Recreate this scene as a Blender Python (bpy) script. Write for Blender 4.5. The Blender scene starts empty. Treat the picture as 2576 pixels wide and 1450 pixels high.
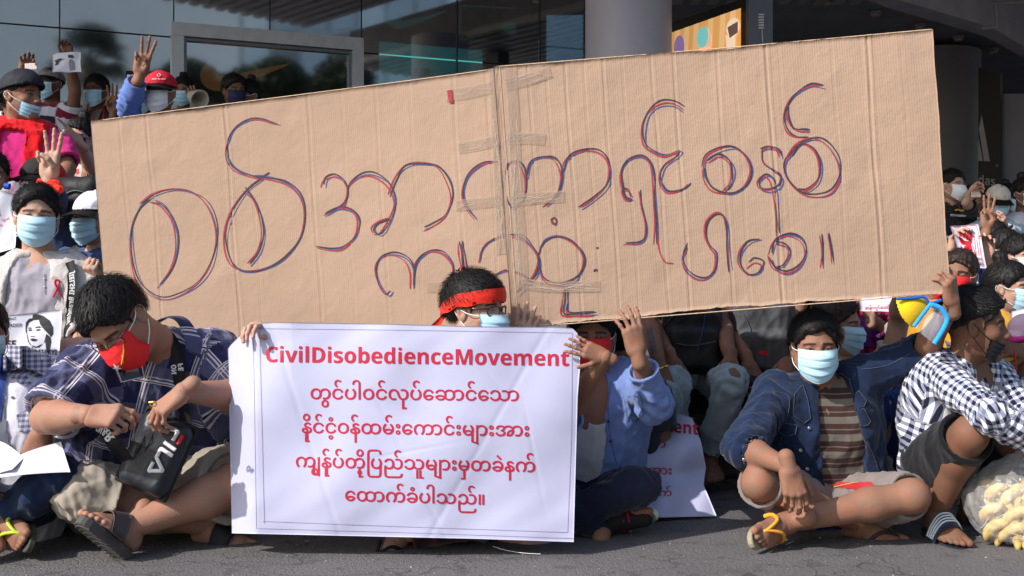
import bpy, math, random
import numpy as np
sc = bpy.context.scene
col = sc.collection
# ---------------------------------------------------------------- camera, sky, sun, exposure
FPX, EYE, CX, CY = 2760.0, 0.97, 1288.0, 725.0
cam_d = bpy.data.cameras.new('camera'); cam = bpy.data.objects.new('camera', cam_d); col.objects.link(cam)
cam.location = (0, 0, EYE); cam.rotation_euler = (math.pi/2, 0, 0)
cam_d.sensor_width = 36; cam_d.lens = 36*FPX/2576; cam_d.clip_end = 400; cam_d.clip_start = .05
sc.camera = cam
SUN = np.array([-.66, -.46, .60]); SUN /= np.linalg.norm(SUN)
world = bpy.data.worlds.new('World'); sc.world = world; world.use_nodes = True
wn = world.node_tree; bg = wn.nodes['Background']
sky = wn.nodes.new('ShaderNodeTexSky'); sky.sky_type = 'NISHITA'; sky.sun_disc = False
sky.sun_elevation = math.asin(SUN[2]); sky.sun_rotation = math.atan2(SUN[0], SUN[1])
sky.air_density = 1.2; sky.dust_density = 1.6
wn.links.new(sky.outputs[0], bg.inputs[0]); bg.inputs[1].default_value = 0.15
sun_d = bpy.data.lights.new('sun', 'SUN'); sun = bpy.data.objects.new('sun', sun_d); col.objects.link(sun)
sun_d.energy = 3.9; sun_d.angle = math.radians(.53); sun_d.color = (1, .95, .89)
from mathutils import Vector
sun.rotation_euler = Vector(SUN.tolist()).to_track_quat('Z', 'Y').to_euler(); sun.location = (-8, -6, 12)
vs = sc.view_settings; vs.view_transform = 'Standard'; vs.look = 'None'; vs.gamma = 1; vs.exposure = 0.44
vs.use_curve_mapping = False
# ---------------------------------------------------------------- helpers
A = lambda *v: np.array(v, dtype=float)
def P(px, py, d): return np.array([(px-CX)*d/FPX, d, EYE-(py-CY)*d/FPX])
def nrm(v): v = np.asarray(v, float); return v/(np.linalg.norm(v)+1e-12)
def reach(p, px, py, L, sign=-1):
    """point on the sight line (px,py) at distance L from joint p; sign -1 nearer, +1 farther"""
    r = A((px-CX)/FPX, 1, -(py-CY)/FPX); o = A(0, 0, EYE)
    q = o-p; a = r@r; b = 2*(r@q); c = q@q-L*L; D = b*b-4*a*c
    t = (-b+sign*math.sqrt(D))/(2*a) if D > 0 else -b/(2*a)
    return o+r*t
def lin(c):
    return tuple(((x/255)/12.92 if x/255 <= .04045 else (((x/255)+.055)/1.055)**2.4) for x in c)
# ---- meshes from numpy
class MB:
    def __init__(s): s.v = []; s.f = []; s.n = 0; s.c = []; s.u = []
    def add(s, v, f, c=None, u=None):
        v = np.asarray(v, float).reshape(-1, 3); f = [np.asarray(f)] if isinstance(f, np.ndarray) else [np.array(f)] if len(set(map(len, f))) == 1 else [np.array([q for q in f if len(q) == k]) for k in sorted(set(map(len, f)))]
        s.v.append(v)
        for q in f:
            if len(q): s.f.append(q+s.n)
        s.n += len(v)
        s.c.append(np.ones((len(v), 3)) if c is None else np.asarray(c, float)*np.ones((len(v), 3)))
        s.u.append(np.array(v) if u is None else u)
        return s
    def box(s, a, b, R=None, c0=None):
        a = np.array(a, float); b = np.array(b, float)
        v = np.array([[x, y, z] for x in (a[0], b[0]) for y in (a[1], b[1]) for z in (a[2], b[2])])
        if R is not None:
            m = np.zeros(3) if c0 is None else np.array(c0); v = (v-m)@np.array(R).T+m
        return s.add(v, [[0, 1, 3, 2], [4, 6, 7, 5], [0, 4, 5, 1], [2, 3, 7, 6], [0, 2, 6, 4], [1, 5, 7, 3]])
    def tube(s, pts, r, n=6, closed=False):
        pts = np.asarray(pts, float); m = len(pts); r = np.ones(m)*r
        T = np.gradient(pts, axis=0) if not closed else np.roll(pts, -1, 0)-np.roll(pts, 1, 0)
        T /= np.linalg.norm(T, axis=1)[:, None]+1e-12
        up = A(0, 0, 1) if abs(T[0][2]) < .9 else A(0, 1, 0)
        X = np.cross(T[0], up); X /= np.linalg.norm(X); vv = []
        for i in range(m):
            X = X-T[i]*(X@T[i]); X /= np.linalg.norm(X)+1e-12; Y = np.cross(T[i], X)
            a = np.arange(n)*2*np.pi/n
            vv.append(pts[i]+r[i]*(np.cos(a)[:, None]*X+np.sin(a)[:, None]*Y))
        f = []
        for i in range(m if closed else m-1):
            j = (i+1) % m
            f += [[i*n+k, i*n+(k+1) % n, j*n+(k+1) % n, j*n+k] for k in range(n)]
        s.add(np.concatenate(vv), np.array(f))
        if not closed:
            for e, o in ((0, -1), (m-1, 1)):
                s.add(np.vstack([vv[e], pts[e]+T[e]*0]), np.array([[k, (k+1) % n, n] if o < 0 else [(k+1) % n, k, n] for k in range(n)]))
        return s
    def grid(s, V, th=0.0, nor=None, c=None, u=None, flip=False):
        """V (n,m,3) sheet; th thickness along nor"""
        n, m = V.shape[:2]; i = np.arange(n*m).reshape(n, m)
        q = np.stack([i[:-1, :-1], i[1:, :-1], i[1:, 1:], i[:-1, 1:]], -1).reshape(-1, 4)
        if flip: q = q[:, ::-1]
        cc = None if c is None else c.reshape(-1, 3); uu = None if u is None else u.reshape(-1, 3)
        if not th: return s.add(V.reshape(-1, 3), q, cc, uu)
        W = V+np.asarray(nor)*th
        b = np.concatenate([i[0, :], i[1:, -1], i[-1, -2::-1], i[-2:0:-1, 0]])
        side = np.stack([b, np.roll(b, -1), np.roll(b, -1)+n*m, b+n*m], -1)
        if flip: side = side[:, ::-1]
        V2 = np.concatenate([V.reshape(-1, 3), W.reshape(-1, 3)])
        return s.add(V2, np.concatenate([q, q[:, ::-1]+n*m, side[:, ::-1]]), None if cc is None else np.concatenate([cc, cc]), None if uu is None else np.concatenate([uu, uu]))
    def build(s, name, mat, parent=None, smooth=True, **tags):
        me = bpy.data.meshes.new(name); base = np.array(parent_base(parent))
        v = np.concatenate(s.v)-base; nv = len(v)
        me.vertices.add(nv); me.vertices.foreach_set('co', v.astype(np.float32).ravel())
        loops = np.concatenate([q.ravel() for q in s.f]).astype(np.int32)
        tot = np.concatenate([np.full(len(q), q.shape[1]) for q in s.f]).astype(np.int32)
        me.loops.add(len(loops)); me.loops.foreach_set('vertex_index', loops)
        me.polygons.add(len(tot)); me.polygons.foreach_set('loop_start', np.concatenate([[0], np.cumsum(tot)[:-1]]).astype(np.int32))
        me.polygons.foreach_set('loop_total', tot)
        me.polygons.foreach_set('use_smooth', np.full(len(tot), smooth))
        me.update(calc_edges=True)
        C = np.concatenate(s.c)
        if not (C == 1).all():
            a = me.attributes.new('Col', 'FLOAT_COLOR', 'POINT'); a.data.foreach_set('color', np.hstack([C, np.ones((nv, 1))]).astype(np.float32).ravel())
        if getattr(mat, 'get', lambda k: None)('puv') or C.shape[0] != nv:
            a = me.attributes.new('puv', 'FLOAT_VECTOR', 'POINT'); a.data.foreach_set('vector', np.concatenate(s.u).astype(np.float32).ravel())
        me.materials.append(mat)
        return link(name, me, parent, **tags)
def parent_base(p):
    b = np.zeros(3)
    while p is not None: b = b+np.array(p.location); p = p.parent
    return b
def link(name, data, parent=None, label=None, cat=None, group=None, kind=None):
    o = bpy.data.objects.new(name, data); col.objects.link(o)
    if parent is not None: o.parent = parent
    tagit(o, label, cat, group, kind); return o
def tagit(o, label=None, cat=None, group=None, kind=None):
    if label: o['label'] = label
    if cat: o['category'] = cat
    if group: o['group'] = group
    if kind: o['kind'] = kind
    return o
def thing(name, label, cat, loc=(0, 0, 0), group=None):
    o = link(name, None, None, label, cat, group); o.location = tuple(map(float, loc)); o.empty_display_size = .1; return o
# ---- materials
def nd(nt, t, **kw):
    n = nt.nodes.new(t)
    for k, v in kw.items():
        if k.startswith('i'): n.inputs[int(k[1:])].default_value = v
        else: setattr(n, k, v)
    return n
def plug(nt, s, v):
    if hasattr(v, 'is_linked') or hasattr(v, 'links'): nt.links.new(v, s)
    else: s.default_value = v
def mth(nt, op, a, b=0.0, c=0.0):
    n = nt.nodes.new('ShaderNodeMath'); n.operation = op
    for s, v in zip(n.inputs, (a, b, c)): plug(nt, s, v)
    return n.outputs[0]
def mixc(nt, f, a, b, mode='MIX'):
    n = nt.nodes.new('ShaderNodeMixRGB'); n.blend_type = mode
    plug(nt, n.inputs[0], f)
    for s, v in ((n.inputs[1], a), (n.inputs[2], b)): plug(nt, s, v if not isinstance(v, tuple) else (*v[:3], 1))
    return n.outputs[0]
def sq(nt, x, period, duty, off=0.0):
    return mth(nt, 'LESS_THAN', mth(nt, 'FRACT', mth(nt, 'ADD', mth(nt, 'DIVIDE', x, period), off+50)), duty)
def noise(nt, scale, vec=None, detail=3, rough=.6):
    n = nd(nt, 'ShaderNodeTexNoise'); n.inputs['Scale'].default_value = scale; n.inputs['Detail'].default_value = detail; n.inputs['Roughness'].default_value = rough
    if vec is not None: nt.links.new(vec, n.inputs['Vector'])
    return n.outputs['Fac']
_mats = {}
def M(name, c, rough=.7, var=.12, vs=25, bump=.0, bs=150, metal=0, spec=.4, pat=None, vc=False, sss=0, alpha=1, trans=0, emit=0, weave=0, coat=0, sheen=0, ior=1.45):
    if name in _mats: return _mats[name]
    m = bpy.data.materials.new(name); m.use_nodes = True; nt = m.node_tree; b = nt.nodes['Principled BSDF']
    tc = nd(nt, 'ShaderNodeTexCoord').outputs['Object']
    base = (*c, 1)
    if pat:
        at = nd(nt, 'ShaderNodeAttribute', attribute_name='puv'); sp = nd(nt, 'ShaderNodeSeparateXYZ'); nt.links.new(at.outputs['Vector'], sp.inputs[0])
        base = pat(nt, sp.outputs[0], sp.outputs[1], sp.outputs[2]); m['puv'] = 1
    if vc:
        at = nd(nt, 'ShaderNodeAttribute', attribute_name='Col')
        base = mixc(nt, 1.0, at.outputs['Color'], base if pat else tuple(c), 'MULTIPLY')
    if var:
        nf = noise(nt, vs, tc, 4); f = mth(nt, 'MULTIPLY_ADD', nf, 2*var*1.6, 1-var*1.6)
        cb = nd(nt, 'ShaderNodeCombineXYZ')
        for i in range(3): nt.links.new(f, cb.inputs[i])
        base = mixc(nt, 1.0, base if not isinstance(base, tuple) else tuple(base[:3]), cb.outputs[0], 'MULTIPLY')
    plug(nt, b.inputs['Base Color'], base)
    b.inputs['Roughness'].default_value = rough; b.inputs['Metallic'].default_value = metal; b.inputs['IOR'].default_value = ior
    b.inputs['Specular IOR Level'].default_value = spec; b.inputs['Alpha'].default_value = alpha
    b.inputs['Transmission Weight'].default_value = trans; b.inputs['Coat Weight'].default_value = coat
    if sheen: b.inputs['Sheen Weight'].default_value = sheen
    if sss:
        b.inputs['Subsurface Weight'].default_value = sss; b.inputs['Subsurface Scale'].default_value = .012
        b.inputs['Subsurface Radius'].default_value = (1, .35, .2)
    if emit: plug(nt, b.inputs['Emission Color'], base); b.inputs['Emission Strength'].default_value = emit
    if bump or weave:
        bn = nd(nt, 'ShaderNodeBump'); bn.inputs['Distance'].default_value = 1
        h = mth(nt, 'MULTIPLY', noise(nt, bs, tc, 4), bump)
        if weave:
            at = nd(nt, 'ShaderNodeAttribute', attribute_name='puv') if pat else nd(nt, 'ShaderNodeTexCoord')
            sp = nd(nt, 'ShaderNodeSeparateXYZ'); nt.links.new(at.outputs['Vector'] if pat else at.outputs['Object'], sp.inputs[0])
            w = mth(nt, 'SINE', mth(nt, 'MULTIPLY', mth(nt, 'ADD', sp.outputs[0], sp.outputs[2] if not pat else sp.outputs[1]), 1400.))
            h = mth(nt, 'ADD', h, mth(nt, 'MULTIPLY', w, weave))
        nt.links.new(h, bn.inputs['Height']); nt.links.new(bn.outputs[0], b.inputs['Normal'])
    _mats[name] = m
    return m
# ---- signed distance fields meshed by surface nets
class Field:
    def __init__(s, res): s.res = res; s.p = []; s.lo = A(9, 9, 9)*99; s.hi = -s.lo
    def _add(s, fn, lo, hi, k, op, grow=True):
        s.p.append((fn, lo, hi, k, op))
        if op == 'u' and grow: s.lo = np.minimum(s.lo, lo); s.hi = np.maximum(s.hi, hi)
    def cone(s, a, b, ra, rb=None, k=.015, op='u'):
        a = np.array(a, float); b = np.array(b, float); rb = ra if rb is None else rb; d = b-a; L2 = d@d+1e-12
        def fn(X, Y, Z):
            X = X-a[0]; Y = Y-a[1]; Z = Z-a[2]
            t = np.clip((X*d[0]+Y*d[1]+Z*d[2])/L2, 0, 1)
            return np.sqrt((X-t*d[0])**2+(Y-t*d[1])**2+(Z-t*d[2])**2)-(ra+(rb-ra)*t)
        r = max(ra, rb); s._add(fn, np.minimum(a, b)-r, np.maximum(a, b)+r, k, op); return s
    def ccone(s, a, b, ra, rb, k=.0, op='u'):
        """cone with flat ends"""
        a = np.array(a, float); b = np.array(b, float); d = b-a; L = np.linalg.norm(d); d = d/L
        def fn(X, Y, Z):
            X = X-a[0]; Y = Y-a[1]; Z = Z-a[2]; t = X*d[0]+Y*d[1]+Z*d[2]; q = np.clip(t/L, -.2, 1.2)
            r = np.sqrt(np.maximum((X-t*d[0])**2+(Y-t*d[1])**2+(Z-t*d[2])**2, 0))-(ra+(rb-ra)*q)
            return np.maximum(r, np.maximum(-t, t-L))
        r = max(ra, rb); s._add(fn, np.minimum(a, b)-r, np.maximum(a, b)+r, k, op); return s
    def ell(s, c, r, R=None, k=.015, op='u'):
        c = np.array(c, float); r = np.array(r, float); R = np.eye(3) if R is None else np.array(R)   # R rows: local axes
        def fn(X, Y, Z):
            X = X-c[0]; Y = Y-c[1]; Z = Z-c[2]; l = [R[i][0]*X+R[i][1]*Y+R[i][2]*Z for i in range(3)]
            k0 = np.sqrt(sum((l[i]/r[i])**2 for i in range(3)))+1e-9; k1 = np.sqrt(sum((l[i]/r[i]**2)**2 for i in range(3)))+1e-9
            return k0*(k0-1)/k1
        e = np.sqrt(sum((R[i]*r[i])**2 for i in range(3))); s._add(fn, c-e, c+e, k, op); return s
    def box(s, c, h, R=None, rd=.01, k=.0, op='u'):
        c = np.array(c, float); h = np.array(h, float); R = np.eye(3) if R is None else np.array(R)
        def fn(X, Y, Z):
            X = X-c[0]; Y = Y-c[1]; Z = Z-c[2]; q = [np.abs(R[i][0]*X+R[i][1]*Y+R[i][2]*Z)-(h[i]-rd) for i in range(3)]
            return np.sqrt(sum(np.maximum(x, 0)**2 for x in q))+np.minimum(np.maximum(np.maximum(q[0], q[1]), q[2]), 0)-rd
        e = np.abs(R.T)@h; s._add(fn, c-e, c+e, k, op); return s
    def plane(s, p, n, k=.0):
        """keep the side the normal points away from"""
        p = np.array(p, float); n = nrm(n)
        s._add(lambda X, Y, Z: (X-p[0])*n[0]+(Y-p[1])*n[1]+(Z-p[2])*n[2], None, None, k, 'i'); return s
    def mesh(s, smooth=0, disp=None):
        res = s.res; lo = s.lo-3*res; n = np.ceil((s.hi+3*res-lo)/res).astype(int)+1
        D = np.full(n, 1.0, np.float32)
        g = [(lo[i]+np.arange(n[i])*res).astype(np.float32) for i in range(3)]
        for fn, a, b, k, op in s.p:
            if a is None: sl = [slice(0, n[i]) for i in range(3)]
            else:
                m = k+3.2*res; i0 = np.clip(np.floor((a-m-lo)/res).astype(int), 0, n); i1 = np.clip(np.ceil((b+m-lo)/res).astype(int)+1, 0, n)
                if (i1 <= i0).any(): continue
                sl = [slice(i0[i], i1[i]) for i in range(3)]
            X = g[0][sl[0]][:, None, None]; Y = g[1][sl[1]][None, :, None]; Z = g[2][sl[2]][None, None, :]
            d = fn(X, Y, Z); sub = D[tuple(sl)]
            if op == 'u':
                if k > 0:
                    h = np.maximum(k-np.abs(sub-d), 0)/k; D[tuple(sl)] = np.minimum(sub, d)-h*h*k*.25
                else: D[tuple(sl)] = np.minimum(sub, d)
            else:
                if op == 's': d = -d
                if k > 0:
                    h = np.maximum(k-np.abs(sub-d), 0)/k; D[tuple(sl)] = np.maximum(sub, d)+h*h*k*.25
                else: D[tuple(sl)] = np.maximum(sub, d)
        D[0] = 1; D[-1] = 1; D[:, 0] = 1; D[:, -1] = 1; D[:, :, 0] = 1; D[:, :, -1] = 1
        v, q = snets(D); v = v*res+lo
        if smooth: v = relax(v, q, smooth)
        return v, q
def snets(D):
    S = D < 0
    c = np.zeros(tuple(np.array(D.shape)-1), np.int8)
    offs = [(i, j, k) for i in (0, 1) for j in (0, 1) for k in (0, 1)]
    n = c.shape
    for i, j, k in offs: c += S[i:i+n[0], j:j+n[1], k:k+n[2]]
    act = (c > 0) & (c < 8); idx = np.full(n, -1, np.int32); ijk = np.argwhere(act); N = len(ijk); idx[act] = np.arange(N)
    V = np.stack([D[ijk[:, 0]+o[0], ijk[:, 1]+o[1], ijk[:, 2]+o[2]] for o in offs], 1)
    pos = np.zeros((N, 3)); cnt = np.zeros(N)
    for a in range(8):
        for b in range(a+1, 8):
            oa = np.array(offs[a]); ob = np.array(offs[b])
            if abs(oa-ob).sum() != 1: continue
            va, vb = V[:, a], V[:, b]; m = (va < 0) != (vb < 0); t = va/(va-vb+1e-20)*m
            pos += m[:, None]*(oa+(ob-oa)*t[:, None]); cnt += m
    v = ijk+pos/cnt[:, None]
    F = []
    for ax in range(3):
        s0 = [slice(None)]*3; s1 = [slice(None)]*3; s0[ax] = slice(0, -1); s1[ax] = slice(1, None)
        for o in range(3):
            if o != ax: s0[o] = slice(1, -1); s1[o] = slice(1, -1)
        a = S[tuple(s0)]; b = S[tuple(s1)]
        for flip, mk in ((False, a & ~b), (True, ~a & b)):
            e = np.argwhere(mk)
            if not len(e): continue
            e = e.copy(); o1, o2 = (ax+1) % 3, (ax+2) % 3
            for o in (o1, o2): e[:, o] += 1
            def cell(d1, d2): q = e.copy(); q[:, o1] += d1; q[:, o2] += d2; return idx[q[:, 0], q[:, 1], q[:, 2]]
            f = np.stack([cell(-1, -1), cell(0, -1), cell(0, 0), cell(-1, 0)], 1)
            F.append(f[:, ::-1] if flip else f)
    return v, np.concatenate(F) if F else np.zeros((0, 4), int)
def relax(v, q, it):
    e = np.concatenate([q[:, [0, 1]], q[:, [1, 2]], q[:, [2, 3]], q[:, [3, 0]]])
    for _ in range(it):
        acc = np.zeros_like(v); c = np.bincount(e[:, 0], minlength=len(v))+1e-9
        for i in range(3): acc[:, i] = np.bincount(e[:, 0], v[e[:, 1], i], minlength=len(v))
        v = v*.5+.5*acc/c[:, None]
    return v
def vnormals(v, q):
    n = np.cross(v[q[:, 2]]-v[q[:, 0]], v[q[:, 3]]-v[q[:, 1]]); N = np.zeros_like(v)
    for j in range(4):
        for i in range(3): N[:, i] += np.bincount(q[:, j], n[:, i], minlength=len(v))
    return N/(np.linalg.norm(N, axis=1)[:, None]+1e-12)
def folds(p, seed, scale=9., amp=.004, n=7, stretch=(1, 1, .6)):
    """cloth folds: warped ridged waves"""
    rs = np.random.RandomState(seed); p = p*np.array(stretch); h = np.zeros(len(p))
    w = p+.02*np.sin(p[:, [1, 2, 0]]*17+seed)+.012*np.sin(p[:, [2, 0, 1]]*41+seed*2)
    for i in range(n):
        d = nrm(rs.normal(size=3)); f = scale*(1+i*.45)*2*math.pi/3
        s = np.sin(w@d*f+rs.uniform(0, 6.28)+1.3*np.sin(w@nrm(rs.normal(size=3))*f*.5))
        h += (1-np.abs(s)**.7-.4)/(1+i*.32)
    return h*amp
def text_mesh(txt, size=1., bold=0., space=1., xs=1.):
    """flat triangulated lettering in x/y, origin left baseline (positions only)"""
    c = bpy.data.curves.new('t', 'FONT'); c.body = txt; c.size = size; c.offset = bold; c.space_character = space; c.resolution_u = 3
    o = bpy.data.objects.new('t', c); col.objects.link(o); dg = bpy.context.evaluated_depsgraph_get()
    me = o.evaluated_get(dg).to_mesh(); n = len(me.vertices); v = np.zeros(n*3); me.vertices.foreach_get('co', v); v = v.reshape(-1, 3)
    me.calc_loop_triangles(); t = np.zeros(len(me.loop_triangles)*3, int); me.loop_triangles.foreach_get('vertices', t)
    o.evaluated_get(dg).to_mesh_clear(); bpy.data.objects.remove(o); bpy.data.curves.remove(c)
    v = v.copy(); v[:, 0] *= xs
    return v, t.reshape(-1, 3)
def crom(pts, n=6, closed=False):
    p = np.asarray(pts, float)
    if closed: p = np.vstack([p[-1], p, p[:2]])
    else: p = np.vstack([2*p[0]-p[1], p, 2*p[-1]-p[-2]])
    t = np.arange(n)/n; out = []
    for i in range(1, len(p)-2):
        a, b, c, d = p[i-1:i+3]
        for s in t: out.append(.5*((2*b)+(-a+c)*s+(2*a-5*b+4*c-d)*s*s+(-a+3*b-3*c+d)*s**3))
    if not closed: out.append(p[-2])
    return np.array(out)
def sansb(s):
    return ''.join(chr(0x1D5D4+ord(c)-65) if 'A' <= c <= 'Z' else chr(0x1D5EE+ord(c)-97) if 'a' <= c <= 'z' else c for c in s)
def sans(s):
    return ''.join(chr(0x1D5A0+ord(c)-65) if 'A' <= c <= 'Z' else chr(0x1D5BA+ord(c)-97) if 'a' <= c <= 'z' else c for c in s)
# ================================================================ people: templates
_tpl = {}
def head_tpl(res):
    """head in its own frame: +Y face, +Z crown, origin between the ears; metres"""
    if ('h', res) in _tpl: return _tpl['h', res]
    f = Field(res)
    f.ell((0, -.016, .036), (.074, .094, .086), k=0)
    f.ell((0, .022, -.022), (.063, .068, .088), k=.03)
    for s in (-1, 1):
        f.cone((s*.052, -.002, -.05), (s*.012, .062, -.095), .021, .016, k=.03)
        f.ell((s*.041, .056, -.022), (.02, .02, .016), k=.02)
        f.cone((s*.012, .083, .026), (s*.045, .066, .026), .0085, .007, k=.014)
        f.ell((s*.031, .093, .006), (.019, .014, .0125), k=.012, op='s')
        f.ell((s*.031, .0695, .006), (.0155, .0155, .0135), k=.004)
        f.ell((s*.031, .0865, .005), (.0135, .0075, .0042), k=.0, op='s')
        f.ell((s*.0115, .094, -.028), (.0085, .011, .0085), k=.008)
        f.ell((s*.0075, .099, -.036), (.004, .006, .004), k=.003, op='s')
        f.ell((s*.079, -.006, -.004), (.0065, .0175, .031), R=[nrm((1, .35*s, 0)), nrm((-.35*s, 1, .15)), nrm((0, -.15, 1))], k=.006)
        f.ell((s*.086, .0, .0), (.006, .009, .016), k=.006, op='s')
    f.cone((0, .078, .016), (0, .103, -.022), .0085, .0105, k=.014)
    f.ell((0, .104, -.026), (.0105, .0095, .009), k=.008)
    f.ell((0, .079, -.052), (.026, .014, .02), k=.015)
    f.cone((-.017, .088, -.0485), (.017, .088, -.0485), .0055, k=.007)
    f.cone((-.014, .088, -.0585), (.014, .088, -.0585), .0068, k=.007)
    f.ell((0, .098, -.0535), (.023, .008, .0012), k=.003, op='s')
    f.ell((0, .074, -.094), (.018, .016, .015), k=.02)
    f.cone((0, -.02, -.06), (0, -.03, -.13), .05, .048, k=.03)
    v, q = f.mesh(1)
    c = np.ones((len(v), 3)); x, y, z = np.abs(v[:, 0]), v[:, 1], v[:, 2]
    brow = np.clip(1-np.abs(z-(.0265-.25*np.maximum(x-.035, 0)))/.0058, 0, 1)*(x > .012)*(x < .052)*(y > .05)
    c *= 1-.86*np.clip(brow*1.6, 0, 1)[:, None]
    lip = (x < .026)*(y > .078)*np.clip(1-np.abs(z+.0535)/.012, 0, 1); c = c*(1-lip[:, None]*(1-A(.85, .52, .55)))
    lid = np.exp(-((x-.031)**2/.016**2+(z-.008)**2/.009**2))*(y > .06); c = c*(1-.32*lid[:, None])
    rim = (np.abs(((x-.031)/.0145)**2+((z-.005)/.0055)**2-1) < .45)*(z > .004)*(y > .06); c = c*(1-.6*rim[:, None])
    _tpl['h', res] = (v, q, c); return v, q, c
HANDS = {  # curls per finger (index..little): three joint bends; thumb: (side, fwd, down) per segment; spread factor
 'open': ([(.12, .12, .1)]*4, [(.8, .6, -.1), (.6, .8, -.1), (.5, .85, -.1)], 1.2),
 'rest': ([(.35, .45, .3), (.42, .5, .3), (.5, .5, .3), (.55, .5, .35)], [(.6, .75, -.3), (.4, .9, -.3), (.25, .95, -.2)], 1.),
 'claw': ([(.5, .7, .4), (.6, .75, .45), (.7, .8, .45), (.8, .8, .45)], [(.5, .75, -.5), (.2, .9, -.5), (0, .95, -.4)], 1.),
 'three': ([(.0, .08, .05), (.0, .05, .05), (.05, .1, .08), (1.15, 1.5, .9)], [(.35, .6, -.75), (-.35, .7, -.5), (-.8, .5, -.2)], 1.7),
 'grip': ([(.75, .75, .45)]*4, [(.45, .6, -.75), (.1, .85, -.6), (0, .9, -.4)], .6),
 'flatgrip': ([(.25, .35, .2), (.28, .35, .2), (.3, .35, .2), (.35, .4, .2)], [(.3, .6, -.8), (.1, .85, -.6), (0, .9, -.4)], 1.5),
 'fist': ([(1.3, 1.6, .9)]*4, [(.3, .7, -.7), (-.5, .7, -.5), (-.8, .4, -.1)], .4),
 'pinch': ([(.7, .8, .5), (.9, .9, .5), (1.05, 1., .6), (1.1, 1.1, .6)], [(.3, .75, -.6), (.1, .85, -.5), (0, .95, -.3)], .6),
 'point': ([(.05, .05, .05), (1.2, 1.5, .8), (1.25, 1.5, .8), (1.3, 1.5, .8)], [(.4, .7, -.6), (-.2, .8, -.6), (-.6, .6, -.3)], .5),
}
def hand_tpl(pose, res):
    """left hand: +Y fingers, +X thumb side, +Z back of hand, origin at wrist"""
    if ('d', pose, res) in _tpl: return _tpl['d', pose, res]
    curls, th, spr = HANDS[pose]; f = Field(res); tips = []
    base = [(.029, .089, 0), (.0095, .093, .003), (-.011, .089, .002), (-.029, .08, -.003)]
    lens = [(.042, .025, .021), (.046, .029, .022), (.042, .027, .022), (.033, .02, .019)]; rr = [.0085, .0087, .0082, .0073]
    f.cone((0, -.035, 0), (0, .012, 0), .0275, .026, k=0)
    for b in base: f.cone((b[0]*.62, .016, -.001), b, .0155, .0118, k=.014)
    f.ell((.024, .03, -.009), (.017, .03, .015), k=.015); f.ell((-.02, .035, -.008), (.014, .032, .014), k=.015)
    for i in range(4):
        p = A(*base[i]); a = 0; sx = (1.1, .15, -.75, -1.6)[i]*.1*spr; r = rr[i]
        for j in range(3):
            a += curls[i][j]; d = nrm((sx*math.cos(a), math.cos(a), -math.sin(a))); q = p+d*lens[i][j]
            f.cone(p, q, r, r*.92, k=.0035 if j else .008)
            if j < 2: f.ell(q, (r*1.08, r*1.08, r*1.08), k=.003)
            p = q; r *= .92
        tips.append((p, d))
    p = A(.02, .022, -.006); r = .0135
    for j, d in enumerate(th):
        q = p+nrm(d)*(.04, .033, .027)[j]; f.cone(p, q, r, r*.87, k=.012 if j == 0 else .004); p = q; r *= .87
    tips.append((p, nrm(th[2])))
    v, q = f.mesh(0); c = np.ones((len(v), 3))
    c *= (1+.10*np.clip(-v[:, 2]/.012, 0, 1))[:, None]
    for t, d in tips[:4]:
        up = nrm(np.cross(A(1, 0, 0), d)); w = v-(t+d*.003+up*.006); m = np.clip(1.3-np.linalg.norm(w*A(1.1, .9, 1), axis=1)/.0062, 0, 1)[:, None]
        c = c*(1-m)+m*A(1.35, 1.3, 1.35)
    _tpl['d', pose, res] = (v, q, c); return v, q, c
def foot_tpl(res):
    """left foot: +Y toes, +Z up, +X big-toe side, origin at ankle joint (.075 above the sole)"""
    if ('f', res) in _tpl: return _tpl['f', res]
    f = Field(res)
    f.cone((0, 0, .06), (0, -.008, -.01), .034, .034, k=0); f.cone((0, -.03, -.045), (.004, .05, -.045), .03, .031, k=.03)
    f.cone((.0, .02, -.02), (.01, .11, -.052), .033, .021, k=.03)
    for i, (x, y, r, L) in enumerate([(.03, .13, .0155, .042), (.008, .137, .0108, .036), (-.008, .131, .0102, .032), (-.0235, .122, .0096, .028), (-.038, .11, .009, .024)]):
        f.cone((x*.5, .06, -.052), (x, y-.012, -.06), .022, r+.003, k=.02)
        f.cone((x, y-.01, -.058), (x+.002, y+L-.014, -.063), r, r*.95, k=.003)
    f.plane((0, 0, -.0755), (0, 0, -1), k=.01)
    v, q = f.mesh(1); c = np.ones((len(v), 3))*(1+.22*np.clip(-(v[:, 2]+.06)/.012, 0, 1))[:, None]
    _tpl['f', res] = (v, q, c); return v, q, c
def frame(y, z):
    y = nrm(y); x = nrm(np.cross(y, z)); z = np.cross(x, y); return np.array([x, y, z])   # rows = local axes in world
def place(tp, R, o, s=1., mir=False):
    v, q, c = tp; v = v.copy()*s
    if mir: v[:, 0] *= -1; q = q[:, ::-1]
    return v@R+o, q, c
def ell_surf(d, c, r): return c+d*r
HC = A(0, -.014, .040)
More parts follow.
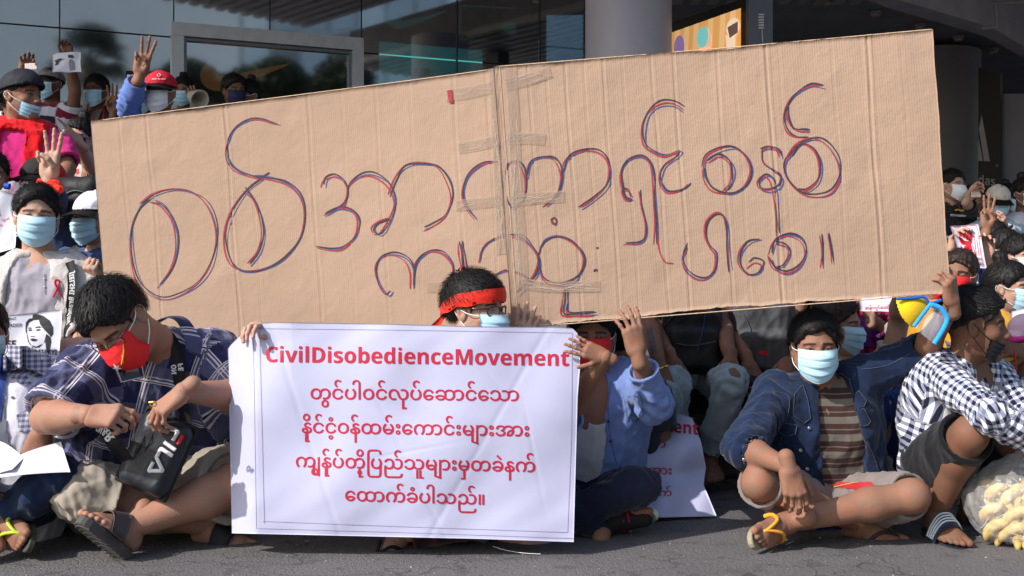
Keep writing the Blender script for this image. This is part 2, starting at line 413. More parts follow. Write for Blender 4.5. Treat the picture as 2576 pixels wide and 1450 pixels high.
def hair_mesh(R, o, s, style, seed, n=900, res=.006, vol=1.):
    """cap + strands in head frame -> MB"""
    rs = np.random.RandomState(seed)
    st = dict(short=(0, .008, .034, (.2, .8, -.1), .074, -.068), fringe=(0, .012, .045, (.45, .9, -.15), .070, -.07), fade=(0, .010, .036, (.25, .9, .1), .074, -.015),
              long=(0, .012, .06, (.2, -.5, -.9), .062, -.1), bun=(0, .010, .045, (0, -.8, .3), .07, -.08), side=(0, .012, .048, (-.75, .45, -.1), .079, -.07), capped=(0, .002, .02, (.1, .3, -1), .05, -.07))[style]
    th, L, flow, zf, zb = st[1]*vol, st[2], A(*st[3]), st[4], st[5]
    r = A(.077, .098, .088)+th
    f = Field(res); f.ell(HC, r, k=0)
    if style == 'long': f.ell((0, -.045, -.03), (.078, .055, .085), k=.03)
    if style == 'bun': f.ell((0, -.05, .15), (.036, .036, .03), k=.015)
    a = A(0, .088, zf); b = A(0, -.075, zb); d = b-a; pn = A(0, d[2], -d[1]); pn = pn/np.linalg.norm(pn)   # pn points down-forward
    if pn[2] > 0: pn = -pn
    def wob(X, Y, Z): return (Y-a[1])*pn[1]+(Z-a[2])*pn[2]+.0035*np.sin(X*95+seed)+.0025*np.sin(X*210+Y*160+seed*2)+.002*np.sin(Y*230+seed)
    f.p.append((wob, None, None, .003, 'i'))
    if style in ('short', 'fringe', 'side', 'fade'):
        for sg in (-1, 1): f.cone((sg*.0735, .030, .03), (sg*.0725, .026, -.006), .0075, .004, k=.006); f.cone((sg*.055, .062, .055), (sg*.068, .042, .03), .010, .009, k=.01)
    f.ell((0, .115, .012), (.066, .062, .062), k=.01, op='s')
    if style != 'long':
        for sg in (-1, 1): f.ell((sg*.092, .006, -.012), (.024, .030, .046), k=.006, op='s')
    v, q = f.mesh(0); nn = vnormals(v, q)
    ang = np.arctan2(v[:, 0], v[:, 1]+.05); v = v+nn*((rs.rand(len(v))-.5)*.002+.0022*np.sin(ang*26+4*np.sin(ang*5+seed))+folds(v, seed, 22, .0028, 5))[:, None]
    out = MB(); sh = .75+.5*rs.rand(len(v)); out.add((v*s)@R+o, q, c=sh[:, None]*A(1, 1, 1))
    # strands
    d = rs.normal(size=(n*4, 3)); d /= np.linalg.norm(d, axis=1)[:, None]; d = d[d[:, 2] > -.75]
    p = HC+d*r; keep = ((p-a)@pn < -.012) & ~((np.abs(p[:, 0]) > .07) & (np.abs(p[:, 1]-.006) < .032) & (p[:, 2] < .036) & (style != 'long')) & ((p[:, 2] < .03) | (style != 'capped')) & ~((p[:, 1] > .06) & (p[:, 2] < .06)); d = d[keep][:n]; p = p[keep][:n]; m = len(p)
    nor = d/r; nor /= np.linalg.norm(nor, axis=1)[:, None]
    crown = HC+A(0, -.05, .09); rad = p-crown; rad /= np.linalg.norm(rad, axis=1)[:, None]+1e-9
    fl = rad*.9+flow*.8+rs.normal(size=(m, 3))*.28
    t = fl-nor*(fl*nor).sum(1)[:, None]; t /= np.linalg.norm(t, axis=1)[:, None]+1e-9
    dpl = -((p-a)@pn); LL = L*(.6+.8*rs.rand(m))*np.clip(dpl/.06, .22, 1); lift = (.001+.007*rs.rand(m)*vol); side = np.cross(nor, t); w = .0007+.0009*rs.rand(m); segs = 4; V = []
    pc = p-HC; wav = rs.normal(size=m)*.12
    for i in range(segs+1):
        u = i/segs; pt = pc+t*(LL*u)[:, None]+side*(wav*LL*u*u)[:, None]
        k = np.sqrt(((pt/r)**2).sum(1)); hgt = 1+(lift*math.sin(u*2.2)+.0015)/.09
        pt = pt/k[:, None]*hgt[:, None]+HC
        if u > .6 and style in ('short', 'fringe', 'fade', 'side'): pt = pt+A(0, .0, -.0)+nor*(.016*(u-.6)*rs.rand(m)**2)[:, None]
        ww = (w*(1-u*.75))[:, None]
        V.append(np.stack([pt-side*ww, pt+side*ww], 1))
    V = np.stack(V, 1).reshape(m, -1, 3); i0 = (np.arange(m)*2*(segs+1))[:, None, None]
    qq = np.array([[2*i, 2*i+1, 2*i+3, 2*i+2] for i in range(segs)])[None]+i0
    cs = np.repeat(.6+.9*rs.rand(m), 2*(segs+1))[:, None]*A(1, 1, 1)
    out.add((V.reshape(-1, 3)*s)@R+o, qq.reshape(-1, 4), c=cs)
    if style != 'capped':   # short strands breaking up the hairline
        m = max(260, n//2); th_ = rs.uniform(-1.9, 1.9, m); dd = np.stack([np.sin(th_), np.cos(th_), 0*th_], 1)
        z0 = zf-(.088-np.minimum(.088, .1*np.cos(th_)))*(-pn[1]/pn[2])*-1 if False else None
        zl = np.array([a[2]+(.088-max(-.09, .1*math.cos(t_)))*pn[1]/pn[2]*1.0 for t_ in th_])
        zz = zl-HC[2]; kk = np.sqrt(np.maximum(.05, 1-(zz/r[2])**2)); p = HC+np.stack([dd[:, 0]*r[0]*kk, dd[:, 1]*r[1]*kk, zz+.008+.012*rs.rand(m)], 1)
        p = p[~((np.abs(p[:, 1]-.006) < .03) & (np.abs(p[:, 0]) > .06))] if style != 'long' else p; m = len(p)
        Lh = {'fringe': .022, 'side': .018, 'short': .013, 'fade': .008, 'long': .024, 'bun': .012}[style]
        nor = (p-HC)/r**2; nor /= np.linalg.norm(nor, axis=1)[:, None]; fl = A(0, .25, -1)+rs.normal(size=(m, 3))*.35+(A(-.8, 0, 0) if style == 'side' else 0); t = fl-nor*(fl*nor).sum(1)[:, None]; t /= np.linalg.norm(t, axis=1)[:, None]; side = np.cross(nor, t); LL = Lh*(.4+rs.rand(m)); V = []
        for i in range(4):
            u = i/3; pt = p+t*(LL*u)[:, None]+nor*(.003-.006*u*u); ww = (.0009*(1-u*.8))*np.ones((m, 1)); V.append(np.stack([pt-side*ww, pt+side*ww], 1))
        V = np.stack(V, 1).reshape(m, -1, 3); i0 = (np.arange(m)*8)[:, None, None]; qq = np.array([[2*i, 2*i+1, 2*i+3, 2*i+2] for i in range(3)])[None]+i0
        out.add((V.reshape(-1, 3)*s)@R+o, qq.reshape(-1, 4))
    return out
# ---- worn things
def mask_grid(kind):
    nu, nv = 27, 29; u = np.linspace(-1, 1, nu)[:, None]; v = np.linspace(0, 1, nv)[None, :]
    th = u*1.12
    if kind == 'chin':
        z = -.052-.062*v+.02*np.abs(u)**2; yc = .098-.028*v; w = .068+.0*v; p = 1.
    else:
        z = .004-.122*v+(.004*np.abs(u)*(1-v)+.040*v*v*np.abs(u)**1.6); yc = np.interp(v, [0, .18, .35, .5, .75, 1], [.103, .118, .122, .116, .108, .084]); w = .072-.006*v+.004*np.sin(v*3.1)
    x = w*np.sin(th)*1.06; y = -.006+(yc+.006)*np.cos(th)**.78
    if kind in ('pleat', 'chin'):
        fr = (v*3.9) % 1.0; y = y+(.0085*(fr-.5)*np.cos(th)*(v > .12)*(v < .93))+.0016*np.sin(u*7+v*5)*np.sin(v*9+u*3)
    if kind == 'kn': y = y+.012*np.exp(-(v-.5)**2/.05)*np.cos(th)**2; x = x*.97
    return np.stack([x*np.ones_like(y), y, z*np.ones_like(y)], -1)
def make_mask(par, R, o, s, kind, mat, loopmat, off=(0, 0, 0), res=1, label=None, mark=None):
    V = mask_grid(kind)+A(*off); mid = V[:, :, :]*0+A(0, -.0, -.05)
    nor = V-mid; nor /= np.linalg.norm(nor, axis=2)[..., None]
    c = np.ones(V.shape)
    if kind in ('pleat', 'chin') and mat.name.startswith('mask_blue'): c[:, :4] = A(1.25, 1.12, 1.05)
    ob = MB().grid((V.reshape(-1, 3)*s@R+o).reshape(V.shape), -.0016, (nor.reshape(-1, 3)@R).reshape(V.shape), c=c, flip=False).build('face_mask', mat, par, label=label)
    for sg, i in ((-1, 0), (1, -1)):
        a = V[i, 2]; b = V[i, -4]; ear = A(sg*.083, -.012, .004)+A(*off)*(0 if kind == 'chin' else 1); lo = A(sg*.081, -.008, -.03)
        bulge = A(sg*.006, .0, 0)
        pts = crom([a+A(0, .002, 0), (a+ear)/2+bulge+A(0, 0, .004), ear+A(0, -.004, .015), A(sg*.086, -.026, 0), lo, (b+lo)/2+bulge, b+A(0, .002, 0)], 4)
        MB().tube(pts*s@R+o, .0014*s*1.15, 5).build('ear_loop', loopmat, ob)
    return ob
def make_cap(par, R, o, s, mat, brimdir=1, brimmat=None, res=.005, tilt=0., name='cap', vol=1.):
    ca, sa = math.cos(tilt), math.sin(tilt); T = np.array([[1, 0, 0], [0, ca, -sa], [0, sa, ca]])
    f = Field(res); f.ell((0, -.012, .045), A(.09, .108, .096)*vol, k=0); f.plane((0, 0, .036), (0, .08, -1), k=.006)
    f.ell((0, -.012, .03), A(.085, .103, .09)*vol, op='s', k=.002); f.ell((0, -.012, .143), (.008, .008, .006), k=.004)
    v, q = f.mesh(1); v = v+vnormals(v, q)*folds(v, 17, 13, .0035, 5)[:, None]*(v[:, 2] > .05)[:, None]; v = v*A(1, brimdir, 1-.06); q = q[:, ::-1] if brimdir < 0 else q
    ang = np.arctan2(v[:, 0], v[:, 1]+.012); seam = 1-.25*(np.abs(((ang*3/np.pi) % 1)-.5) > .475)
    cap = MB().add((v@T.T*s)@R+o, q, c=seam[:, None]*A(1, 1, 1)).build(name, mat, par)
    u = np.linspace(-1, 1, 17)[:, None]; w = np.linspace(0, 1, 7)[None]
    an = u*1.05; r0 = .092; L = .068*np.cos(u*1.25)**.6
    x = (r0*.93+w*L*.55)*np.sin(an); y = (-.012+.097*np.cos(an)+w*L); z = .042-.02*w-.022*u*u*(.4+.6*w)
    V = np.stack([x, y, z*np.ones_like(x)], -1)*A(1, brimdir, 1)
    MB().grid(((V.reshape(-1, 3)@T.T*s)@R+o).reshape(V.shape), .0035, (A(0, 0, -1)@R), flip=brimdir > 0).build('brim', brimmat or mat, cap)
    return cap
def eyes(par, R, o, s, look=(0, 0, 0)):
    l = A(*look)
    for sg in (-1, 1):
        th = np.linspace(0, np.pi, 9)[1:-1]; ph = np.arange(12)*2*np.pi/12
        c = A(sg*.031, .0705, .006); ax = nrm(A(0, 1, 0)+l); X = nrm(np.cross(ax, A(0, 0, 1))); Y = np.cross(X, ax); v = [c+ax*.0132]; cc = [A(.02, .015, .012)]
        for t in np.linspace(.18, 2.2, 9):
            for p in ph:
                v.append(c+.0132*(ax*math.cos(t)+X*math.sin(t)*math.cos(p)+Y*math.sin(t)*math.sin(p))); cc.append(A(.03, .018, .012) if t < .5 else A(.62, .58, .56))
        f = [[0, 1+(k+1) % 12, 1+k, 1+k] for k in range(12)]; f = [x[:3] for x in f]
        g = [[1+i*12+k, 1+i*12+(k+1) % 12, 13+i*12+(k+1) % 12, 13+i*12+k] for i in range(8) for k in range(12)]
        mb = MB(); V = (np.array(v)*s)@R+o; mb.add(V, np.array(g), c=np.array(cc)); mb.add(V, np.array(f), c=np.array(cc)); mb.build('eye', M('eyeball', (1, 1, 1), .15, 0, vc=True), par)
def glasses(par, R, o, s, mat, col_r=.0014, w=.024, h=.018, square=2.6):
    a = np.arange(24)*2*np.pi/24; fr = MB(); lens = MB()
    for sg in (-1, 1):
        x = np.sign(np.cos(a))*np.abs(np.cos(a))**(2/square)*w; z = np.sign(np.sin(a))*np.abs(np.sin(a))**(2/square)*h
        pts = np.stack([sg*.033+x, .1-.012*np.abs((sg*.033+x)/.05)**2, .002+z], 1); fr.tube((pts*s)@R+o, col_r*s, 6, True)
        L = np.vstack([pts.mean(0), pts]); lens.add((L*s)@R+o, np.array([[0, 1+i, 1+(i+1) % 24] for i in range(24)]))
        fr.tube((crom([(sg*.056, .087, .012), (sg*.076, .06, .012), (sg*.081, .0, .012), (sg*.08, -.02, -.004)], 4)*s)@R+o, col_r*1.2*s, 6)
    fr.tube((crom([(-.01, .099, .006), (0, .105, .008), (.01, .099, .006)], 3)*s)@R+o, col_r*s, 6)
    g = fr.build('glasses', mat, par); lens.build('lens', M('lens_glass', (.9, .93, .95), .03, 0, alpha=.14, spec=.8), g, False)
    return g
# ================================================================ people: body and clothes from joints
def torso_levels(J, off=0., fat=1., loose=0., lo=0., hi=1.):
    """yield (p, halfwidth, radius) from pelvis to neck base"""
    lev = [(-.12, .085, .095), (0, .095, .098), (.2, .075, .09), (.38, .07, .092), (.56, .085, .1), (.74, .1, .1), (.88, .115, .078), (.96, .075, .06)]
    X = nrm(J['sB']-J['sA']); bend = J.get('bend', A(0, 0, 0))
    out = []
    for t, w, r in lev:
        if t < lo-1e-6 or t > hi+1e-6: continue
        p = J['pel']+(J['neck']-J['pel'])*t+bend*math.sin(np.clip(t, 0, 1)*math.pi)
        if loose and t < .7: w = w+(.1-w)*loose; r = r+(.105-r)*loose
        fw = 1+(fat-1)*(1 if t < .8 else .4); hx = nrm(J['hB']-J['hA']) if t < .3 else X
        XX = nrm(hx*(1-t)+X*t)
        out.append((p, XX, w*fw*J['sc'], (r*fw*J['sc']+off)))
    return out
def add_torso(f, lev, k=.05):
    for p, X, w, r in lev: f.cone(p-X*w, p+X*w, r, k=k)
    for (p, X, w, r), (p2, X2, w2, r2) in zip(lev[:-1], lev[1:]): f.cone((p+p2)/2-X*(w+w2)/2, (p+p2)/2+X2*(w+w2)/2, (r+r2)/2, k=k)
def bones_torso(J):
    return [(J['pel'], J['neck'], 't', None, .13)]
def puv_of(v, bones, face=A(0, -1, 0)):
    best = np.full(len(v), 9e9); U = np.zeros((len(v), 3))
    for i, (a, b, kind, _, r) in enumerate(bones):
        d = b-a; L = np.linalg.norm(d); d = d/L; w = v-a; t = w@d; q = np.clip(t, 0, L); rad = w-q[:, None]*d; dist = np.linalg.norm(rad, axis=1)-r
        X = nrm(np.cross(d, face)+1e-6); F2 = np.cross(X, d); x = w@X; y = w@F2
        out_ = (t < 0) | (t > L)
        u = x if kind == 't' else np.where(out_, x*1.15, np.arctan2(x, y)*r)
        t = t if kind == 't' else t+np.where(out_, y, 0)
        m = dist < best; best[m] = dist[m]; U[m] = np.stack([u, t, np.full(len(v), i)], 1)[m]
    return U
def sizes(J):
    s = J['sc']*J.get('limb', 1.); return dict(s0=.052*s, s1=.042*s, e0=.042*s, w0=.026*s, t0=.082*s, t1=.056*s, c0=.053*s, c1=.034*s)
def body(par, J, mat, res=.009, hres=.0032, legs=True, hair=None, seed=1):
    z = sizes(J); s = J['sc']; f = Field(res); fat = J.get('fat', 1.)
    add_torso(f, torso_levels(J, 0, fat))
    hd = J['head']; R = frame(J['hf'], J['hu']); hs = J.get('hs', s)
    f.cone(J['neck']+A(0, 0, -.02), hd+(A(0, -.02, -.06)*hs)@R, .056*s*(1+(fat-1)*.6), .050*s*(1+(fat-1)*.4), k=.035)
    f.cone((J['neck']+J['sA'])/2+A(0, 0, .0), J['neck'], .045*s, .05*s, k=.04); f.cone((J['neck']+J['sB'])/2, J['neck'], .045*s, .05*s, k=.04)
    mb = MB()
    for q in 'AB':
        if J.get('w'+q) is None: continue
        f.cone(J['s'+q], J['e'+q], z['s0'], z['s1'], k=.03)
        m = J['e'+q]*.72+J['w'+q]*.28; f.cone(J['e'+q], m, z['s1']*.92, z['e0']*1.05, k=.02); f.cone(m, J['w'+q], z['e0']*1.05, z['w0'], k=.02)
    if legs:
        for q in 'AB':
            if J.get('k'+q) is None: continue
            f.cone(J['h'+q], J['k'+q], z['t0'], z['t1'], k=.04)
            if J.get('a'+q) is None: continue
            m = J['k'+q]*.66+J['a'+q]*.34; d = nrm(J['a'+q]-J['k'+q]); bk = nrm(J['h'+q]-J['k'+q]); bk = nrm(bk-d*(bk@d)+1e-6)
            f.cone(J['k'+q], m+bk*.012, z['t1']*.95, z['c0']*1.08, k=.03); f.cone(m+bk*.012, J['a'+q], z['c0']*1.08, z['c1'], k=.03)
            f.ell(J['k'+q]-bk*.010, A(1, 1, 1)*z['t1']*.72, k=.04)
    v, q = f.mesh(1); mb.add(v, q)
    v, q, c = place(head_tpl(hres if hres < .004 else .005), R, hd, hs)
    mb.add(v, q, c)
    for g in 'AB':
        h = J.get('hand'+g)
        if h is None or J.get('w'+g) is None: continue
        pose, fd, bn, side = h[:4]; hsz = (h[4] if len(h) > 4 else 1.)*s
        Y = nrm(fd); Z = nrm(np.array(bn, float)-Y*(np.array(bn)@Y)); X = np.cross(Y, Z); RR = np.array([X if side == 'L' else X, Y, Z])
        v, q, c = place(hand_tpl(pose, max(hres, .0028)), RR, J['w'+g], hsz, mir=(side == 'R')); mb.add(v, q, c)
    for g in 'AB':
        h = J.get('foot'+g)
        if h is None: continue
        fd, up, side = h[:3]; v, q, c = place(foot_tpl(max(hres, .0032)), frame(fd, up), J['a'+g], s, mir=(side == 'R')); mb.add(v, q, c)
    ob = mb.build('body', mat, par)
    return ob
def garment(par, name, mat, J, parts, off=.014, res=.008, foldamp=.004, seed=1, loose=.5, cuts=(), thick=None, label=None, open_=None, sleeve=(1., 1.), legend=(1., 1.), hi=1., lo=-.12, post=None, extra=None, foldscale=9, cuffgap=.007, slack=.01, dispfn=None):
    """parts: subset of 'T' torso, 'S' sleeves, 'L' trouser legs. sleeve/legend: how far along the limb chain each side runs (0..2)"""
    z = sizes(J); f = Field(res); fat = J.get('fat', 1.); bones = []
    if 'T' in parts: add_torso(f, torso_levels(J, off, fat, loose, lo=lo, hi=hi)); bones.append((J['pel'], J['neck'], 't', None, .12))
    if 'L' in parts:
        add_torso(f, torso_levels(J, off, fat, 0, lo=-.12, hi=.2)); bones.append((J['pel']-nrm(J['neck']-J['pel'])*.1, J['pel']+(J['neck']-J['pel'])*.2, 't', None, .12))
    subs = []
    def limb(a, m, b, r0, r1, r2, r3, t, kk):
        if t <= 0: return
        t1 = min(t, 1.); p = a+(m-a)*t1
        if t <= 1: f.ccone(a, p, r0+off+slack*.6, r0+(r1-r0)*t1+off+slack, k=kk); f.cone(a, a+(m-a)*t1*.5, r0+off+slack*.6, r0+off, k=kk)
        else: f.cone(a, m, r0+off+slack*.5, r1+off+slack*.3, k=kk)
        bones.append((a, m, 'c', None, (r0+r1)/2+off)); d = nrm(m-a); e = p; rr = r0+(r1-r0)*t1
        if t > 1:
            t2 = t-1; e = m+(b-m)*t2; f.ccone(m, e, r2*1.05+off+slack*.3, r2+(r3-r2)*t2+off+slack*.7, k=.02); bones.append((m, b, 'c', None, (r2+r3)/2+off)); d = nrm(b-m); rr = r2+(r3-r2)*t2
            f.cone(m, m+(b-m)*min(t2*.45, .5), r2+off+slack*.3, r2+off, k=.02)
        subs.append((e-d*.02, e+d*.03, rr+cuffgap+off*.15))
    if 'S' in parts:
        for q, t in zip('AB', sleeve):
            if J.get('w'+q) is None: continue
            limb(J['s'+q], J['e'+q], J['w'+q], z['s0'], z['s1'], z['e0'], z['w0'], t, .03)
    if 'L' in parts:
        for q, t in zip('AB', legend):
            if J.get('k'+q) is None: continue
            limb(J['h'+q], J['k'+q], J['a'+q] if J.get('a'+q) is not None else J['k'+q]+A(0, 0, -.4), z['t0'], z['t1'], z['c0'], z['c1'], t, .03)
    if extra: extra(f, bones)
    for a, b, r in subs: f.ccone(a, b, r, r*1.05, op='s', k=.003)
    for c in cuts: c(f)
    v, q = f.mesh(1)
    U = puv_of(v, bones); N = vnormals(v, q)
    h = folds(v, seed, foldscale*.75, foldamp*1.9, 5)+folds(v, seed+50, foldscale*2.2, foldamp*.75, 4)
    # sharper ring folds near elbows and knees
    for a, m, b in [(J.get('s'+g), J.get('e'+g), J.get('w'+g)) for g in 'AB'] if 'S' in parts else []:
        if m is None or b is None: continue
        w = v-m; dist = np.linalg.norm(w, axis=1); h += foldamp*1.6*np.exp(-(dist/.11)**2)*np.sin((w@nrm(b-a))*150+4*np.sin(v@A(23, 31, 17)))
    for a, m, b in [(J.get('h'+g), J.get('k'+g), J.get('a'+g)) for g in 'AB'] if 'L' in parts else []:
        if m is None or b is None: continue
        w = v-m; dist = np.linalg.norm(w, axis=1); h += foldamp*1.2*np.exp(-(dist/.12)**2)*np.sin((w@nrm(b-a))*110+4*np.sin(v@A(23, 31, 17)))
    if dispfn is not None: h = h+dispfn(v, N)
    for a, b, r in subs:   # calm the cloth at cuffs and hems
        dd = nrm(b-a); e = a+dd*.02; w_ = (v-e)@dd; rad = np.linalg.norm((v-e)-w_[:, None]*dd, axis=1); h = h*(1-.85*np.exp(-(w_/.025)**2)*(rad < r*1.9))
    v = v+N*h[:, None]
    c = None
    if post: c = post(v, U)
    mb = MB(); mb.add(v, q, c, U)
    return mb.build(name, mat, par, label=label)
def collar(par, J, mat, r=.062, h=.035, spread=.5, front=None, lean=.5, drop=0., name='collar', th=.003, gap=.5):
    """turned-down collar ring open at the front"""
    s = J['sc']; up = nrm(J['head']-J['neck']); F = J['tf']; F = nrm(F-up*(F@up)); X = np.cross(F, up)
    n = 33; a = np.linspace(gap*.5, 2*math.pi-gap*.5, n); m = 6
    o = J['neck']+up*(.035-drop)*s; V = np.zeros((n, m, 3))
    for i, t in enumerate(a):
        d = F*math.cos(t)+X*math.sin(t); fr = max(0, math.cos(t))**2
        base = o+d*(r*s*(1.0+.10*fr))-up*(.042*fr*s)
        for j in range(m):
            u = j/(m-1); V[i, j] = base+up*(.012*math.sin(u*2.2))*s+d*((.006+.024*u*(1+.6*fr))*s)-up*(h*u*(1+.9*fr)*s)
    return MB().grid(V, th, np.zeros_like(V)+A(0, 0, 1)*.6, u=np.stack([np.repeat(a[:, None]*r, m, 1), np.repeat(np.linspace(0, h, m)[None], n, 0), np.zeros((n, m))], -1)).build(name, mat, par)
# ================================================================ setting
from mathutils.geometry import tessellate_polygon
def asphalt():
    m = bpy.data.materials.new('asphalt'); m.use_nodes = True; nt = m.node_tree; b = nt.nodes['Principled BSDF']
    tc = nd(nt, 'ShaderNodeTexCoord').outputs['Object']
    vo = nd(nt, 'ShaderNodeTexVoronoi'); vo.inputs['Scale'].default_value = 120; nt.links.new(tc, vo.inputs['Vector'])
    n1 = noise(nt, 1.3, tc, 5); n2 = noise(nt, 60, tc, 5, .7); n3 = noise(nt, 9, tc, 4)
    r = nd(nt, 'ShaderNodeValToRGB'); e = r.color_ramp.elements; e[0].position = .25; e[0].color = (.075, .069, .072, 1); e[1].position = .8; e[1].color = (.185, .172, .174, 1)
    nt.links.new(mth(nt, 'ADD', mth(nt, 'MULTIPLY', n1, .45), mth(nt, 'MULTIPLY', n2, .55)), r.inputs[0])
    sp = mth(nt, 'LESS_THAN', mth(nt, 'ADD', vo.outputs['Distance'], mth(nt, 'MULTIPLY', n2, .5)), .40)
    c = mixc(nt, mth(nt, 'MULTIPLY', sp, .35), r.outputs[0], (.2, .19, .185))
    c = mixc(nt, mth(nt, 'MULTIPLY', mth(nt, 'LESS_THAN', n3, .40), .35), c, (.03, .028, .028))
    nt.links.new(c, b.inputs['Base Color']); b.inputs['Roughness'].default_value = .82
    v2 = nd(nt, 'ShaderNodeTexVoronoi'); v2.feature = 'DISTANCE_TO_EDGE'; v2.inputs['Scale'].default_value = 1.1; wn_ = nd(nt, 'ShaderNodeTexNoise'); wn_.inputs['Scale'].default_value = 3; nt.links.new(tc, wn_.inputs['Vector']); wadd = nd(nt, 'ShaderNodeVectorMath'); nt.links.new(tc, wadd.inputs[0]); nt.links.new(wn_.outputs['Color'], wadd.inputs[1]); nt.links.new(wadd.outputs[0], v2.inputs['Vector'])
    crk = mth(nt, 'LESS_THAN', v2.outputs['Distance'], .006); c = mixc(nt, mth(nt, 'MULTIPLY', crk, .6), c, (.025, .023, .023)); c = mixc(nt, mth(nt, 'MULTIPLY', mth(nt, 'GREATER_THAN', noise(nt, 2.3, tc, 6, .7), .60), .35), c, (.05, .046, .045)); nt.links.new(c, b.inputs['Base Color'])
    bn = nd(nt, 'ShaderNodeBump'); bn.inputs['Distance'].default_value = 1
    h = mth(nt, 'ADD', mth(nt, 'MULTIPLY', n2, .009), mth(nt, 'ADD', mth(nt, 'MULTIPLY', vo.outputs['Distance'], .003), mth(nt, 'MULTIPLY', n3, .004)))
    nt.links.new(h, bn.inputs['Height']); nt.links.new(bn.outputs[0], b.inputs['Normal']); return m
gr_ = MB(); rsg = np.random.RandomState(77)
for i in range(1500):
    d_ = rsg.uniform(3.6, 5.4); x_ = rsg.uniform(-.52, .52)*d_; r_ = .0012+.0035*rsg.rand()**3; t_ = rsg.uniform(0, 6.28); c_ = A(x_, d_, r_*.4)
    v_ = np.array([c_+r_*A(math.cos(t_+k*2.09)*1.2, math.sin(t_+k*2.09), -.4) for k in range(3)]+[c_+A(0, 0, r_*.7)]); gr_.add(v_, [[0, 1, 3], [1, 2, 3], [2, 0, 3]], c=A(1, 1, 1)*rsg.uniform(.4, 1.5))
gr_.build('road_grit', M('grit', (.22, .2, .18), .9, vc=True), None, False, kind='stuff', label='loose grit and tiny stones scattered on the grey road')
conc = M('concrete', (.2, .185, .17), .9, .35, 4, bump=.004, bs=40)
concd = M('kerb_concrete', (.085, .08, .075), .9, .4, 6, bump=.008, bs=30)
MB().add([[-90, -60, 0], [90, -60, 0], [90, 120, 0], [-90, 120, 0]], [[0, 1, 2, 3]]).build('road', asphalt(), None, False, kind='structure')
# kerb blocks in front of the raised plaza
kr = MB().box((-12, 5.66, .004), (12, 30, .395)).build('plaza', conc, None, False, kind='structure')
random.seed(3); x = -6.0; k0 = None; i = 0
root_k = link('kerb', None, None, kind='structure')
while x < 6:
    w = .78; y0 = 5.58+random.uniform(-.006, .006)
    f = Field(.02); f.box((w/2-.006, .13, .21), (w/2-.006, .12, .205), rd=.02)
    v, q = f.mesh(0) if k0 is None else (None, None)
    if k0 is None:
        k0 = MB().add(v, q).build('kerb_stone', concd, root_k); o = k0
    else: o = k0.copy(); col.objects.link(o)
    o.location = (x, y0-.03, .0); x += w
# raised terrace and steps on the left
MB().box((-12, 8.9, .396), (1.2, 30, 1.1)).build('terrace', conc, None, False, kind='structure')
st = MB()
for i in range(3): st.box((-12, 7.7+.4*i, .396), (1.2, 8.897, .396+.176*(i+1)-.002*i)) if False else st.box((-12, 7.7+.4*i, .396), (1.2, 8.1+.4*i-.003, .396+.176*(i+1)))
st.build('steps', conc, None, False, kind='structure')
# facade plane
FA = A(-3.22, 10.35, 0); FU = nrm(A(1.71, .69, 0)); FN = A(FU[1], -FU[0], 0)
def fac(px, py, off=0.0):
    k = (px-CX)/FPX; t = (k*FA[1]-FA[0])/(FU[0]-k*FU[1]); p = FA+FU*t; return A(p[0], p[1], EYE-(py-CY)*p[1]/FPX)+FN*off
def fs(px):
    k = (px-CX)/FPX; return (k*FA[1]-FA[0])/(FU[0]-k*FU[1])
def fbox(mb, s0, s1, z0, z1, o0, o1):
    R = np.array([FU, FN, A(0, 0, 1)]); l = np.array([[x, y, z] for x in (s0, s1) for y in (o0, o1) for z in (z0, z1)])
    v = FA+l@R; return mb.add(v, [[0, 2, 3, 1], [4, 5, 7, 6], [0, 1, 5, 4], [2, 6, 7, 3], [0, 4, 6, 2], [1, 3, 7, 5]])
def glassmat():
    m = bpy.data.materials.new('shop_glass'); m.use_nodes = True; nt = m.node_tree; nt.nodes.remove(nt.nodes['Principled BSDF'])
    t = nd(nt, 'ShaderNodeBsdfTransparent'); t.inputs[0].default_value = (.42, .5, .54, 1)
    g = nd(nt, 'ShaderNodeBsdfGlossy'); g.inputs['Roughness'].default_value = .04; g.inputs['Color'].default_value = (.95, .97, .97, 1)
    mx = nd(nt, 'ShaderNodeMixShader'); mx.inputs[0].default_value = .5
    nt.links.new(t.outputs[0], mx.inputs[1]); nt.links.new(g.outputs[0], mx.inputs[2]); nt.links.new(mx.outputs[0], nt.nodes['Material Output'].inputs[0]); return m
GL = glassmat(); steel = M('brushed_steel', (.62, .62, .63), .42, .15, 8, metal=.55, bump=.0004, bs=90); dark = M('dark_paint', (.035, .035, .042), .6)
shop = thing('shop_building', 'dark glass shop front with a brushed steel door frame behind the crowd', 'building', (FA[0], FA[1], 1.1))
for a, b, tops in ((-900, 150, 0), (150, 437, 0), (437, 679, 1), (679, 909, 1), (909, 1150, 0), (1150, 1358, 0), (1358, 1471, 0)):
    s0, s1 = fs(a)+.006, fs(b)-.006
    if tops: fbox(MB(), s0, s1, 3.45, 5.6, -.012, 0).build('glass_panel', GL, shop, False)
    else:
        fbox(MB(), s0, s1, 1.14, 3.33, -.012, 0).build('glass_panel', GL, shop, False); fbox(MB(), s0, s1, 3.345, 5.6, -.012, 0).build('glass_panel', GL, shop, False)
ztl = 3.47; sl, sr = fs(430), fs(911); il, ir = fs(461), fs(883)
fr = MB(); fbox(fr, sl, sr, ztl-.125, ztl, -.05, .07); fbox(fr, sl, il, 1.11, ztl-.127, -.05, .07); fbox(fr, ir, sr, 1.11, ztl-.127, -.05, .07)
dfr = fr.build('door_frame', steel, shop, False)
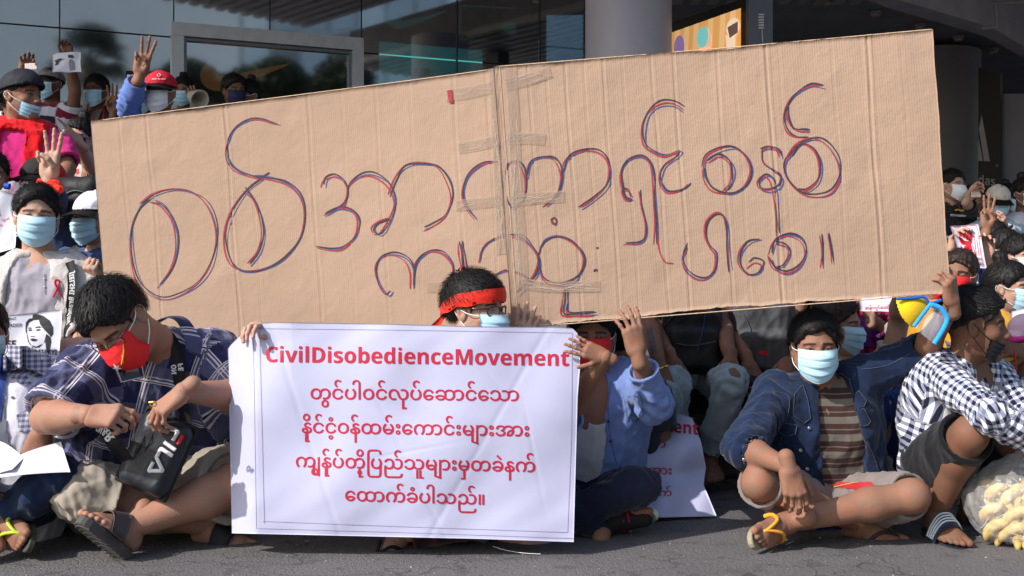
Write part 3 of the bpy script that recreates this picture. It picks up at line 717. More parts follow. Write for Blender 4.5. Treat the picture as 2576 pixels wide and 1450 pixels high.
fr = MB(); fbox(fr, il+.003, ir-.003, ztl-.16, ztl-.130, -.04, .03); fbox(fr, il+.003, il+.03, 1.11, ztl-.162, -.04, .03); fbox(fr, ir-.03, ir-.003, 1.11, ztl-.162, -.04, .03)
fr.build('inner_frame', M('steel_dark', (.22, .22, .23), .4, metal=.9), dfr, False)
fbox(MB(), il+.033, ir-.033, 1.12, ztl-.165, -.02, -.008).build('door_glass', GL, shop, False)
mu = MB()
for p in (150, 437, 679, 909, 1150, 1358, 1471):
    z0 = 3.48 if p in (437, 679, 909) else 1.11
    fbox(mu, fs(p)-.005, fs(p)+.005, z0, 5.6, -.03, .008)
mu.build('mullions', M('black_gasket', (.015, .015, .018), .5), shop, False)
# interior: floor, back wall, ceiling, coloured displays
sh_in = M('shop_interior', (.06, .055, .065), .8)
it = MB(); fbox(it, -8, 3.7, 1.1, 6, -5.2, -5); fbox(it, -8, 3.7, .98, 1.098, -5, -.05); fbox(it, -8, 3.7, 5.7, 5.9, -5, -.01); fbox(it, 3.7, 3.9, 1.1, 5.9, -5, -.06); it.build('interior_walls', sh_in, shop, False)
def fpoly(name, pts, off, mat, par, th=.02):
    """flat cut-out parallel to the facade, traced as it shows through the glass, with its own thickness"""
    # the outline is placed on the inner plane at its own distance
    V = []
    for px, py in pts:
        r = A((px-CX)/FPX, 1, -(py-CY)/FPX); o = A(0, 0, EYE); t = ((FA+FN*off-o)@FN)/(r@FN); V.append(o+r*t)
    V = np.array(V); n = len(V); tri = np.array(tessellate_polygon([[Vector(v) for v in V]]))
    W = V-FN*th; side = [[i, (i+1) % n, (i+1) % n+n, i+n] for i in range(n)]
    mb = MB(); mb.add(np.vstack([V, W]), np.vstack([tri, tri[:, ::-1]+n])); mb.add(np.vstack([V, W]), np.array(side)); return mb.build(name, mat, par, False)
teal = M('teal_panel', (.10, .50, .46), .6, .1, 3, emit=.6); tealL = M('teal_light', (.08, .30, .25), .6, emit=.4); orange = M('orange_sign', (.8, .25, .06), .6, emit=.6)
fpoly('teal_display', [(955, 104), (1218, 128), (1218, 330), (955, 330)], -1.2, teal, shop)
fpoly('dark_column', [(1215, 0), (1300, 0), (1300, 300), (1215, 300)], -1.0, M('shop_dark', (.03, .05, .06), .7), shop)
ln = MB()
for (a, b) in (((1158, 14), (1158, 98)), ((1158, 98), (1470, 125)), ((1158, 14), (1300, 22))):
    r = [];
    for px, py in (a, b):
        d = A((px-CX)/FPX, 1, -(py-CY)/FPX); o = A(0, 0, EYE); r.append(o+d*(((FA+FN*-.5-o)@FN)/(d@FN)))
    ln.tube(r, .008, 5)
ln.build('light_line', tealL, shop)
sw = [(968, 30), (990, 10), (985, 30), (1000, 46), (1030, 50), (1128, 25), (1060, 56), (1010, 70), (985, 68), (970, 52)]
fpoly('swoosh_sign', crom(sw, 3, True), -.5, tealL, shop)
fpoly('swoosh_sign', crom([(505, 180), (528, 150), (528, 168), (545, 185), (575, 190), (728, 160), (640, 198), (580, 222), (540, 228), (512, 212)], 3, True), -.6, orange, shop)
fpoly('shoe_picture', crom([(1262, 66), (1276, 56), (1300, 60), (1322, 78), (1345, 88), (1343, 98), (1310, 96), (1270, 80)], 3, True), -.45, tealL, shop)
fpoly('shoe_picture', crom([(1185, 80), (1205, 60), (1250, 54), (1262, 62), (1240, 76), (1200, 88)], 3, True), -.45, M('shoe_pic', (.08, .14, .18), .6, emit=.1), shop)
for txt, x0, x1, yb, hh, mt in ((sansb('AIR'), 1035, 1082, 190, 26, dark), (sansb('AIR'), 1235, 1300, 172, 34, tealL)):
    v, t = text_mesh(txt, 1, .02); v[:, 0] -= v[:, 0].min(); v = v/v[:, 0].max(); vv = []
    for x, y, _ in v:
        px, py = x0+x*(x1-x0)+y*8, yb-y*(x1-x0)*.95; r = A((px-CX)/FPX, 1, -(py-CY)/FPX); o = A(0, 0, EYE); vv.append(o+r*(((FA+FN*(-1.15)-o)@FN)/(r@FN)))
    MB().add(vv, t).build('lettering', mt, shop, False)
# canopy over the plaza with ribbed soffit on the left, plain soffit with downlights on the right
can = thing('entrance_canopy', 'dark ribbed canopy projecting over the shop front', 'canopy', (0, 7, 4.2))
CZ = 4.2
MB().box((1.3, 6.9, CZ+.05), (14, 26, CZ+.5)).box((-14, 6.0, CZ+.75), (1.298, 16, CZ+1.1)).build('roof_slab', M('soffit', (.21, .2, .23), .8, .2, 2), can, False)
rib = MB()
for i in range(70): x = -10+i*.2; rib.box((x, 6.05 if x < 1.2 else 6.95, CZ-.03+(.7 if x < 1.2 else 0)), (x+.11, 12.4, CZ+.047+(.7 if x < 1.2 else 0)))
rib.build('soffit_ribs', M('rib_metal', (.30, .28, .29), .5, .1), can, False, kind='stuff')
for px in (1160, 1200): pass
bl = MB(); bl.box((-4.1, 6.5, CZ+.3), (-3.7, 9.5, CZ+.667)); bl.build('beam', M('beam', (.16, .15, .16), .6), can, False)
dl = None; dlm = M('downlight_glass', (.55, .42, .34), .4)
for px, py, w in ((2082, 6, 26), (2203, 37, 24), (2314, 69, 20), (2411, 99, 16), (2499, 130, 15), (1450, -60, 20)):
    d = FPX*(CZ-EYE)/(CY-py); p = P(px, py, d)
    if dl is None:
        o = dl = thing('downlight', 'x', 'ceiling light', p); s = .055
        f = Field(.008); f.ccone(A(0, 0, 0)+p, p+A(0, 0, .045), .06, .07); v, q = f.mesh(0); MB().add(v, q).build('housing', M('lamp_white', (.28, .26, .27), .5), o)
        MB().tube([p+A(0, 0, -.02), p+A(0, 0, -.001)], .05, 12).build('diffuser', dlm, o)
    else:
        o = dl.copy(); col.objects.link(o); o.location = tuple(p)
        for c in dl.children: cc = c.copy(); col.objects.link(cc); cc.parent = o
    o['group'] = 'downlights in the dark soffit'; o['label'] = {2082: 'round soffit downlight nearest the top edge above the cardboard', 2203: 'second soffit downlight from the left in the row', 2314: 'middle soffit downlight above the top right cardboard corner', 2411: 'fourth soffit downlight along the row right of the cardboard', 2499: 'farthest small soffit downlight above the dark sign panel', 1450: 'soffit downlight just above the grey column'}[px]
# bulkhead beam at right
bk = thing('bulkhead_beam', 'dark grey curved concrete bulkhead beam at the top right', 'beam', P(2400, 40, 11))
pts = [P(2150, -42, FPX*2.63/767), P(2263, 0, FPX*2.63/725), P(2380, 35, FPX*2.63/690), P(2494, 72, FPX*2.63/653), P(2560, 108, FPX*2.63/617), P(2700, 190, FPX*2.63/535)]
c = crom(pts, 5); V = np.stack([c, c+A(0, 0, .72)], 1); MB().grid(V, .35, A(.2, 1, 0), flip=True).build('beam_face', M('bulkhead', (.25, .24, .28), .8, .2, 3, bump=.002, bs=20), bk, False)
MB().tube([P(2494, 72, 11)+A(0, -.12, 0)+A(0, 0, 0), P(2490, 8, 11)+A(0, -.12, 0)], .018, 8).tube([P(2455, 79, 11)+A(0, -.13, 0), P(2494, 76, 11)+A(0, -.13, 0)], .018, 8).tube([P(2490, 10, 10.9), P(2640, 2, 10.6)], .02, 8).build('pipe', M('pipe_grey', (.2, .2, .22), .5), bk)
# columns
def column(px0, px1, d, mat, label, z0=.39, seam=None, rings=0):
    p = P((px0+px1)/2, 700, d); r = (px1-px0)/2*d/FPX; a = np.arange(48)*2*np.pi/48
    t = thing('round_column', label, 'column', (p[0], p[1], z0))
    V = np.array([[p+A(r*math.cos(b), r*math.sin(b), z-p[2]) for z in (z0, CZ-.04)] for b in np.append(a, 0)])
    MB().grid(V, flip=True).build('shaft', mat, t)
    if seam:
        for x in seam: 
            k = (x-CX)/FPX; dx = k*d-p[0]; yy = p[1]-math.sqrt(max(r*r-dx*dx, 0)); MB().box((k*yy-.004, yy-.004, z0), (k*yy+.004, yy+.006, CZ-.05)).build('joint', dark, t, False)
    return t
column(1472, 1689, 9.3, M('column_paint', (.36, .35, .42), .45, .08, 2), 'smooth lavender grey round column beside the glass shop front', seam=(1645,))
column(2231, 2459, 15.0, M('column_dark', (.26, .25, .29), .6, .15, 2), 'dark grey round column left of the black sign panel')
column(2950, 3300, 12.0, M('column_dark', (.1, .1, .1)), 'dark round column beyond the right edge of the crowd')
pl = P(1907, 0, 9.2); pi = thing('square_pillar', 'dark blue grey square pillar with a small vent above the cardboard', 'pillar', (pl[0], pl[1], .39))
MB().box((pl[0]-.1, 9.1, .39), (pl[0]+.1, 9.35, 4.15)).build('shaft', M('pillar_paint', (.085, .10, .13), .5, .1), pi, False)
for i in range(6): MB().box((pl[0]-.02, 9.09, 3.12+i*.022), (pl[0]+.025, 9.1, 3.132+i*.022)).build('vent_slat', M('slat_w', (.45, .45, .45), .5), pi, False)
MB().tube([(pl[0]+.01, 9.094, 3.11), (pl[0]+.022, 9.094, 2.9), (pl[0]+.013, 9.094, 2.7)], .004, 5).build('paint_crack', M('slat_w', (.5, .5, .5)), pi)
# advertising screen
def quad_sheet(cs, n=2, m=2, wav=0., seed=0):
    """bilinear sheet from 4 world corners TL TR BR BL -> function (s,t)->point, t down"""
    TL, TR, BR, BL = [np.array(c, float) for c in cs]; N = nrm(np.cross(TR-TL, BL-TL)); N = N if N[1] < 0 else -N
    rs = np.random.RandomState(seed); ph = rs.uniform(0, 6, 4)
    W, Hh = np.linalg.norm(TR-TL), np.linalg.norm(BL-TL)
    def f(s, t, off=0.):
        s = np.asarray(s, float)[..., None]; t = np.asarray(t, float)[..., None]
        p = TL*(1-s)*(1-t)+TR*s*(1-t)+BR*s*t+BL*(1-s)*t
        w = wav*(np.sin(s*4+ph[0]+t*2)+.6*np.sin(t*5+ph[1]-s*3)+.3*np.sin(s*11+t*7+ph[2]))
        off = np.asarray(off, float); off = off[..., None] if off.ndim else off
        return p+N*(w+off)
    f.N = N; f.W = W; f.H = Hh; return f
def sheet_mesh(f, n, m, th=.0006):
    s, t = np.meshgrid(np.linspace(0, 1, n), np.linspace(0, 1, m), indexing='ij'); V = f(s, t); return MB().grid(V, -th, f.N, u=np.stack([s*f.W, t*f.H, s*0], -1))
def print_poly(f, polys, name, mat, par, off=.0012):
    mb = MB()
    for pts in polys:
        pts = np.array(pts, float); tri = np.array(tessellate_polygon([[Vector((a, b, 0)) for a, b in pts]])); mb.add(f(pts[:, 0], pts[:, 1], off), tri)
    return mb.build(name, mat, par, False)
def print_text(f, txt, s0, s1, t0, name, mat, par, hs=1., off=.0014, bold=.0, t1=None):
    v, tr = text_mesh(txt, 1, bold); x0 = v[:, 0].min(); w = v[:, 0].max()-x0; s = s0+(v[:, 0]-x0)/w*(s1-s0); sc_ = (s1-s0)*f.W/w/f.H*hs
    tt = (t0 if t1 is None else t0+(t1-t0)*(v[:, 0]-x0)/w)-v[:, 1]*sc_
    return MB().add(f(s, tt, off), tr).build(name, mat, par, False)
scq = quad_sheet([P(1680, 60, 10.0), P(1878, -6, 9.2), P(1878, 230, 9.2), P(1680, 230, 10.0)])
ad = thing('advertising_screen', 'lit advertising screen showing masked figures on a yellow striped ground', 'screen', scq(.5, 1))
sheet_mesh(scq, 2, 2, .08).build('bezel', M('bezel', (.012, .012, .014), .3), ad, False)
f = quad_sheet([P(1691, 83, 9.92), P(1866, 21, 9.2), P(1866, 222, 9.2), P(1691, 222, 9.92)])
mkE = lambda n, c, e=.55: M(n, c, .4, 0, emit=e)
print_poly(f, [[(0, 0), (1, 0), (1, 1), (0, 1)]], 'picture', mkE('ad_yellow', (.66, .33, .10)), ad, .01)
print_poly(f, [[(x, 0), (x+.07, 0), (x+.03, 1), (x-.05, 1)] for x in (.06, .2, .34, .55, .72, .86)], 'stripe', mkE('ad_stripe', (.72, .45, .20)), ad, .012)
ell2 = lambda cx, cy, rx, ry, a0=0, a1=6.283, n=24: [(cx+rx*math.cos(a), cy+ry*math.sin(a)) for a in np.linspace(a0, a1, n, endpoint=False)]
print_poly(f, [ell2(.5, .3, .1, .16), [(.42, .4), (.58, .4), (.6, .62), (.4, .62)]], 'face', mkE('ad_skin', (.8, .45, .3)), ad, .016)
print_poly(f, [ell2(.48, .24, .085, .16)], 'mask_shape', mkE('ad_teal', (.2, .55, .52)), ad, .02)
print_poly(f, [[(.3, .75), (.42, .5), (.5, .62), (.6, .5), (.74, .75), (.74, 1), (.3, 1)]], 'clothes', mkE('ad_red', (.45, .02, .05)), ad, .018)
print_poly(f, [ell2(.13, .3, .08, .2)], 'mask_shape', mkE('ad_purple', (.25, .15, .35)), ad, .018)
print_poly(f, [ell2(.9, .22, .09, .12), [(.8, .3), (.93, .3), (.93, .7), (.84, .7)]], 'face', mkE('ad_pale', (.8, .62, .45)), ad, .018)
print_poly(f, [[(.83, .2), (.97, .16), (.97, .3), (.86, .35)]], 'hair_shape', mkE('ad_brown', (.12, .07, .06)), ad, .02)
# adidas style sign panel and right wall
sp_ = quad_sheet([P(2461, 170, 13.2), P(2516, 186, 13.0), P(2516, 640, 13.0), P(2461, 640, 13.2)])
sg = thing('shop_sign', 'tall black sign panel with grey stripes and the letters das', 'sign', sp_(.5, 1))
sheet_mesh(sp_, 2, 2, .06).build('panel', M('sign_black', (.02, .019, .023), .5), sg, False)
gm = M('sign_grey', (.33, .32, .34), .6)
pp = lambda x, y: ((x-2461)/55, (y-178)/462)
print_poly(sp_, [[pp(2470, 293), pp(2491, 406), pp(2476, 408), pp(2463, 330)], [pp(2461.5, 350), pp(2473, 408), pp(2461.5, 409)]], 'stripe_mark', gm, sg, .004)
print_text(sp_, sansb('das'), .02, .78, .625, 'lettering', gm, sg, 1.15, .004)
print_text(sp_, '®', .8, .92, .52, 'lettering', gm, sg, 1, .004)
wr = thing('side_wall', 'plain dark grey wall panel at the right edge behind the crowd', 'wall', P(2600, 720, 13.2))
MB().box((P(2518, 0, 13.4)[0], 13.3, .39), (9.5, 13.6, EYE+(725-240)*13.4/FPX)).build('panel', M('wall_dark', (.26, .25, .28), .7, .15, 2), wr, False)
wl = thing('low_wall', 'pale blue low wall behind the standing people at right', 'wall', P(2500, 700, 12))
MB().box((3.6, 12, .39), (8, 12.2, 1.75)).build('wall_face', M('low_wall', (.34, .37, .45), .7, .1), wl, False)
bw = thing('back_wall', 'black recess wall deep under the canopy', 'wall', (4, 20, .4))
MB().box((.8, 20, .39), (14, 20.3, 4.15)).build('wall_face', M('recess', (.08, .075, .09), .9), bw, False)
# stainless railing at right
rl = thing('railing', 'stainless steel double railing in front of the standing people at right', 'railing', (3.6, 8, .4))
ss = M('stainless', (.55, .56, .6), .22, .05, metal=1)
MB().tube([P(2150, 590, 8.2), P(2900, 618, 7.75)], .022, 12).build('rail', ss, rl); MB().tube([P(2150, 648, 8.2), P(2900, 676, 7.75)], .012, 10).build('rail', ss, rl)
for x in (3.25, 5.3): MB().tube([(x, 8.0, .4), (x, 8.0, 1.3)], .02, 10).build('post', ss, rl)
# ---- what the glass mirrors: buildings and trees across the road, behind and right of the camera
def mir(p): p = np.array(p, float); return p-2*((p-FA)@FN)*FN
def mbox(px0, px1, d, py0, z0=0, dep=4., yaw=None):
    a, b = mir(P(px0, 700, d)), mir(P(px1, 700, d)); top = EYE+(CY-py0)*d/FPX; u = nrm((b-a)*A(1, 1, 0)); n = A(u[1], -u[0], 0); n = n if n@(a-A(0, 6, 0)) > 0 else -n
    c = [a, b, b+n*dep, a+n*dep]; v = [[q[0], q[1], z] for z in (z0, top) for q in c]
    return v, u, n, a, b, top
ob = thing('office_building', 'blue grey office block mirrored in the shop glass', 'building', tuple(mir(P(700, 725, 46))*A(1, 1, 0)))
v, u, n, a, b, top = mbox(610, 1480, 46, -900)
MB().add(v, [[0, 1, 2, 3][::-1], [4, 5, 6, 7], [0, 1, 5, 4], [1, 2, 6, 5], [2, 3, 7, 6], [3, 0, 4, 7]]).build('wall', M('office_wall', (.30, .35, .42), .5), ob, False)
L = np.linalg.norm((b-a)*A(1, 1, 0)); pan = None
cls = [M('office_glass%d' % i, c, .15, .03, spec=.8) for i, c in enumerate([(.2, .28, .36), (.3, .4, .48), (.09, .11, .13), (.4, .5, .56)])]
rs = random.Random(5)
for i in range(12):
    for j in range(7):
        p0 = a+u*(L*i/12+.1); w = L/12-.2; z = 1+j*3.6; q = [p0-n*.05, p0+u*w-n*.05]
        o = MB().add([[q[0][0], q[0][1], z], [q[1][0], q[1][1], z], [q[1][0], q[1][1], z+3.4], [q[0][0], q[0][1], z+3.4]], [[0, 1, 2, 3]]).build('window', cls[rs.choice([0, 0, 1, 1, 2, 3]) if j > 0 else 2], ob, False)
ow = thing('plain_building', 'plain pale blue rendered building mirrored at the left of the glass', 'building', tuple(mir(P(150, 725, 50))*A(1, 1, 0)))
v, *_ = mbox(-800, 600, 50, -700); MB().add(v, [[0, 1, 2, 3][::-1], [4, 5, 6, 7], [0, 1, 5, 4], [1, 2, 6, 5], [2, 3, 7, 6], [3, 0, 4, 7]]).build('wall', M('render_blue', (.38, .44, .49), .8, .05, 1), ow, False)
leafm = M('leaf', (.03, .04, .022), .8, .3, 4, vc=True); bark = M('bark', (.12, .09, .07), .9)
def leafball(mb, c, r, n, rs, sz=.16, sq_=1.):
    d = rs.normal(size=(n, 3)); d /= np.linalg.norm(d, axis=1)[:, None]; p = c+d*(np.array(r)*(rs.rand(n, 1)**.4)); t = rs.normal(size=(n, 3)); t /= np.linalg.norm(t, axis=1)[:, None]
    s2 = np.cross(t, rs.normal(size=(n, 3))); s2 /= np.linalg.norm(s2, axis=1)[:, None]; V = np.stack([p-t*sz, p+s2*sz*.45, p+t*sz, p-s2*sz*.45], 1).reshape(-1, 3)
    mb.add(V, np.arange(n*4).reshape(-1, 4), c=np.repeat(.5+rs.rand(n, 1)*A(.9, .9, .7), 4, 0))
def tree(px, py, d, r, label, seed):
    p = mir(P(px, py, d)); g = A(p[0], p[1], 0); t = thing('street_tree', label, 'tree', g, 'trees mirrored in the shop glass'); rs = np.random.RandomState(seed); mb = MB()
    for i in range(9): q = p+rs.normal(size=3)*A(r, r, r*.4)*.5; leafball(mb, q, A(r, r, r*.7)*.5, 1500, rs, .11)
    mb.build('crown', leafm, t); MB().tube([g, g+(p-g)*.5+A(.1, 0, 0), p], [.14, .11, .06], 8).build('trunk', bark, t)
tree(515, 205, 31, 1.25, 'low round street tree mirrored left in the door glass', 1); tree(720, 225, 31, 1.7, 'wide street tree mirrored right of centre in the door glass', 2)
tree(640, 235, 33, 1.2, 'small street tree mirrored between two others in the glass', 3); tree(1370, 130, 30, 1.1, 'dark street tree mirrored beside the grey column', 4)
# palm
p = mir(P(222, 150, 31)); g = A(p[0], p[1], 0); pt = thing('palm_tree', 'fan palm mirrored in the glass at the upper left', 'palm tree', g); MB().tube([g, (g+p)/2+A(.05, 0, 0), p], [.28, .23, .2], 10).build('trunk', bark, pt)
rs = np.random.RandomState(8)
for i in range(34):
    a = rs.uniform(0, 6.28); e = rs.uniform(-.7, 1.3); d = A(math.cos(a)*math.cos(e), math.sin(a)*math.cos(e), math.sin(e)); c0 = p+d*.6; mb = MB(); s2 = nrm(np.cross(d, A(0, 0, 1))); up = np.cross(s2, d)
    mb.tube([p, c0], .012, 4)
    for j in range(15):
        an = (j-7)/7*1.5; dd = nrm(d*math.cos(an)+s2*math.sin(an)); tip = c0+dd*.8+A(0, 0, -.15); w = np.cross(dd, up)*.035; mb.add([c0, c0+dd*.4+w, tip, c0+dd*.4-w], [[0, 1, 2, 3]], c=A(1, 1, 1)*(.4+rs.rand()))
    mb.build('frond', leafm, pt, False)
# ================================================================ cardboard placard
def cardmat():
    def pat(nt, u, v, w):
        n1 = noise(nt, 1.6, None, 5); n2 = noise(nt, 40, None, 3)
        c = mixc(nt, n1, (.415, .29, .215), (.34, .232, .168))
        line = mth(nt, 'MULTIPLY', mth(nt, 'SINE', mth(nt, 'MULTIPLY', u, 2*math.pi/.0092)), .5)
        c = mixc(nt, mth(nt, 'MULTIPLY_ADD', line, .10, .06), c, (.25, .165, .115))
        return c
    m = M('cardboard', (.5, .32, .21), .85, .07, 3, pat=pat, spec=.2, bump=.0)
    nt = m.node_tree; b = nt.nodes['Principled BSDF']; at = nd(nt, 'ShaderNodeAttribute', attribute_name='puv'); sp = nd(nt, 'ShaderNodeSeparateXYZ'); nt.links.new(at.outputs['Vector'], sp.inputs[0])
    w = mth(nt, 'SINE', mth(nt, 'MULTIPLY', sp.outputs[0], 2*math.pi/.0092)); nn = noise(nt, 6, None, 5); n3 = noise(nt, 90, None, 2)
    h = mth(nt, 'ADD', mth(nt, 'MULTIPLY', w, .00016), mth(nt, 'ADD', mth(nt, 'MULTIPLY', nn, .011), mth(nt, 'MULTIPLY', n3, .0003)))
    bn = nd(nt, 'ShaderNodeBump'); bn.inputs['Distance'].default_value = 1; nt.links.new(h, bn.inputs['Height']); nt.links.new(bn.outputs[0], b.inputs['Normal']); return m
CM = cardmat()
card = thing('cardboard_placard', 'huge tilted brown cardboard placard taped from two sheets with hand drawn marker lettering', 'placard', P(1300, 830, 4.4))
cl = [P(230, 307, 4.85), P(1272, 169, 4.435), P(1312, 831, 4.375), P(278, 912, 4.78)]
cr = [P(1248, 168, 4.42), P(2345, 75, 4.14), P(2386, 737, 4.12), P(1296, 826, 4.362)]
creL = [(.075, 1.2), (.145, 1.6), (.34, 2.2), (.395, .5), (.54, 1.4), (.62, .4), (.7, .9), (.78, .5), (.88, 1.2), (.955, .9)]
creR = [(.04, .5), (.075, 1), (.12, .6), (.165, 1.4), (.21, .7), (.255, 1.3), (.30, .6), (.37, 1.1), (.42, 1.5), (.52, 1.2), (.56, .5), (.633, 2.6), (.66, .5), (.78, .6), (.857, 3.0), (.93, .4)]
def card_fn(cs, cre, seed):
    f = quad_sheet(cs, wav=0); rs = np.random.RandomState(seed)
    ph = rs.uniform(0, 6, (len(cre),))
    dents = [(rs.rand(), rs.rand(), rs.uniform(.02, .06), rs.uniform(-.004, .004)) for _ in range(26)]
    def g(s, t, off=0.):
        s = np.asarray(s, float); t = np.asarray(t, float); h = .006*np.sin(s*5+seed)+.004*np.sin(t*4+s*3+seed*2)
        for (c, a), p in zip(cre, ph):
            x = (s-c-.0015*np.sin(t*9+p))*f.W; h = h-a*.0021*np.exp(-(np.abs(x)/.0036)**1.4)+a*.0009*np.exp(-((x-.009)/.006)**2)+a*.0008*np.exp(-((x+.009)/.006)**2)
        for x, y, r, a in dents: h = h+a*np.exp(-(((s-x)*f.W)**2+((t-y)*f.H)**2)/r**2)
        return f(s, t, h+off)
    g.N = f.N; g.W = f.W; g.H = f.H; return g
gl, gr = card_fn(cl, creL, 1), card_fn(cr, creR, 2)
for g, nm, lab, n in ((gl, 'cardboard_sheet', 'left cardboard sheet', 300), (gr, 'cardboard_sheet', 'right cardboard sheet', 330)):
    m = 60; s = np.linspace(0, 1, n)[:, None]*np.ones((1, m)); t = np.linspace(0, 1, m)[None]*np.ones((n, 1))
    rs = np.random.RandomState(n); et = np.cumsum(rs.normal(size=n))*.0006; et -= np.linspace(et[0], et[-1], n); eb = np.cumsum(rs.normal(size=n))*.0008; eb -= np.linspace(eb[0], eb[-1], n)
    t2 = t+(et[:, None]*(1-t)**3)+(eb[:, None]*t**3)+.004*np.sin(s*3.1)*(1-t)
    el = np.cumsum(rs.normal(size=m))*.0003; s2 = s+el[None]*(np.where(s > .5, s, 1-s))**8
    MB().grid(g(s2, t2), -.006, g.N, u=np.stack([s*g.W, t*g.H, s*0], -1)).build(nm, CM, card, label=lab)
# raw corrugated rim
rim = MB()
for g in (gl, gr):
    s = np.linspace(0.002, .998, 120); rim.tube(g(s, s*0, -.003), .0022, 4); rim.tube(g(s, s*0+1, -.003), .0022, 4)
rim.build('torn_edge', M('card_edge', (.6, .42, .28), .9, .3, 60), card)
# inverse mapping pixel -> (s,t) of a sheet, by Newton on the projected position
def proj(p): return np.stack([CX+p[..., 0]*FPX/p[..., 1], CY-(p[..., 2]-EYE)*FPX/p[..., 1]], -1)
def inv(g, px, n=8):
    px = np.array(px, float); st_ = np.full(px.shape, .5)
    for _ in range(n):
        a = proj(g(st_[:, 0], st_[:, 1])); e = 1e-2; du = (proj(g(st_[:, 0]+e, st_[:, 1]))-a)/e; dv = (proj(g(st_[:, 0], st_[:, 1]+e))-a)/e; r = px-a
        det = du[:, 0]*dv[:, 1]-du[:, 1]*dv[:, 0]; st_ = st_+np.stack([(r[:, 0]*dv[:, 1]-r[:, 1]*dv[:, 0])/det, (du[:, 0]*r[:, 1]-du[:, 1]*r[:, 0])/det], 1)
    return st_
flat_l, flat_r = quad_sheet(cl), quad_sheet(cr)
TA = lambda L: [(220.1+x*.5421, 62.9+y*.5421) for x, y in L]
TB = lambda L: [(1194.9+x*.5204, 62.9+y*.5204) for x, y in L]
S = []   # (pixels, closed)
for L in (
 [(250,835),(310,790),(400,768),(490,785),(560,840),(595,930),(597,1020),(570,1120),(510,1200),(420,1250),(340,1265),(260,1215),(220,1130),(207,1000),(220,920),(258,840),(300,800)],
 [(300,822),(350,840),(395,900),(418,980),(415,1060),(385,1140),(330,1215)],
 [(838,690),(800,715),(735,770),(670,860),(640,960),(645,1050),(680,1120),(740,1145),(830,1130),(920,1080),(985,990),(1010,880),(985,790),(920,735),(830,710),(770,705)],
 [(730,765),(775,820),(805,900),(812,980),(790,1060),(750,1115)],
 [(885,458),(800,437),(735,445),(680,490),(652,560),(655,630),(690,675),(750,700),(810,712)],
 [(1090,750),(1100,715),(1140,700),(1185,720),(1205,770),(1185,830),(1100,885)],
 [(1100,880),(1160,850),(1220,860),(1255,910),(1240,980),(1190,1030),(1130,1040),(1065,1028)],
 [(1185,845),(1200,800),(1215,740),(1270,695),(1330,695),(1395,740),(1425,820),(1410,890),(1370,960),(1340,975),(1325,950),(1350,920),(1400,905)],
 [(1400,790),(1430,710),(1480,650),(1550,635),(1630,655),(1680,730),(1690,810),(1660,890),(1600,930),(1562,950)],
 [(1803,900),(1765,850),(1742,780),(1765,700),(1830,645),(1903,632)],
 [(1405,1235),(1385,1250),(1350,1200),(1338,1130),(1360,1080),(1420,1062),(1480,1085),(1510,1140),(1512,1220)],
 [(1520,1220),(1520,1150),(1535,1090),(1590,1050),(1650,1060),(1690,1110),(1690,1160),(1650,1220)],
 [(1725,1010),(1733,1070),(1740,1135),(1750,1250)], [(1733,1010),(1750,1080),(1762,1140)],
 [(1820,1100),(1830,1050),(1870,1005),(1935,977)], [(1890,1160),(1925,1145),(1950,1142)]): S.append((TA(L), 0))
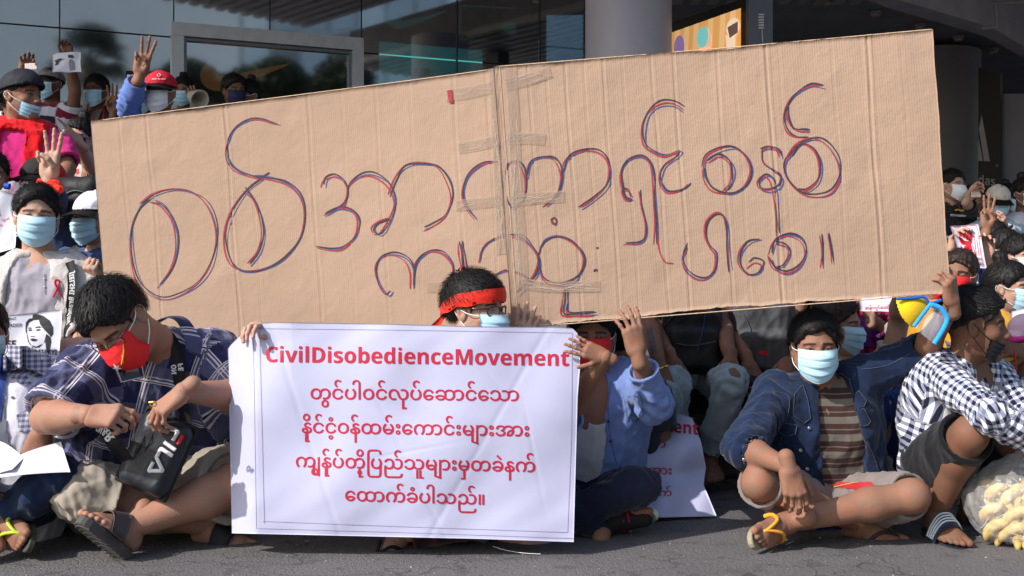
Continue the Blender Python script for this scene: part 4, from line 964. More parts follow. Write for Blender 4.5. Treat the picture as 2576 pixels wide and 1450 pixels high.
for L in (
 [(148,715),(155,680),(190,664),(225,680),(242,735),(240,820),(215,870),(180,882),(160,850),(152,780),(150,718)],
 [(245,735),(270,660),(330,635),(390,650),(420,720),(410,800),(380,850),(342,880)],
 [(420,720),(450,640),(530,607),(600,620),(645,680),(640,770),(590,830),(515,885)],
 [(758,850),(725,830),(705,780),(705,710),(740,655),(800,635),(845,665),(865,730),(875,850),(882,960),(880,1055)],
 [(755,850),(730,845),(712,800),(740,800),(757,832)],
 [(800,800),(805,870),(822,960),(820,1030),(790,1055),(725,1056)],
 [(1003,405),(950,375),(890,378),(835,420),(808,490),(815,570),(850,610),(920,635),(988,612),(975,640),(920,680),(898,730),(905,780),(940,812),(1000,802),(1048,765)],
 [(1105,700),(1120,640),(1180,600),(1250,590),(1310,630),(1337,700),(1315,770),(1260,810),(1200,815),(1140,790),(1107,740),(1103,690)],
 [(1120,660),(1180,630),(1230,660),(1245,710),(1235,770),(1205,805)],
 [(1380,610),(1420,592),(1465,610),(1477,640)],
 [(1385,610),(1390,670),(1440,710),(1475,740),(1465,780),(1420,800),(1380,785),(1372,750),(1405,725),(1440,745),(1458,800),(1465,900),(1470,1010)],
 [(1505,650),(1560,580),(1640,548),(1700,580),(1750,660),(1757,740),(1720,810),(1650,832),(1580,815),(1520,750),(1498,690),(1508,640)],
 [(1530,640),(1580,575),(1640,600),(1668,670),(1655,750),(1600,800),(1560,800)],
 [(1685,300),(1620,293),(1555,325),(1510,380),(1495,450),(1515,510),(1560,540),(1615,545)],
 [(1515,400),(1515,450),(1540,500),(1580,514),(1615,512)],
 [(168,1016),(230,1030),(280,1075),(310,1130),(300,1200),(260,1250),(205,1303)],
 [(195,1195),(240,1215),(270,1255)],
 [(300,1110),(330,1050),(390,1022),(460,1040),(520,1100),(530,1160),(500,1220),(440,1255),(370,1255),(325,1215),(302,1120)],
 [(430,1245),(432,1320),(430,1398),(500,1402),(590,1395)], [(448,1245),(450,1340),(456,1392),(575,1386)],
 [(370,945),(382,935),(394,945),(390,965),(376,962),(371,948)], [(586,1080),(594,1078),(592,1084)], [(572,1192),(584,1184),(592,1190)],
 [(1030,1070),(1008,1120),(1020,1180),(1070,1220),(1120,1225),(1160,1180),(1165,1110),(1135,1070),(1115,1020),(1120,950),(1160,908),(1200,925),(1215,990),(1222,1080),(1233,1195)],
 [(1377,1035),(1320,1050),(1285,1100),(1283,1160),(1320,1205),(1370,1195),(1388,1160),(1350,1143),(1318,1165)],
 [(1425,1110),(1450,1045),(1520,1015),(1580,1040),(1598,1100),(1570,1165),(1510,1195),(1450,1175),(1423,1120)],
 [(1455,1055),(1500,1070),(1517,1110),(1490,1160),(1460,1170)],
 [(1675,1012),(1680,1090),(1678,1172)], [(1712,1008),(1720,1080),(1725,1150)]): S.append((TB(L), 0))
RED1 = TB([(875,850),(885,960),(892,1080),(920,1140),(968,1151)])
inks = dict(blue=M('marker_blue', (.05, .065, .22), .7, .25, 60), red=M('marker_red', (.34, .025, .045), .7, .25, 60), black=M('marker_black', (.035, .03, .045), .7, .25, 60))
def ribbon(mb, g, st_, w, off, rs):
    p = g(st_[:, 0], st_[:, 1], off); T = np.gradient(p, axis=0); T /= np.linalg.norm(T, axis=1)[:, None]+1e-9; sd = np.cross(T, g.N); n = len(p)
    ww = (w*(.45+.95*np.abs(np.interp(np.linspace(0, 8, n), np.arange(9), rs.rand(9)))))[:, None]; ww = ww*np.clip(np.minimum(np.arange(n), np.arange(n)[::-1])*.4+.4, 0, 1)[:, None]
    V = np.stack([p-sd*ww, p+sd*ww], 1); mb.grid(V)
rs = np.random.RandomState(12)
for ci, (cn, w, dx, dy) in enumerate((('blue', .0023, 3.0, 2.6), ('red', .0026, -3.0, 1.6), ('black', .0027, .8, -2.8))):
    mb = MB()
    for L, _ in S+([(RED1, 0)] if cn == 'red' else []):
        p = np.array(L); big = min(1, np.ptp(p, axis=0).max()/40); n = len(p)
        j = np.cumsum(rs.normal(size=(n, 2)), 0)*1.9; j -= j.mean(0); p = p+(j+A(dx, dy)*rs.uniform(.5, 1.5))*big
        c = crom(p, 7); g, ff = (gl, flat_l) if c[:, 0].mean() < 1268 else (gr, flat_r)
        s_ = inv(ff, c); ribbon(mb, g, s_, w, .0016+.0005*ci, rs)
    mb.build('marker_lettering', inks[cn], card, label=cn+' felt marker strokes of the lettering')
# clear packing tape over the joint
tapem = M('packing_tape', (.40, .29, .215), .2, .1, 12, alpha=.40, spec=.6, bump=.0022, bs=60); tapew = M('tape_wrinkle', (.72, .65, .60), .3, .1, alpha=.38)
def tape(g, ff, pix, wmm, lab=None, crink=6, seed=0):
    c = crom(pix, 6); s_ = inv(ff, c); p = g(s_[:, 0], s_[:, 1], .0042); T = np.gradient(p, axis=0); T /= np.linalg.norm(T, axis=1)[:, None]; sd = np.cross(T, g.N); rs = np.random.RandomState(seed)
    k = np.linspace(-1, 1, 7); V = p[:, None]+sd[:, None]*(k*wmm/2000)[None, :, None]+g.N*(rs.rand(len(p), 7, 1)*.0012)
    o = MB().grid(V).build('tape_strip', tapem, card); mb = MB(); n = len(p)
    for _ in range(crink):
        a = rs.randint(0, max(1, n-4)); b = min(n-1, a+rs.randint(2, 7)); y0, y1 = rs.uniform(-1, 1, 2)*wmm/2200; q = np.linspace(0, 1, 5)
        pp_ = [p[int(a+(b-a)*x)]+sd[int(a+(b-a)*x)]*(y0+(y1-y0)*x)+g.N*(.0022) for x in q]; mb.tube(np.array(pp_)+rs.normal(size=(5, 3))*.0012, .0004+.0006*rs.rand(), 4)
    mb.build('tape_wrinkle', tapew, o)
tape(gl, flat_l, [(1243, 172), (1250, 300), (1258, 500), (1262, 640)], 50, crink=22, seed=1)
tape(gr, flat_r, [(1285, 172), (1292, 300), (1300, 480), (1312, 640), (1316, 800)], 48, crink=14, seed=2)
tape(gl, flat_l, [(1120, 240), (1180, 232), (1240, 218)], 52, crink=4, seed=3); tape(gr, flat_r, [(1270, 215), (1330, 200), (1385, 180)], 50, crink=10, seed=4)
tape(gl, flat_l, [(1152, 372), (1200, 365), (1250, 352)], 48, crink=7, seed=5); tape(gr, flat_r, [(1275, 352), (1320, 348), (1372, 352)], 48, crink=8, seed=6)
tape(gl, flat_l, [(1145, 518), (1200, 512), (1262, 505)], 46, crink=3, seed=7); tape(gr, flat_r, [(1285, 508), (1340, 500), (1420, 495)], 48, crink=8, seed=8)
tape(gr, flat_r, [(1305, 712), (1380, 722), (1510, 720)], 44, crink=12, seed=9); tape(gl, flat_l, [(1072, 722), (1110, 722), (1180, 720)], 44, crink=2, seed=10)
print_poly(gl, [inv(flat_l, [(1124, 228), (1135, 225), (1139, 258), (1129, 260)])], 'red_tab', inks['red'], card, .006)
# fold-over lip at the seam
s = np.linspace(0.0, 1, 60)[:, None]; MB().grid(gr(-.006+.016*(np.linspace(0, 1, 5)[None]+s*0), s+0*np.linspace(0, 1, 5)[None], .002+.004*(1-np.linspace(0, 1, 5)[None])**2), -.003, gr.N, u=np.zeros((60, 5, 3))).build('seam_flap', CM, card)
# ================================================================ front banner
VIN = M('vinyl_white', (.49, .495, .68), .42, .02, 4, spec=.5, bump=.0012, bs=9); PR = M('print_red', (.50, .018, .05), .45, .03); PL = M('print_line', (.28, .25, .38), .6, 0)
def bdep(px, py):
    s = (px-575)/880; t = (py-815)/540
    w = .010*np.sin(s*5.5+1.2)+.008*np.sin(t*4+s*4+.5)+.007*np.sin(s*9-t*6)+.004*np.sin((s*7+t*11))+.0035*np.sin(s*23+t*5)
    w = w+.075*np.clip((.085-s)/.085, 0, 1)**1.6+.03*np.clip((.18-s)/.18, 0, 1)*np.clip(1-t*2.5, 0, 1)
    x = s*.9-t*.5; w = w+.0012*np.exp(-((x-.55)/.008)**2)*np.exp(-(t-.25)**2/.03)+.0014*np.exp(-((s+.35*t-.92)/.010)**2)+.0012*np.exp(-((s*.3+t-.75)/.007)**2)*np.exp(-(s-.5)**2/.02)+.0014*np.exp(-((s-.12-t*.2)/.009)**2)
    w = w+.0022*np.sin(s*31+4*np.sin(t*7))*np.sin(t*13+s*9)*.6; x2 = s-.3*t; w = w+.0011*np.exp(-((x2-.32)/.010)**2)*(t > .3)+.0011*np.exp(-((s-t*.12-.8)/.006)**2)*np.exp(-(t-.6)**2/.05)
    return 3.96-.02*t+w
class BS:
    """front banner surface: s,t in banner units; pixel anchored at its own depth"""
    N = A(0, -1, 0)
    def __init__(s, top, bot, left, right, dep): s.top, s.bot, s.left, s.right, s.dep = top, bot, left, right, dep
    def px(s, px, py, off=0.):
        px = np.asarray(px, float); py = np.asarray(py, float); d = s.dep(px, py)-off
        return np.stack([(px-CX)*d/FPX, d, EYE-(py-CY)*d/FPX], -1)
    def grid(s, n, m):
        a = np.linspace(0, 1, n)[:, None]; b = np.linspace(0, 1, m)[None]
        L = s.left(b); R = s.right(b); X = L+(R-L)*a; T = s.top(X); B = s.bot(X); return X, T+(B-T)*b
fb = BS(lambda x: np.interp(x, [573, 580, 600, 625, 650, 690, 1000, 1200, 1400, 1440, 1452, 1460], [878, 868, 848, 826, 813, 811, 816, 822, 823, 826, 838, 870]),
        lambda x: np.interp(x, [575, 583, 900, 1200, 1444, 1452], [1330, 1342, 1349, 1356, 1364, 1364]),
        lambda t: np.interp(t, [0, .1, .5, 1], [573, 575, 578, 583]), lambda t: np.interp(t, [0, .12, .3, 1], [1459, 1459, 1453, 1443]), bdep)
bnr = thing('protest_banner', 'large white printed banner reading CivilDisobedienceMovement held up in front', 'banner', tuple(P(1010, 1350, 3.95)))
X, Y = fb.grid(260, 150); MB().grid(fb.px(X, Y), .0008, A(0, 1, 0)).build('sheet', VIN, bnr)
def btext(surf, txt, x0, x1, y0, y1, name, mat, par, hs=1., bold=0., off=.0011, cut=None, spc=1.):
    v, tr = text_mesh(txt, 1, bold, spc); m = v[:, 0].min(); w = v[:, 0].max()-m; q = (v[:, 0]-m)/w; sc_ = (x1-x0)/w
    px = x0+q*(x1-x0); py = y0+(y1-y0)*q-v[:, 1]*sc_*hs
    if cut is not None: k = (px[tr] >= cut).all(1); tr = tr[k]
    return MB().add(surf.px(px, py, off), tr).build(name, mat, par, False)
TX = [sansb('CivilDisobedienceMovement'), 'တွင်ပါဝင်လုပ်ေဆာင်ေသာ', 'နိုင်ငံ့ဝန်ထမ်းေကာင်းများအား', 'ကျွန်ုပ်တို့ြပည်သူများမှတခဲနက်', 'ေထာက်ခံပါသည်။']
for tx, x0, x1, y0, y1, b, h in ((TX[0], 669, 1431, 911, 921, .002, 1.0), (TX[1], 781, 1305, 1004, 1009, .012, 1), (TX[2], 759, 1331, 1089, 1098, .012, 1), (TX[3], 744, 1346, 1175, 1188, .012, 1), (TX[4], 868, 1218, 1260, 1270, .012, 1)):
    btext(fb, tx, x0, x1, y0, y1, 'printed_line', PR, bnr, h, b, .0017)
lm = MB()
for pts in ([(653, 827), (665, 1318)], [(653, 827), (1000, 831), (1440, 838)], [(1440, 838), (1437, 1100), (1428, 1340)], [(660, 1312), (1000, 1325), (1428, 1340)], [(637, 829), (645, 1330)], [(645, 1330), (1000, 1340), (1442, 1355)]):
    c = crom(pts, 14) if len(pts) > 2 else np.array([np.array(pts[0])+(np.array(pts[1])-np.array(pts[0]))*k for k in np.linspace(0, 1, 40)])
    p = fb.px(c[:, 0], c[:, 1], .0012); T = nrm(p[-1]-p[0]); sd = np.cross(T, A(0, -1, 0)); lm.grid(np.stack([p-sd*.0008, p+sd*.0008], 1))
lm.build('border_line', PL, bnr)
# ---- second banner slumped on the road behind the man in blue
def sdep(px, py):
    t = (py-1022)/280; s = (px-1578)/225
    return 5.02-.44*np.clip(t, -.2, 1.2)+.03*np.sin(s*5+t*3)+.05*np.exp(-((t-.68+.1*s)/.10)**2)-.03*np.exp(-((t-.35)/.12)**2)+.01*np.sin(s*14+t*6)
sb = BS(lambda x: np.interp(x, [1440, 1578, 1650, 1700, 1735, 1760, 1775, 1803], [1030, 1020, 1028, 1036, 1050, 1085, 1150, 1290]), lambda x: np.interp(x, [1440, 1600, 1700, 1803], [1290, 1301, 1305, 1298]),
        lambda t: 1440+0*t, lambda t: np.interp(t, [0, .25, .5, .68, 1], [1742, 1764, 1776, 1770, 1803]), sdep)
b2 = thing('slumped_banner', 'second white printed banner slumped on the road behind the man in the blue shirt', 'banner', tuple(P(1700, 1300, 4.6)))
def cl_grid(s, n, m):
    a = np.linspace(0, 1, n)[:, None]; b = np.linspace(0, 1, m)[None]; R = s.right(b); X = 1440+(R-1440)*a; ytop = np.interp(a, [0, .45, .7, .86, 1], [1026, 1021, 1028, 1036, 1052]); ybot = np.interp(a, [0, .5, 1], [1290, 1303, 1299]); return X, ytop+(ybot-ytop)*b
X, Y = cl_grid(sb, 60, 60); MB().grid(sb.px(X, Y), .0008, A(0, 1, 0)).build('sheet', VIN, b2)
btext(sb, sansb('CivilDisobedienceMovement'), 1222, 1757, 1040, 1094, 'printed_line', PR, b2, 1.1, .012, .003, 1500)
btext(sb, 'တွင်ပါဝင်လုပ်ေဆာင်ေသာ', 1310, 1675, 1118, 1126, 'printed_line', PR, b2, .8, .012, .003, 1500)
btext(sb, 'နိုင်ငံ့ဝန်ထမ်းေကာင်းများအား', 1300, 1690, 1182, 1194, 'printed_line', PR, b2, .9, .012, .003, 1500)
btext(sb, 'ကျွန်ုပ်တို့ြပည်သူများမှတခဲနက်', 1300, 1690, 1258, 1248, 'printed_line', PR, b2, .8, .012, .003, 1500)
# ================================================================ people
def skin(name, c):
    def pat(nt, u, v, w):
        tc = nd(nt, 'ShaderNodeTexCoord').outputs['Object']; n = noise(nt, 22, tc, 4); n2 = noise(nt, 140, tc, 2); a = tuple(x*y for x, y in zip(c, (1.15, .88, .82))); b = tuple(x*y for x, y in zip(c, (.86, .98, 1.0)))
        k = mixc(nt, mth(nt, 'MULTIPLY_ADD', n, 2.2, -.6), b, a); return mixc(nt, mth(nt, 'MULTIPLY', mth(nt, 'LESS_THAN', n2, .36), .18), k, tuple(x*.6 for x in c))
    return M('skin_'+name, c, .6, .10, 9, vc=True, bump=.0012, bs=110, spec=.26, pat=pat)
SK = {'light': skin('light', (.44, .28, .21)), 'mid': skin('mid', (.335, .19, .135)), 'tan': skin('tan', (.25, .134, .09)), 'dark': skin('dark', (.175, .09, .058))}
HAIR = M('hair_black', (.012, .0105, .011), .55, .2, 60, vc=True, spec=.28); HAIRB = M('hair_brown', (.035, .02, .016), .55, .2, 60, vc=True)
MB_ = M('mask_blue', (.42, .66, .80), .75, .04, 20, vc=True, bump=.0006, bs=200); MW_ = M('mask_white', (.80, .80, .84), .75, .03, 20, bump=.0006, bs=200)
MR_ = M('mask_red', (.72, .02, .025), .75, .08, 20, bump=.0008, bs=200); MK_ = M('mask_black', (.012, .012, .015), .7, .1, 20); MN_ = M('mask_navy', (.02, .022, .06), .7, .1, 20)
LOOP = M('elastic_white', (.8, .8, .8), .6, 0); LOOPK = M('elastic_black', (.015, .015, .015), .6, 0)
MASKS = dict(blue=(MB_, LOOP), white=(MW_, LOOP), red=(MR_, LOOP), black=(MK_, LOOPK), navy=(MN_, LOOPK))
def checks(dark, mid, light, per):
    def pat(nt, u, v, w):
        a, b = sq(nt, u, per, .5), sq(nt, v, per, .5); s_ = mth(nt, 'ADD', a, b)
        c = mixc(nt, mth(nt, 'GREATER_THAN', s_, .5), light, mid); return mixc(nt, mth(nt, 'GREATER_THAN', s_, 1.5), c, dark)
    return pat
def plaidp(base, band, line, per, soft=None):
    def pat(nt, u, v, w):
        c = base
        for x, o in ((u, .1), (v, .35)):
            c = mixc(nt, mth(nt, 'MULTIPLY', sq(nt, x, per, .34, o), .5), c, band)
        for x, o in ((u, .2), (v, .45)):
            c = mixc(nt, mth(nt, 'MULTIPLY', sq(nt, x, per, .09, o), .85), c, line); c = mixc(nt, mth(nt, 'MULTIPLY', sq(nt, x, per, .03, o-.14), .7), c, line)
            c = mixc(nt, sq(nt, x, per, .025, o-.025), c, (.01, .01, .025))
        return c
    return pat
def stripesp(cols, per):
    def pat(nt, u, v, w):
        c = cols[0]; n = len(cols)
        wv = mth(nt, 'ADD', v, mth(nt, 'MULTIPLY', mth(nt, 'SINE', mth(nt, 'MULTIPLY', u, 14.)), .011))
        for i in range(1, n): c = mixc(nt, sq(nt, wv, per, cols[i][1], cols[i][2]), c, cols[i][0])
        return c
    return pat
def cloth(name, c, rough=.85, pat=None, var=.09, bump=.0012, weave=.00012, **k): return M('cloth_'+name, c, rough, var, 18, bump=bump, bs=60, pat=pat, spec=.15, weave=weave, sheen=.15, **k)
def person(label, J, sk, hair=None, mask=None, group=None, eye=True, legs=True, res=.009, hres=.0032, moff=(0, 0, 0), mkind='pleat', hairmat=None, hn=900, vol=1., look=(0, 0, 0)):
    J.setdefault('sc', 1.1); J.setdefault('hs', J['sc'])
    base = J.get('base', A(J['pel'][0], J['pel'][1], J.get('ground', 0)))
    t = thing('person', label, 'person', base, group)
    body(t, J, SK[sk], res, hres, legs)
    R = frame(J['hf'], J['hu']); o = J['head']; s = J['hs']
    if eye: eyes(t, R, o, s, look)
    if hair: hair_mesh(R, o, s, hair[0], hair[1], hn, .006 if hres < .004 else .009, vol).build('hair', hairmat or HAIR, t)
    if mask: mk = make_mask(t, R, o, s, mkind, MASKS[mask][0], MASKS[mask][1], moff); t['_m'] = 1; del t['_m']
    return t
def sole_pts(n=28):
    a = np.linspace(0, 2*math.pi, n, endpoint=False); y = .052+.128*np.sin(a); x = (.043+.008*np.sin(a)-.007*np.cos(2*a+.6))*np.cos(a)-.004; return x, y
def slipper(par, J, g, kind, sole, strap, th=.02, edge=None, grooves=False, name='slipper'):
    fd, up, side = J['foot'+g][:3]; R = frame(fd, up); o = J['a'+g]; s = J['sc']; mx = -1 if side == 'R' else 1
    W = lambda v: ((np.atleast_2d(v)*A(mx, 1, 1)*s)@R+o)
    x, y = sole_pts(); n = len(x); zt, zb = -.0765, -.0765-th; mb = MB()
    L = [np.stack([x*k, .052+(y-.052)*k, 0*x+z], 1) for k, z in ((.97, zt), (1, zt-.003), (1, zb+.003), (.97, zb))]
    V = np.vstack(L); f = [[i*n+k, i*n+(k+1) % n, (i+1)*n+(k+1) % n, (i+1)*n+k] for i in range(3) for k in range(n)]
    if mx < 0: f = [q[::-1] for q in f]
    mb.add(W(V), f); top = list(range(n)); mb.add(W(L[0]), [top]); mb.add(W(L[3]), [top[::-1]])
    ob = mb.build(name, sole, par, False)
    if grooves:
        for k in range(11):
            yy = -.055+k*.021; p = [(xx, yy+.012*math.cos(xx*60)+.004*math.sin(k), zb-.0005) for xx in np.linspace(-.034, .03, 7)]; MB().tube(W(p), .0032*s, 5).build('tread_rib', sole, ob)
    st_ = MB()
    if kind == 'thong':
        toe = A(.017, .132, zt+.006); 
        for q in (A(.046, .03, zt+.004), A(-.047, .03, zt+.004)):
            p = crom([toe+A(0, .002, -.004), toe+A(0, -.004, .032), (toe+q)/2+A(0, .0, .062), q+A(0, .012, .034), q], 5); r = np.linspace(.0045, .0085, len(p)); st_.tube(W(p), r*s, 7)
    else:
        u = np.linspace(-1, 1, 19)[:, None]; v = np.linspace(0, 1, 7)[None]; X_ = .058*u; Y_ = .035+.062*v+.012*np.cos(u*1.5); Z_ = zt+.003+(.090-.030*v)*(1-np.abs(u)**2.8)
        V = np.stack([X_*np.ones_like(v)-.003, Y_, Z_], -1); st_.grid(W(V.reshape(-1, 3)).reshape(V.shape), .005, -R[2])
        if kind == 'slide3':
            for k in range(4):
                v2 = .2+.18*k; u1 = u[:, 0]; p = np.stack([.0585*u1-.003, .035+.062*v2+.012*np.cos(u1*1.5), zt+.0065+(.090-.030*v2)*(1-np.abs(u1)**2.8)], 1); MB().tube(W(p), .0032*s, 5).build('strap_stripe', M('strap_white', (.6, .68, .75), .6), ob)
    st_.build('strap', strap, ob); return ob
def sneaker(par, J, g, up_m, sole_m, stripes=None):
    fd, up, side = J['foot'+g][:3]; R = frame(fd, up); o = J['a'+g]; s = J['sc']; mx = -1 if side == 'R' else 1
    f = Field(.006); f.cone((0, -.01, .015), (0, -.015, -.02), .047, .045, k=.02); f.cone((0, -.035, -.04), (.002, .05, -.045), .04, .042, k=.03); f.cone((0, .05, -.04), (.0, .135, -.055), .043, .033, k=.03); f.plane((0, 0, -.08), (0, 0, -1), k=.01)
    v, q = f.mesh(1); v = v*A(mx, 1, 1); q = q[:, ::-1] if mx < 0 else q; ob = MB().add((v*s)@R+o, q).build('sneaker', up_m, par)
    x, y = sole_pts(); n = len(x); V = []
    for k, z in ((1.0, -.066), (1.05, -.075), (1.06, -.088), (1.0, -.094)): V.append(np.stack([x*k, .052+(y-.052)*k, 0*x+z+.012*np.clip((-y)*8, 0, 1)], 1))
    W = lambda v: ((np.atleast_2d(v)*A(mx, 1, 1)*s)@R+o); f = [[i*n+k, i*n+(k+1) % n, (i+1)*n+(k+1) % n, (i+1)*n+k] for i in range(3) for k in range(n)]
    MB().add(W(np.vstack(V)), f).add(W(V[3]), [list(range(n))]).build('sole', sole_m, ob)
    if stripes is not None:
        for k in range(3):
            for sd in (-1, 1): MB().tube(W([(sd*.046, .03+.022*k, -.055), (sd*.040, .04+.022*k, -.025), (sd*.022, .05+.022*k, -.004)]), .0045*s, 5).build('side_stripe', stripes, ob)
    return ob
def lap_poly(name, par, mat, pts, dep, th=.003):
    V = np.array([P(x, y, dep(x, y) if callable(dep) else dep) for x, y in pts]); tri = np.array(tessellate_polygon([[Vector(v) for v in V]])); n = len(V)
    W_ = V+A(0, th, 0); return MB().add(np.vstack([V, W_]), np.vstack([tri, tri[:, ::-1]+n])).add(np.vstack([V, W_]), np.array([[i, (i+1) % n, (i+1) % n+n, i+n] for i in range(n)])).build(name, mat, par, False)
def strap_band(par, name, mat, pts, w, th=.004, nor=A(0, -1, 0), u=None):
    p = crom(pts, 8); T = np.gradient(p, axis=0); T /= np.linalg.norm(T, axis=1)[:, None]; sd = np.cross(T, nor); sd /= np.linalg.norm(sd, axis=1)[:, None]
    d = np.concatenate([[0], np.cumsum(np.linalg.norm(np.diff(p, axis=0), axis=1))]); V = np.stack([p-sd*w/2, p, p+sd*w/2], 1); U = np.zeros(V.shape); U[..., 1] = d[:, None]; U[:, 0, 0] = -w/2; U[:, 2, 0] = w/2
    o = MB().grid(V, th, -nor, u=U).build(name, mat, par); o_data = (p, sd, d); return o, o_data
def text_on(par, o_data, txt, a0, h, mat, flip=1, off=.002, rot=0, name='lettering', lat=0.):
    """lettering running along a strap"""
    p, sd, d = o_data; v, tr = text_mesh(txt, h, .02*h); v[:, 0] -= v[:, 0].min(); x = a0+v[:, 0]; idx = np.clip(np.interp(x, d, np.arange(len(d))), 0, len(d)-1.001); i = idx.astype(int); f = (idx-i)[:, None]
    q = p[i]*(1-f)+p[i+1]*f; s_ = sd[i]*(1-f)+sd[i+1]*f; w = q+s_*((v[:, 1]-h*.36+lat)*flip)[:, None]+A(0, -1, 0)*off
    return MB().add(w, tr).build(name, mat, par, False)
UP = A(0, 0, 1)
from mathutils.bvhtree import BVHTree
class Surf:
    """finds the point of a garment or body under a sight line, so pockets, straps and seams lie on the cloth"""
    def __init__(s, *obs):
        s.t = []
        for o in obs:
            b = Vector(parent_base(o)); me = o.data; s.t.append(BVHTree.FromPolygons([v.co+b for v in me.vertices], [tuple(p.vertices) for p in me.polygons]))
        s.last = float(np.mean([np.mean([v.co[1] for v in o.data.vertices])+parent_base(o)[1] for o in obs]))-.12
    def __call__(s, px, py, off=.002):
        o = Vector((0, 0, EYE)); d = Vector(((px-CX)/FPX, 1, -(py-CY)/FPX)).normalized(); best = None
        for t in s.t:
            h = t.ray_cast(o, d)
            if h[0] is not None and (best is None or h[3] < best[3]): best = h
        if best is None or abs(best[0].y-s.last) > .6: return P(px, py, s.last-off)
        n = best[1] if best[1].dot(d) < 0 else -best[1]; s.last = best[0].y
        return np.array(best[0])+np.array(n)*off*.5-np.array(d)*off*.5
def decal(par, name, mat, pts, sf, off=.003, n=22, th=.0, **k):
    pts = np.array(pts, float); lo, hi = pts.min(0), pts.max(0); xs = np.linspace(lo[0], hi[0], n+1); ys = np.linspace(lo[1], hi[1], n+1)
    def inside(x, y):
        r = False; j = len(pts)-1
        for i in range(len(pts)):
            if (pts[i][1] > y) != (pts[j][1] > y) and x < (pts[j][0]-pts[i][0])*(y-pts[i][1])/(pts[j][1]-pts[i][1])+pts[i][0]: r = not r
            j = i
        return r
    idx = {}; V = []; F = []
    def vid(i, j):
        if (i, j) not in idx: idx[i, j] = len(V); V.append(sf(xs[i], ys[j], off))
        return idx[i, j]
    for i in range(n):
        for j in range(n):
            if inside((xs[i]+xs[i+1])/2, (ys[j]+ys[j+1])/2): F.append([vid(i, j), vid(i, j+1), vid(i+1, j+1), vid(i+1, j)])
    V = np.array(V); U = np.stack([V[:, 0], V[:, 2], 0*V[:, 0]], 1)
    if not F: return None
    return MB().add(V, F, u=U).build(name, mat, par, **k)
def seamline(par, name, mat, pts, sf, r=.0012, off=.004, closed=False, n=5):
    pts = np.array(list(pts)+([pts[0]] if closed else []), float)
    c = np.vstack([pts[i]+(pts[i+1]-pts[i])*k/n for i in range(len(pts)-1) for k in range(n)]+[pts[-1]]).reshape(-1, 2) if closed else crom(pts, n)
    V = np.array([sf(x, y, off) for x, y in c])
    if len(V) > 6 and not closed: V[1:-1] = (V[:-2]+V[1:-1]*2+V[2:])/4
    return MB().tube(V, r, 4).build(name, mat, par)
def strap_on(par, name, mat, pts, w, sf, off=.008, th=.003):
    c = crom(pts, 8); V = np.array([sf(x, y, off) for x, y in c])
    for _ in range(3): V[1:-1] = np.minimum(V[1:-1]*A(1, 1, 1), 9)*.5+(V[:-2]+V[2:])*.25
    return strap_band(par, name, mat, V[::4] if len(V) > 12 else V, w, th)
def button(par, sf, px, py, r, mat, th=.004):
    p = sf(px, py, .004); f = Field(r*.3); f.ccone(p, p+A(0, -th, 0), r, r*.9); MB().add(*f.mesh(0)).build('button', mat, par)
# ---------------------------------------------------------------- the man in the denim jacket
J = dict(sc=1.08, hs=1.09, head=P(2050, 878, 4.36), neck=P(2060, 978, 4.44), pel=P(2080, 1248, 4.52), hf=A(-.1, -1, -.05), hu=A(-.02, -.05, 1), tf=A(-.1, -1, 0))
J['sA'] = P(1952, 985, 4.42); J['sB'] = P(2150, 955, 4.44); J['eA'] = P(1874, 1128, 4.16); J['wA'] = P(1984, 1176, 3.95); J['eB'] = P(2318, 893, 4.42); J['wB'] = P(2396, 766, 4.14)
J['hA'] = P(2020, 1258, 4.46); J['hB'] = P(2145, 1258, 4.46); J['kA'] = P(1908, 1216, 4.10); J['kB'] = P(2295, 1248, 4.10); J['aA'] = P(2160, 1316, 4.27); J['aB'] = P(1992, 1312, 4.08)
J['handA'] = ('rest', A(.22, -.15, -1), A(.1, -1, .0), 'R', 1.0); J['handB'] = ('claw', A(-.18, -.22, .95), A(.62, -.75, .15), 'L', .95)
J['footA'] = (A(.85, -.45, -.12), A(-.1, -.55, .8), 'R'); J['footB'] = (A(-.55, -.8, -.12), A(.8, -.35, .35), 'L')
M1 = person('young man in denim jacket and striped tee sitting cross legged, arm raised', J, 'tan', ('side', 3), 'blue', hn=1600, vol=1.25, hres=.0026, res=.008)
garment(M1, 'shirt', cloth('brown_stripe', (1, 1, 1), pat=stripesp([(.05, .025, .022), ((.145, .13, .11), .40, 0), ((.05, .025, .022), .07, .1), ((.15, .13, .11), .06, .36)], .07)), J, 'T', off=.010, loose=.5, seed=4, foldamp=.004, lo=-.12, hi=.98)
def cut_front(f, J=J): m = (J['neck']+J['pel'])/2; ax = nrm(J['neck']-J['pel']); f.ell(m+A(.045, -.17, -.02), (.085, .16, .36), R=[np.cross(A(0, -1, 0), ax), A(0, -1, 0), ax], op='s', k=.01)
def dflap(f, b, J=J): f.cone(J['neck']+A(.12, -.03, -.1), J['hB']+A(.12, -.13, -.02), .05, .05, k=.02); f.cone(J['neck']+A(-.1, -.06, -.12), J['hA']+A(-.02, -.10, .06), .05, .045, k=.02)
DEN = cloth('denim_blue', (.009, .019, .052), .9, var=.35)
jk = garment(M1, 'denim_jacket', DEN, J, 'TS', off=.026, loose=.8, seed=7, foldamp=.006, sleeve=(1.12, 1.12), cuts=(cut_front,), res=.0075, foldscale=11, slack=.02)
collar(jk, J, DEN, r=.075, h=.055, gap=1.1, drop=.01)
seam = M('stitching', (.10, .105, .13), .8)
def surf_line(par, nm, mat, pts, dep, r=.0012):
    c = crom(pts, 6); return MB().tube([P(x, y, dep(x, y) if callable(dep) else dep) for x, y in c], r, 4).build(nm, mat, par)
sf = Surf(jk)
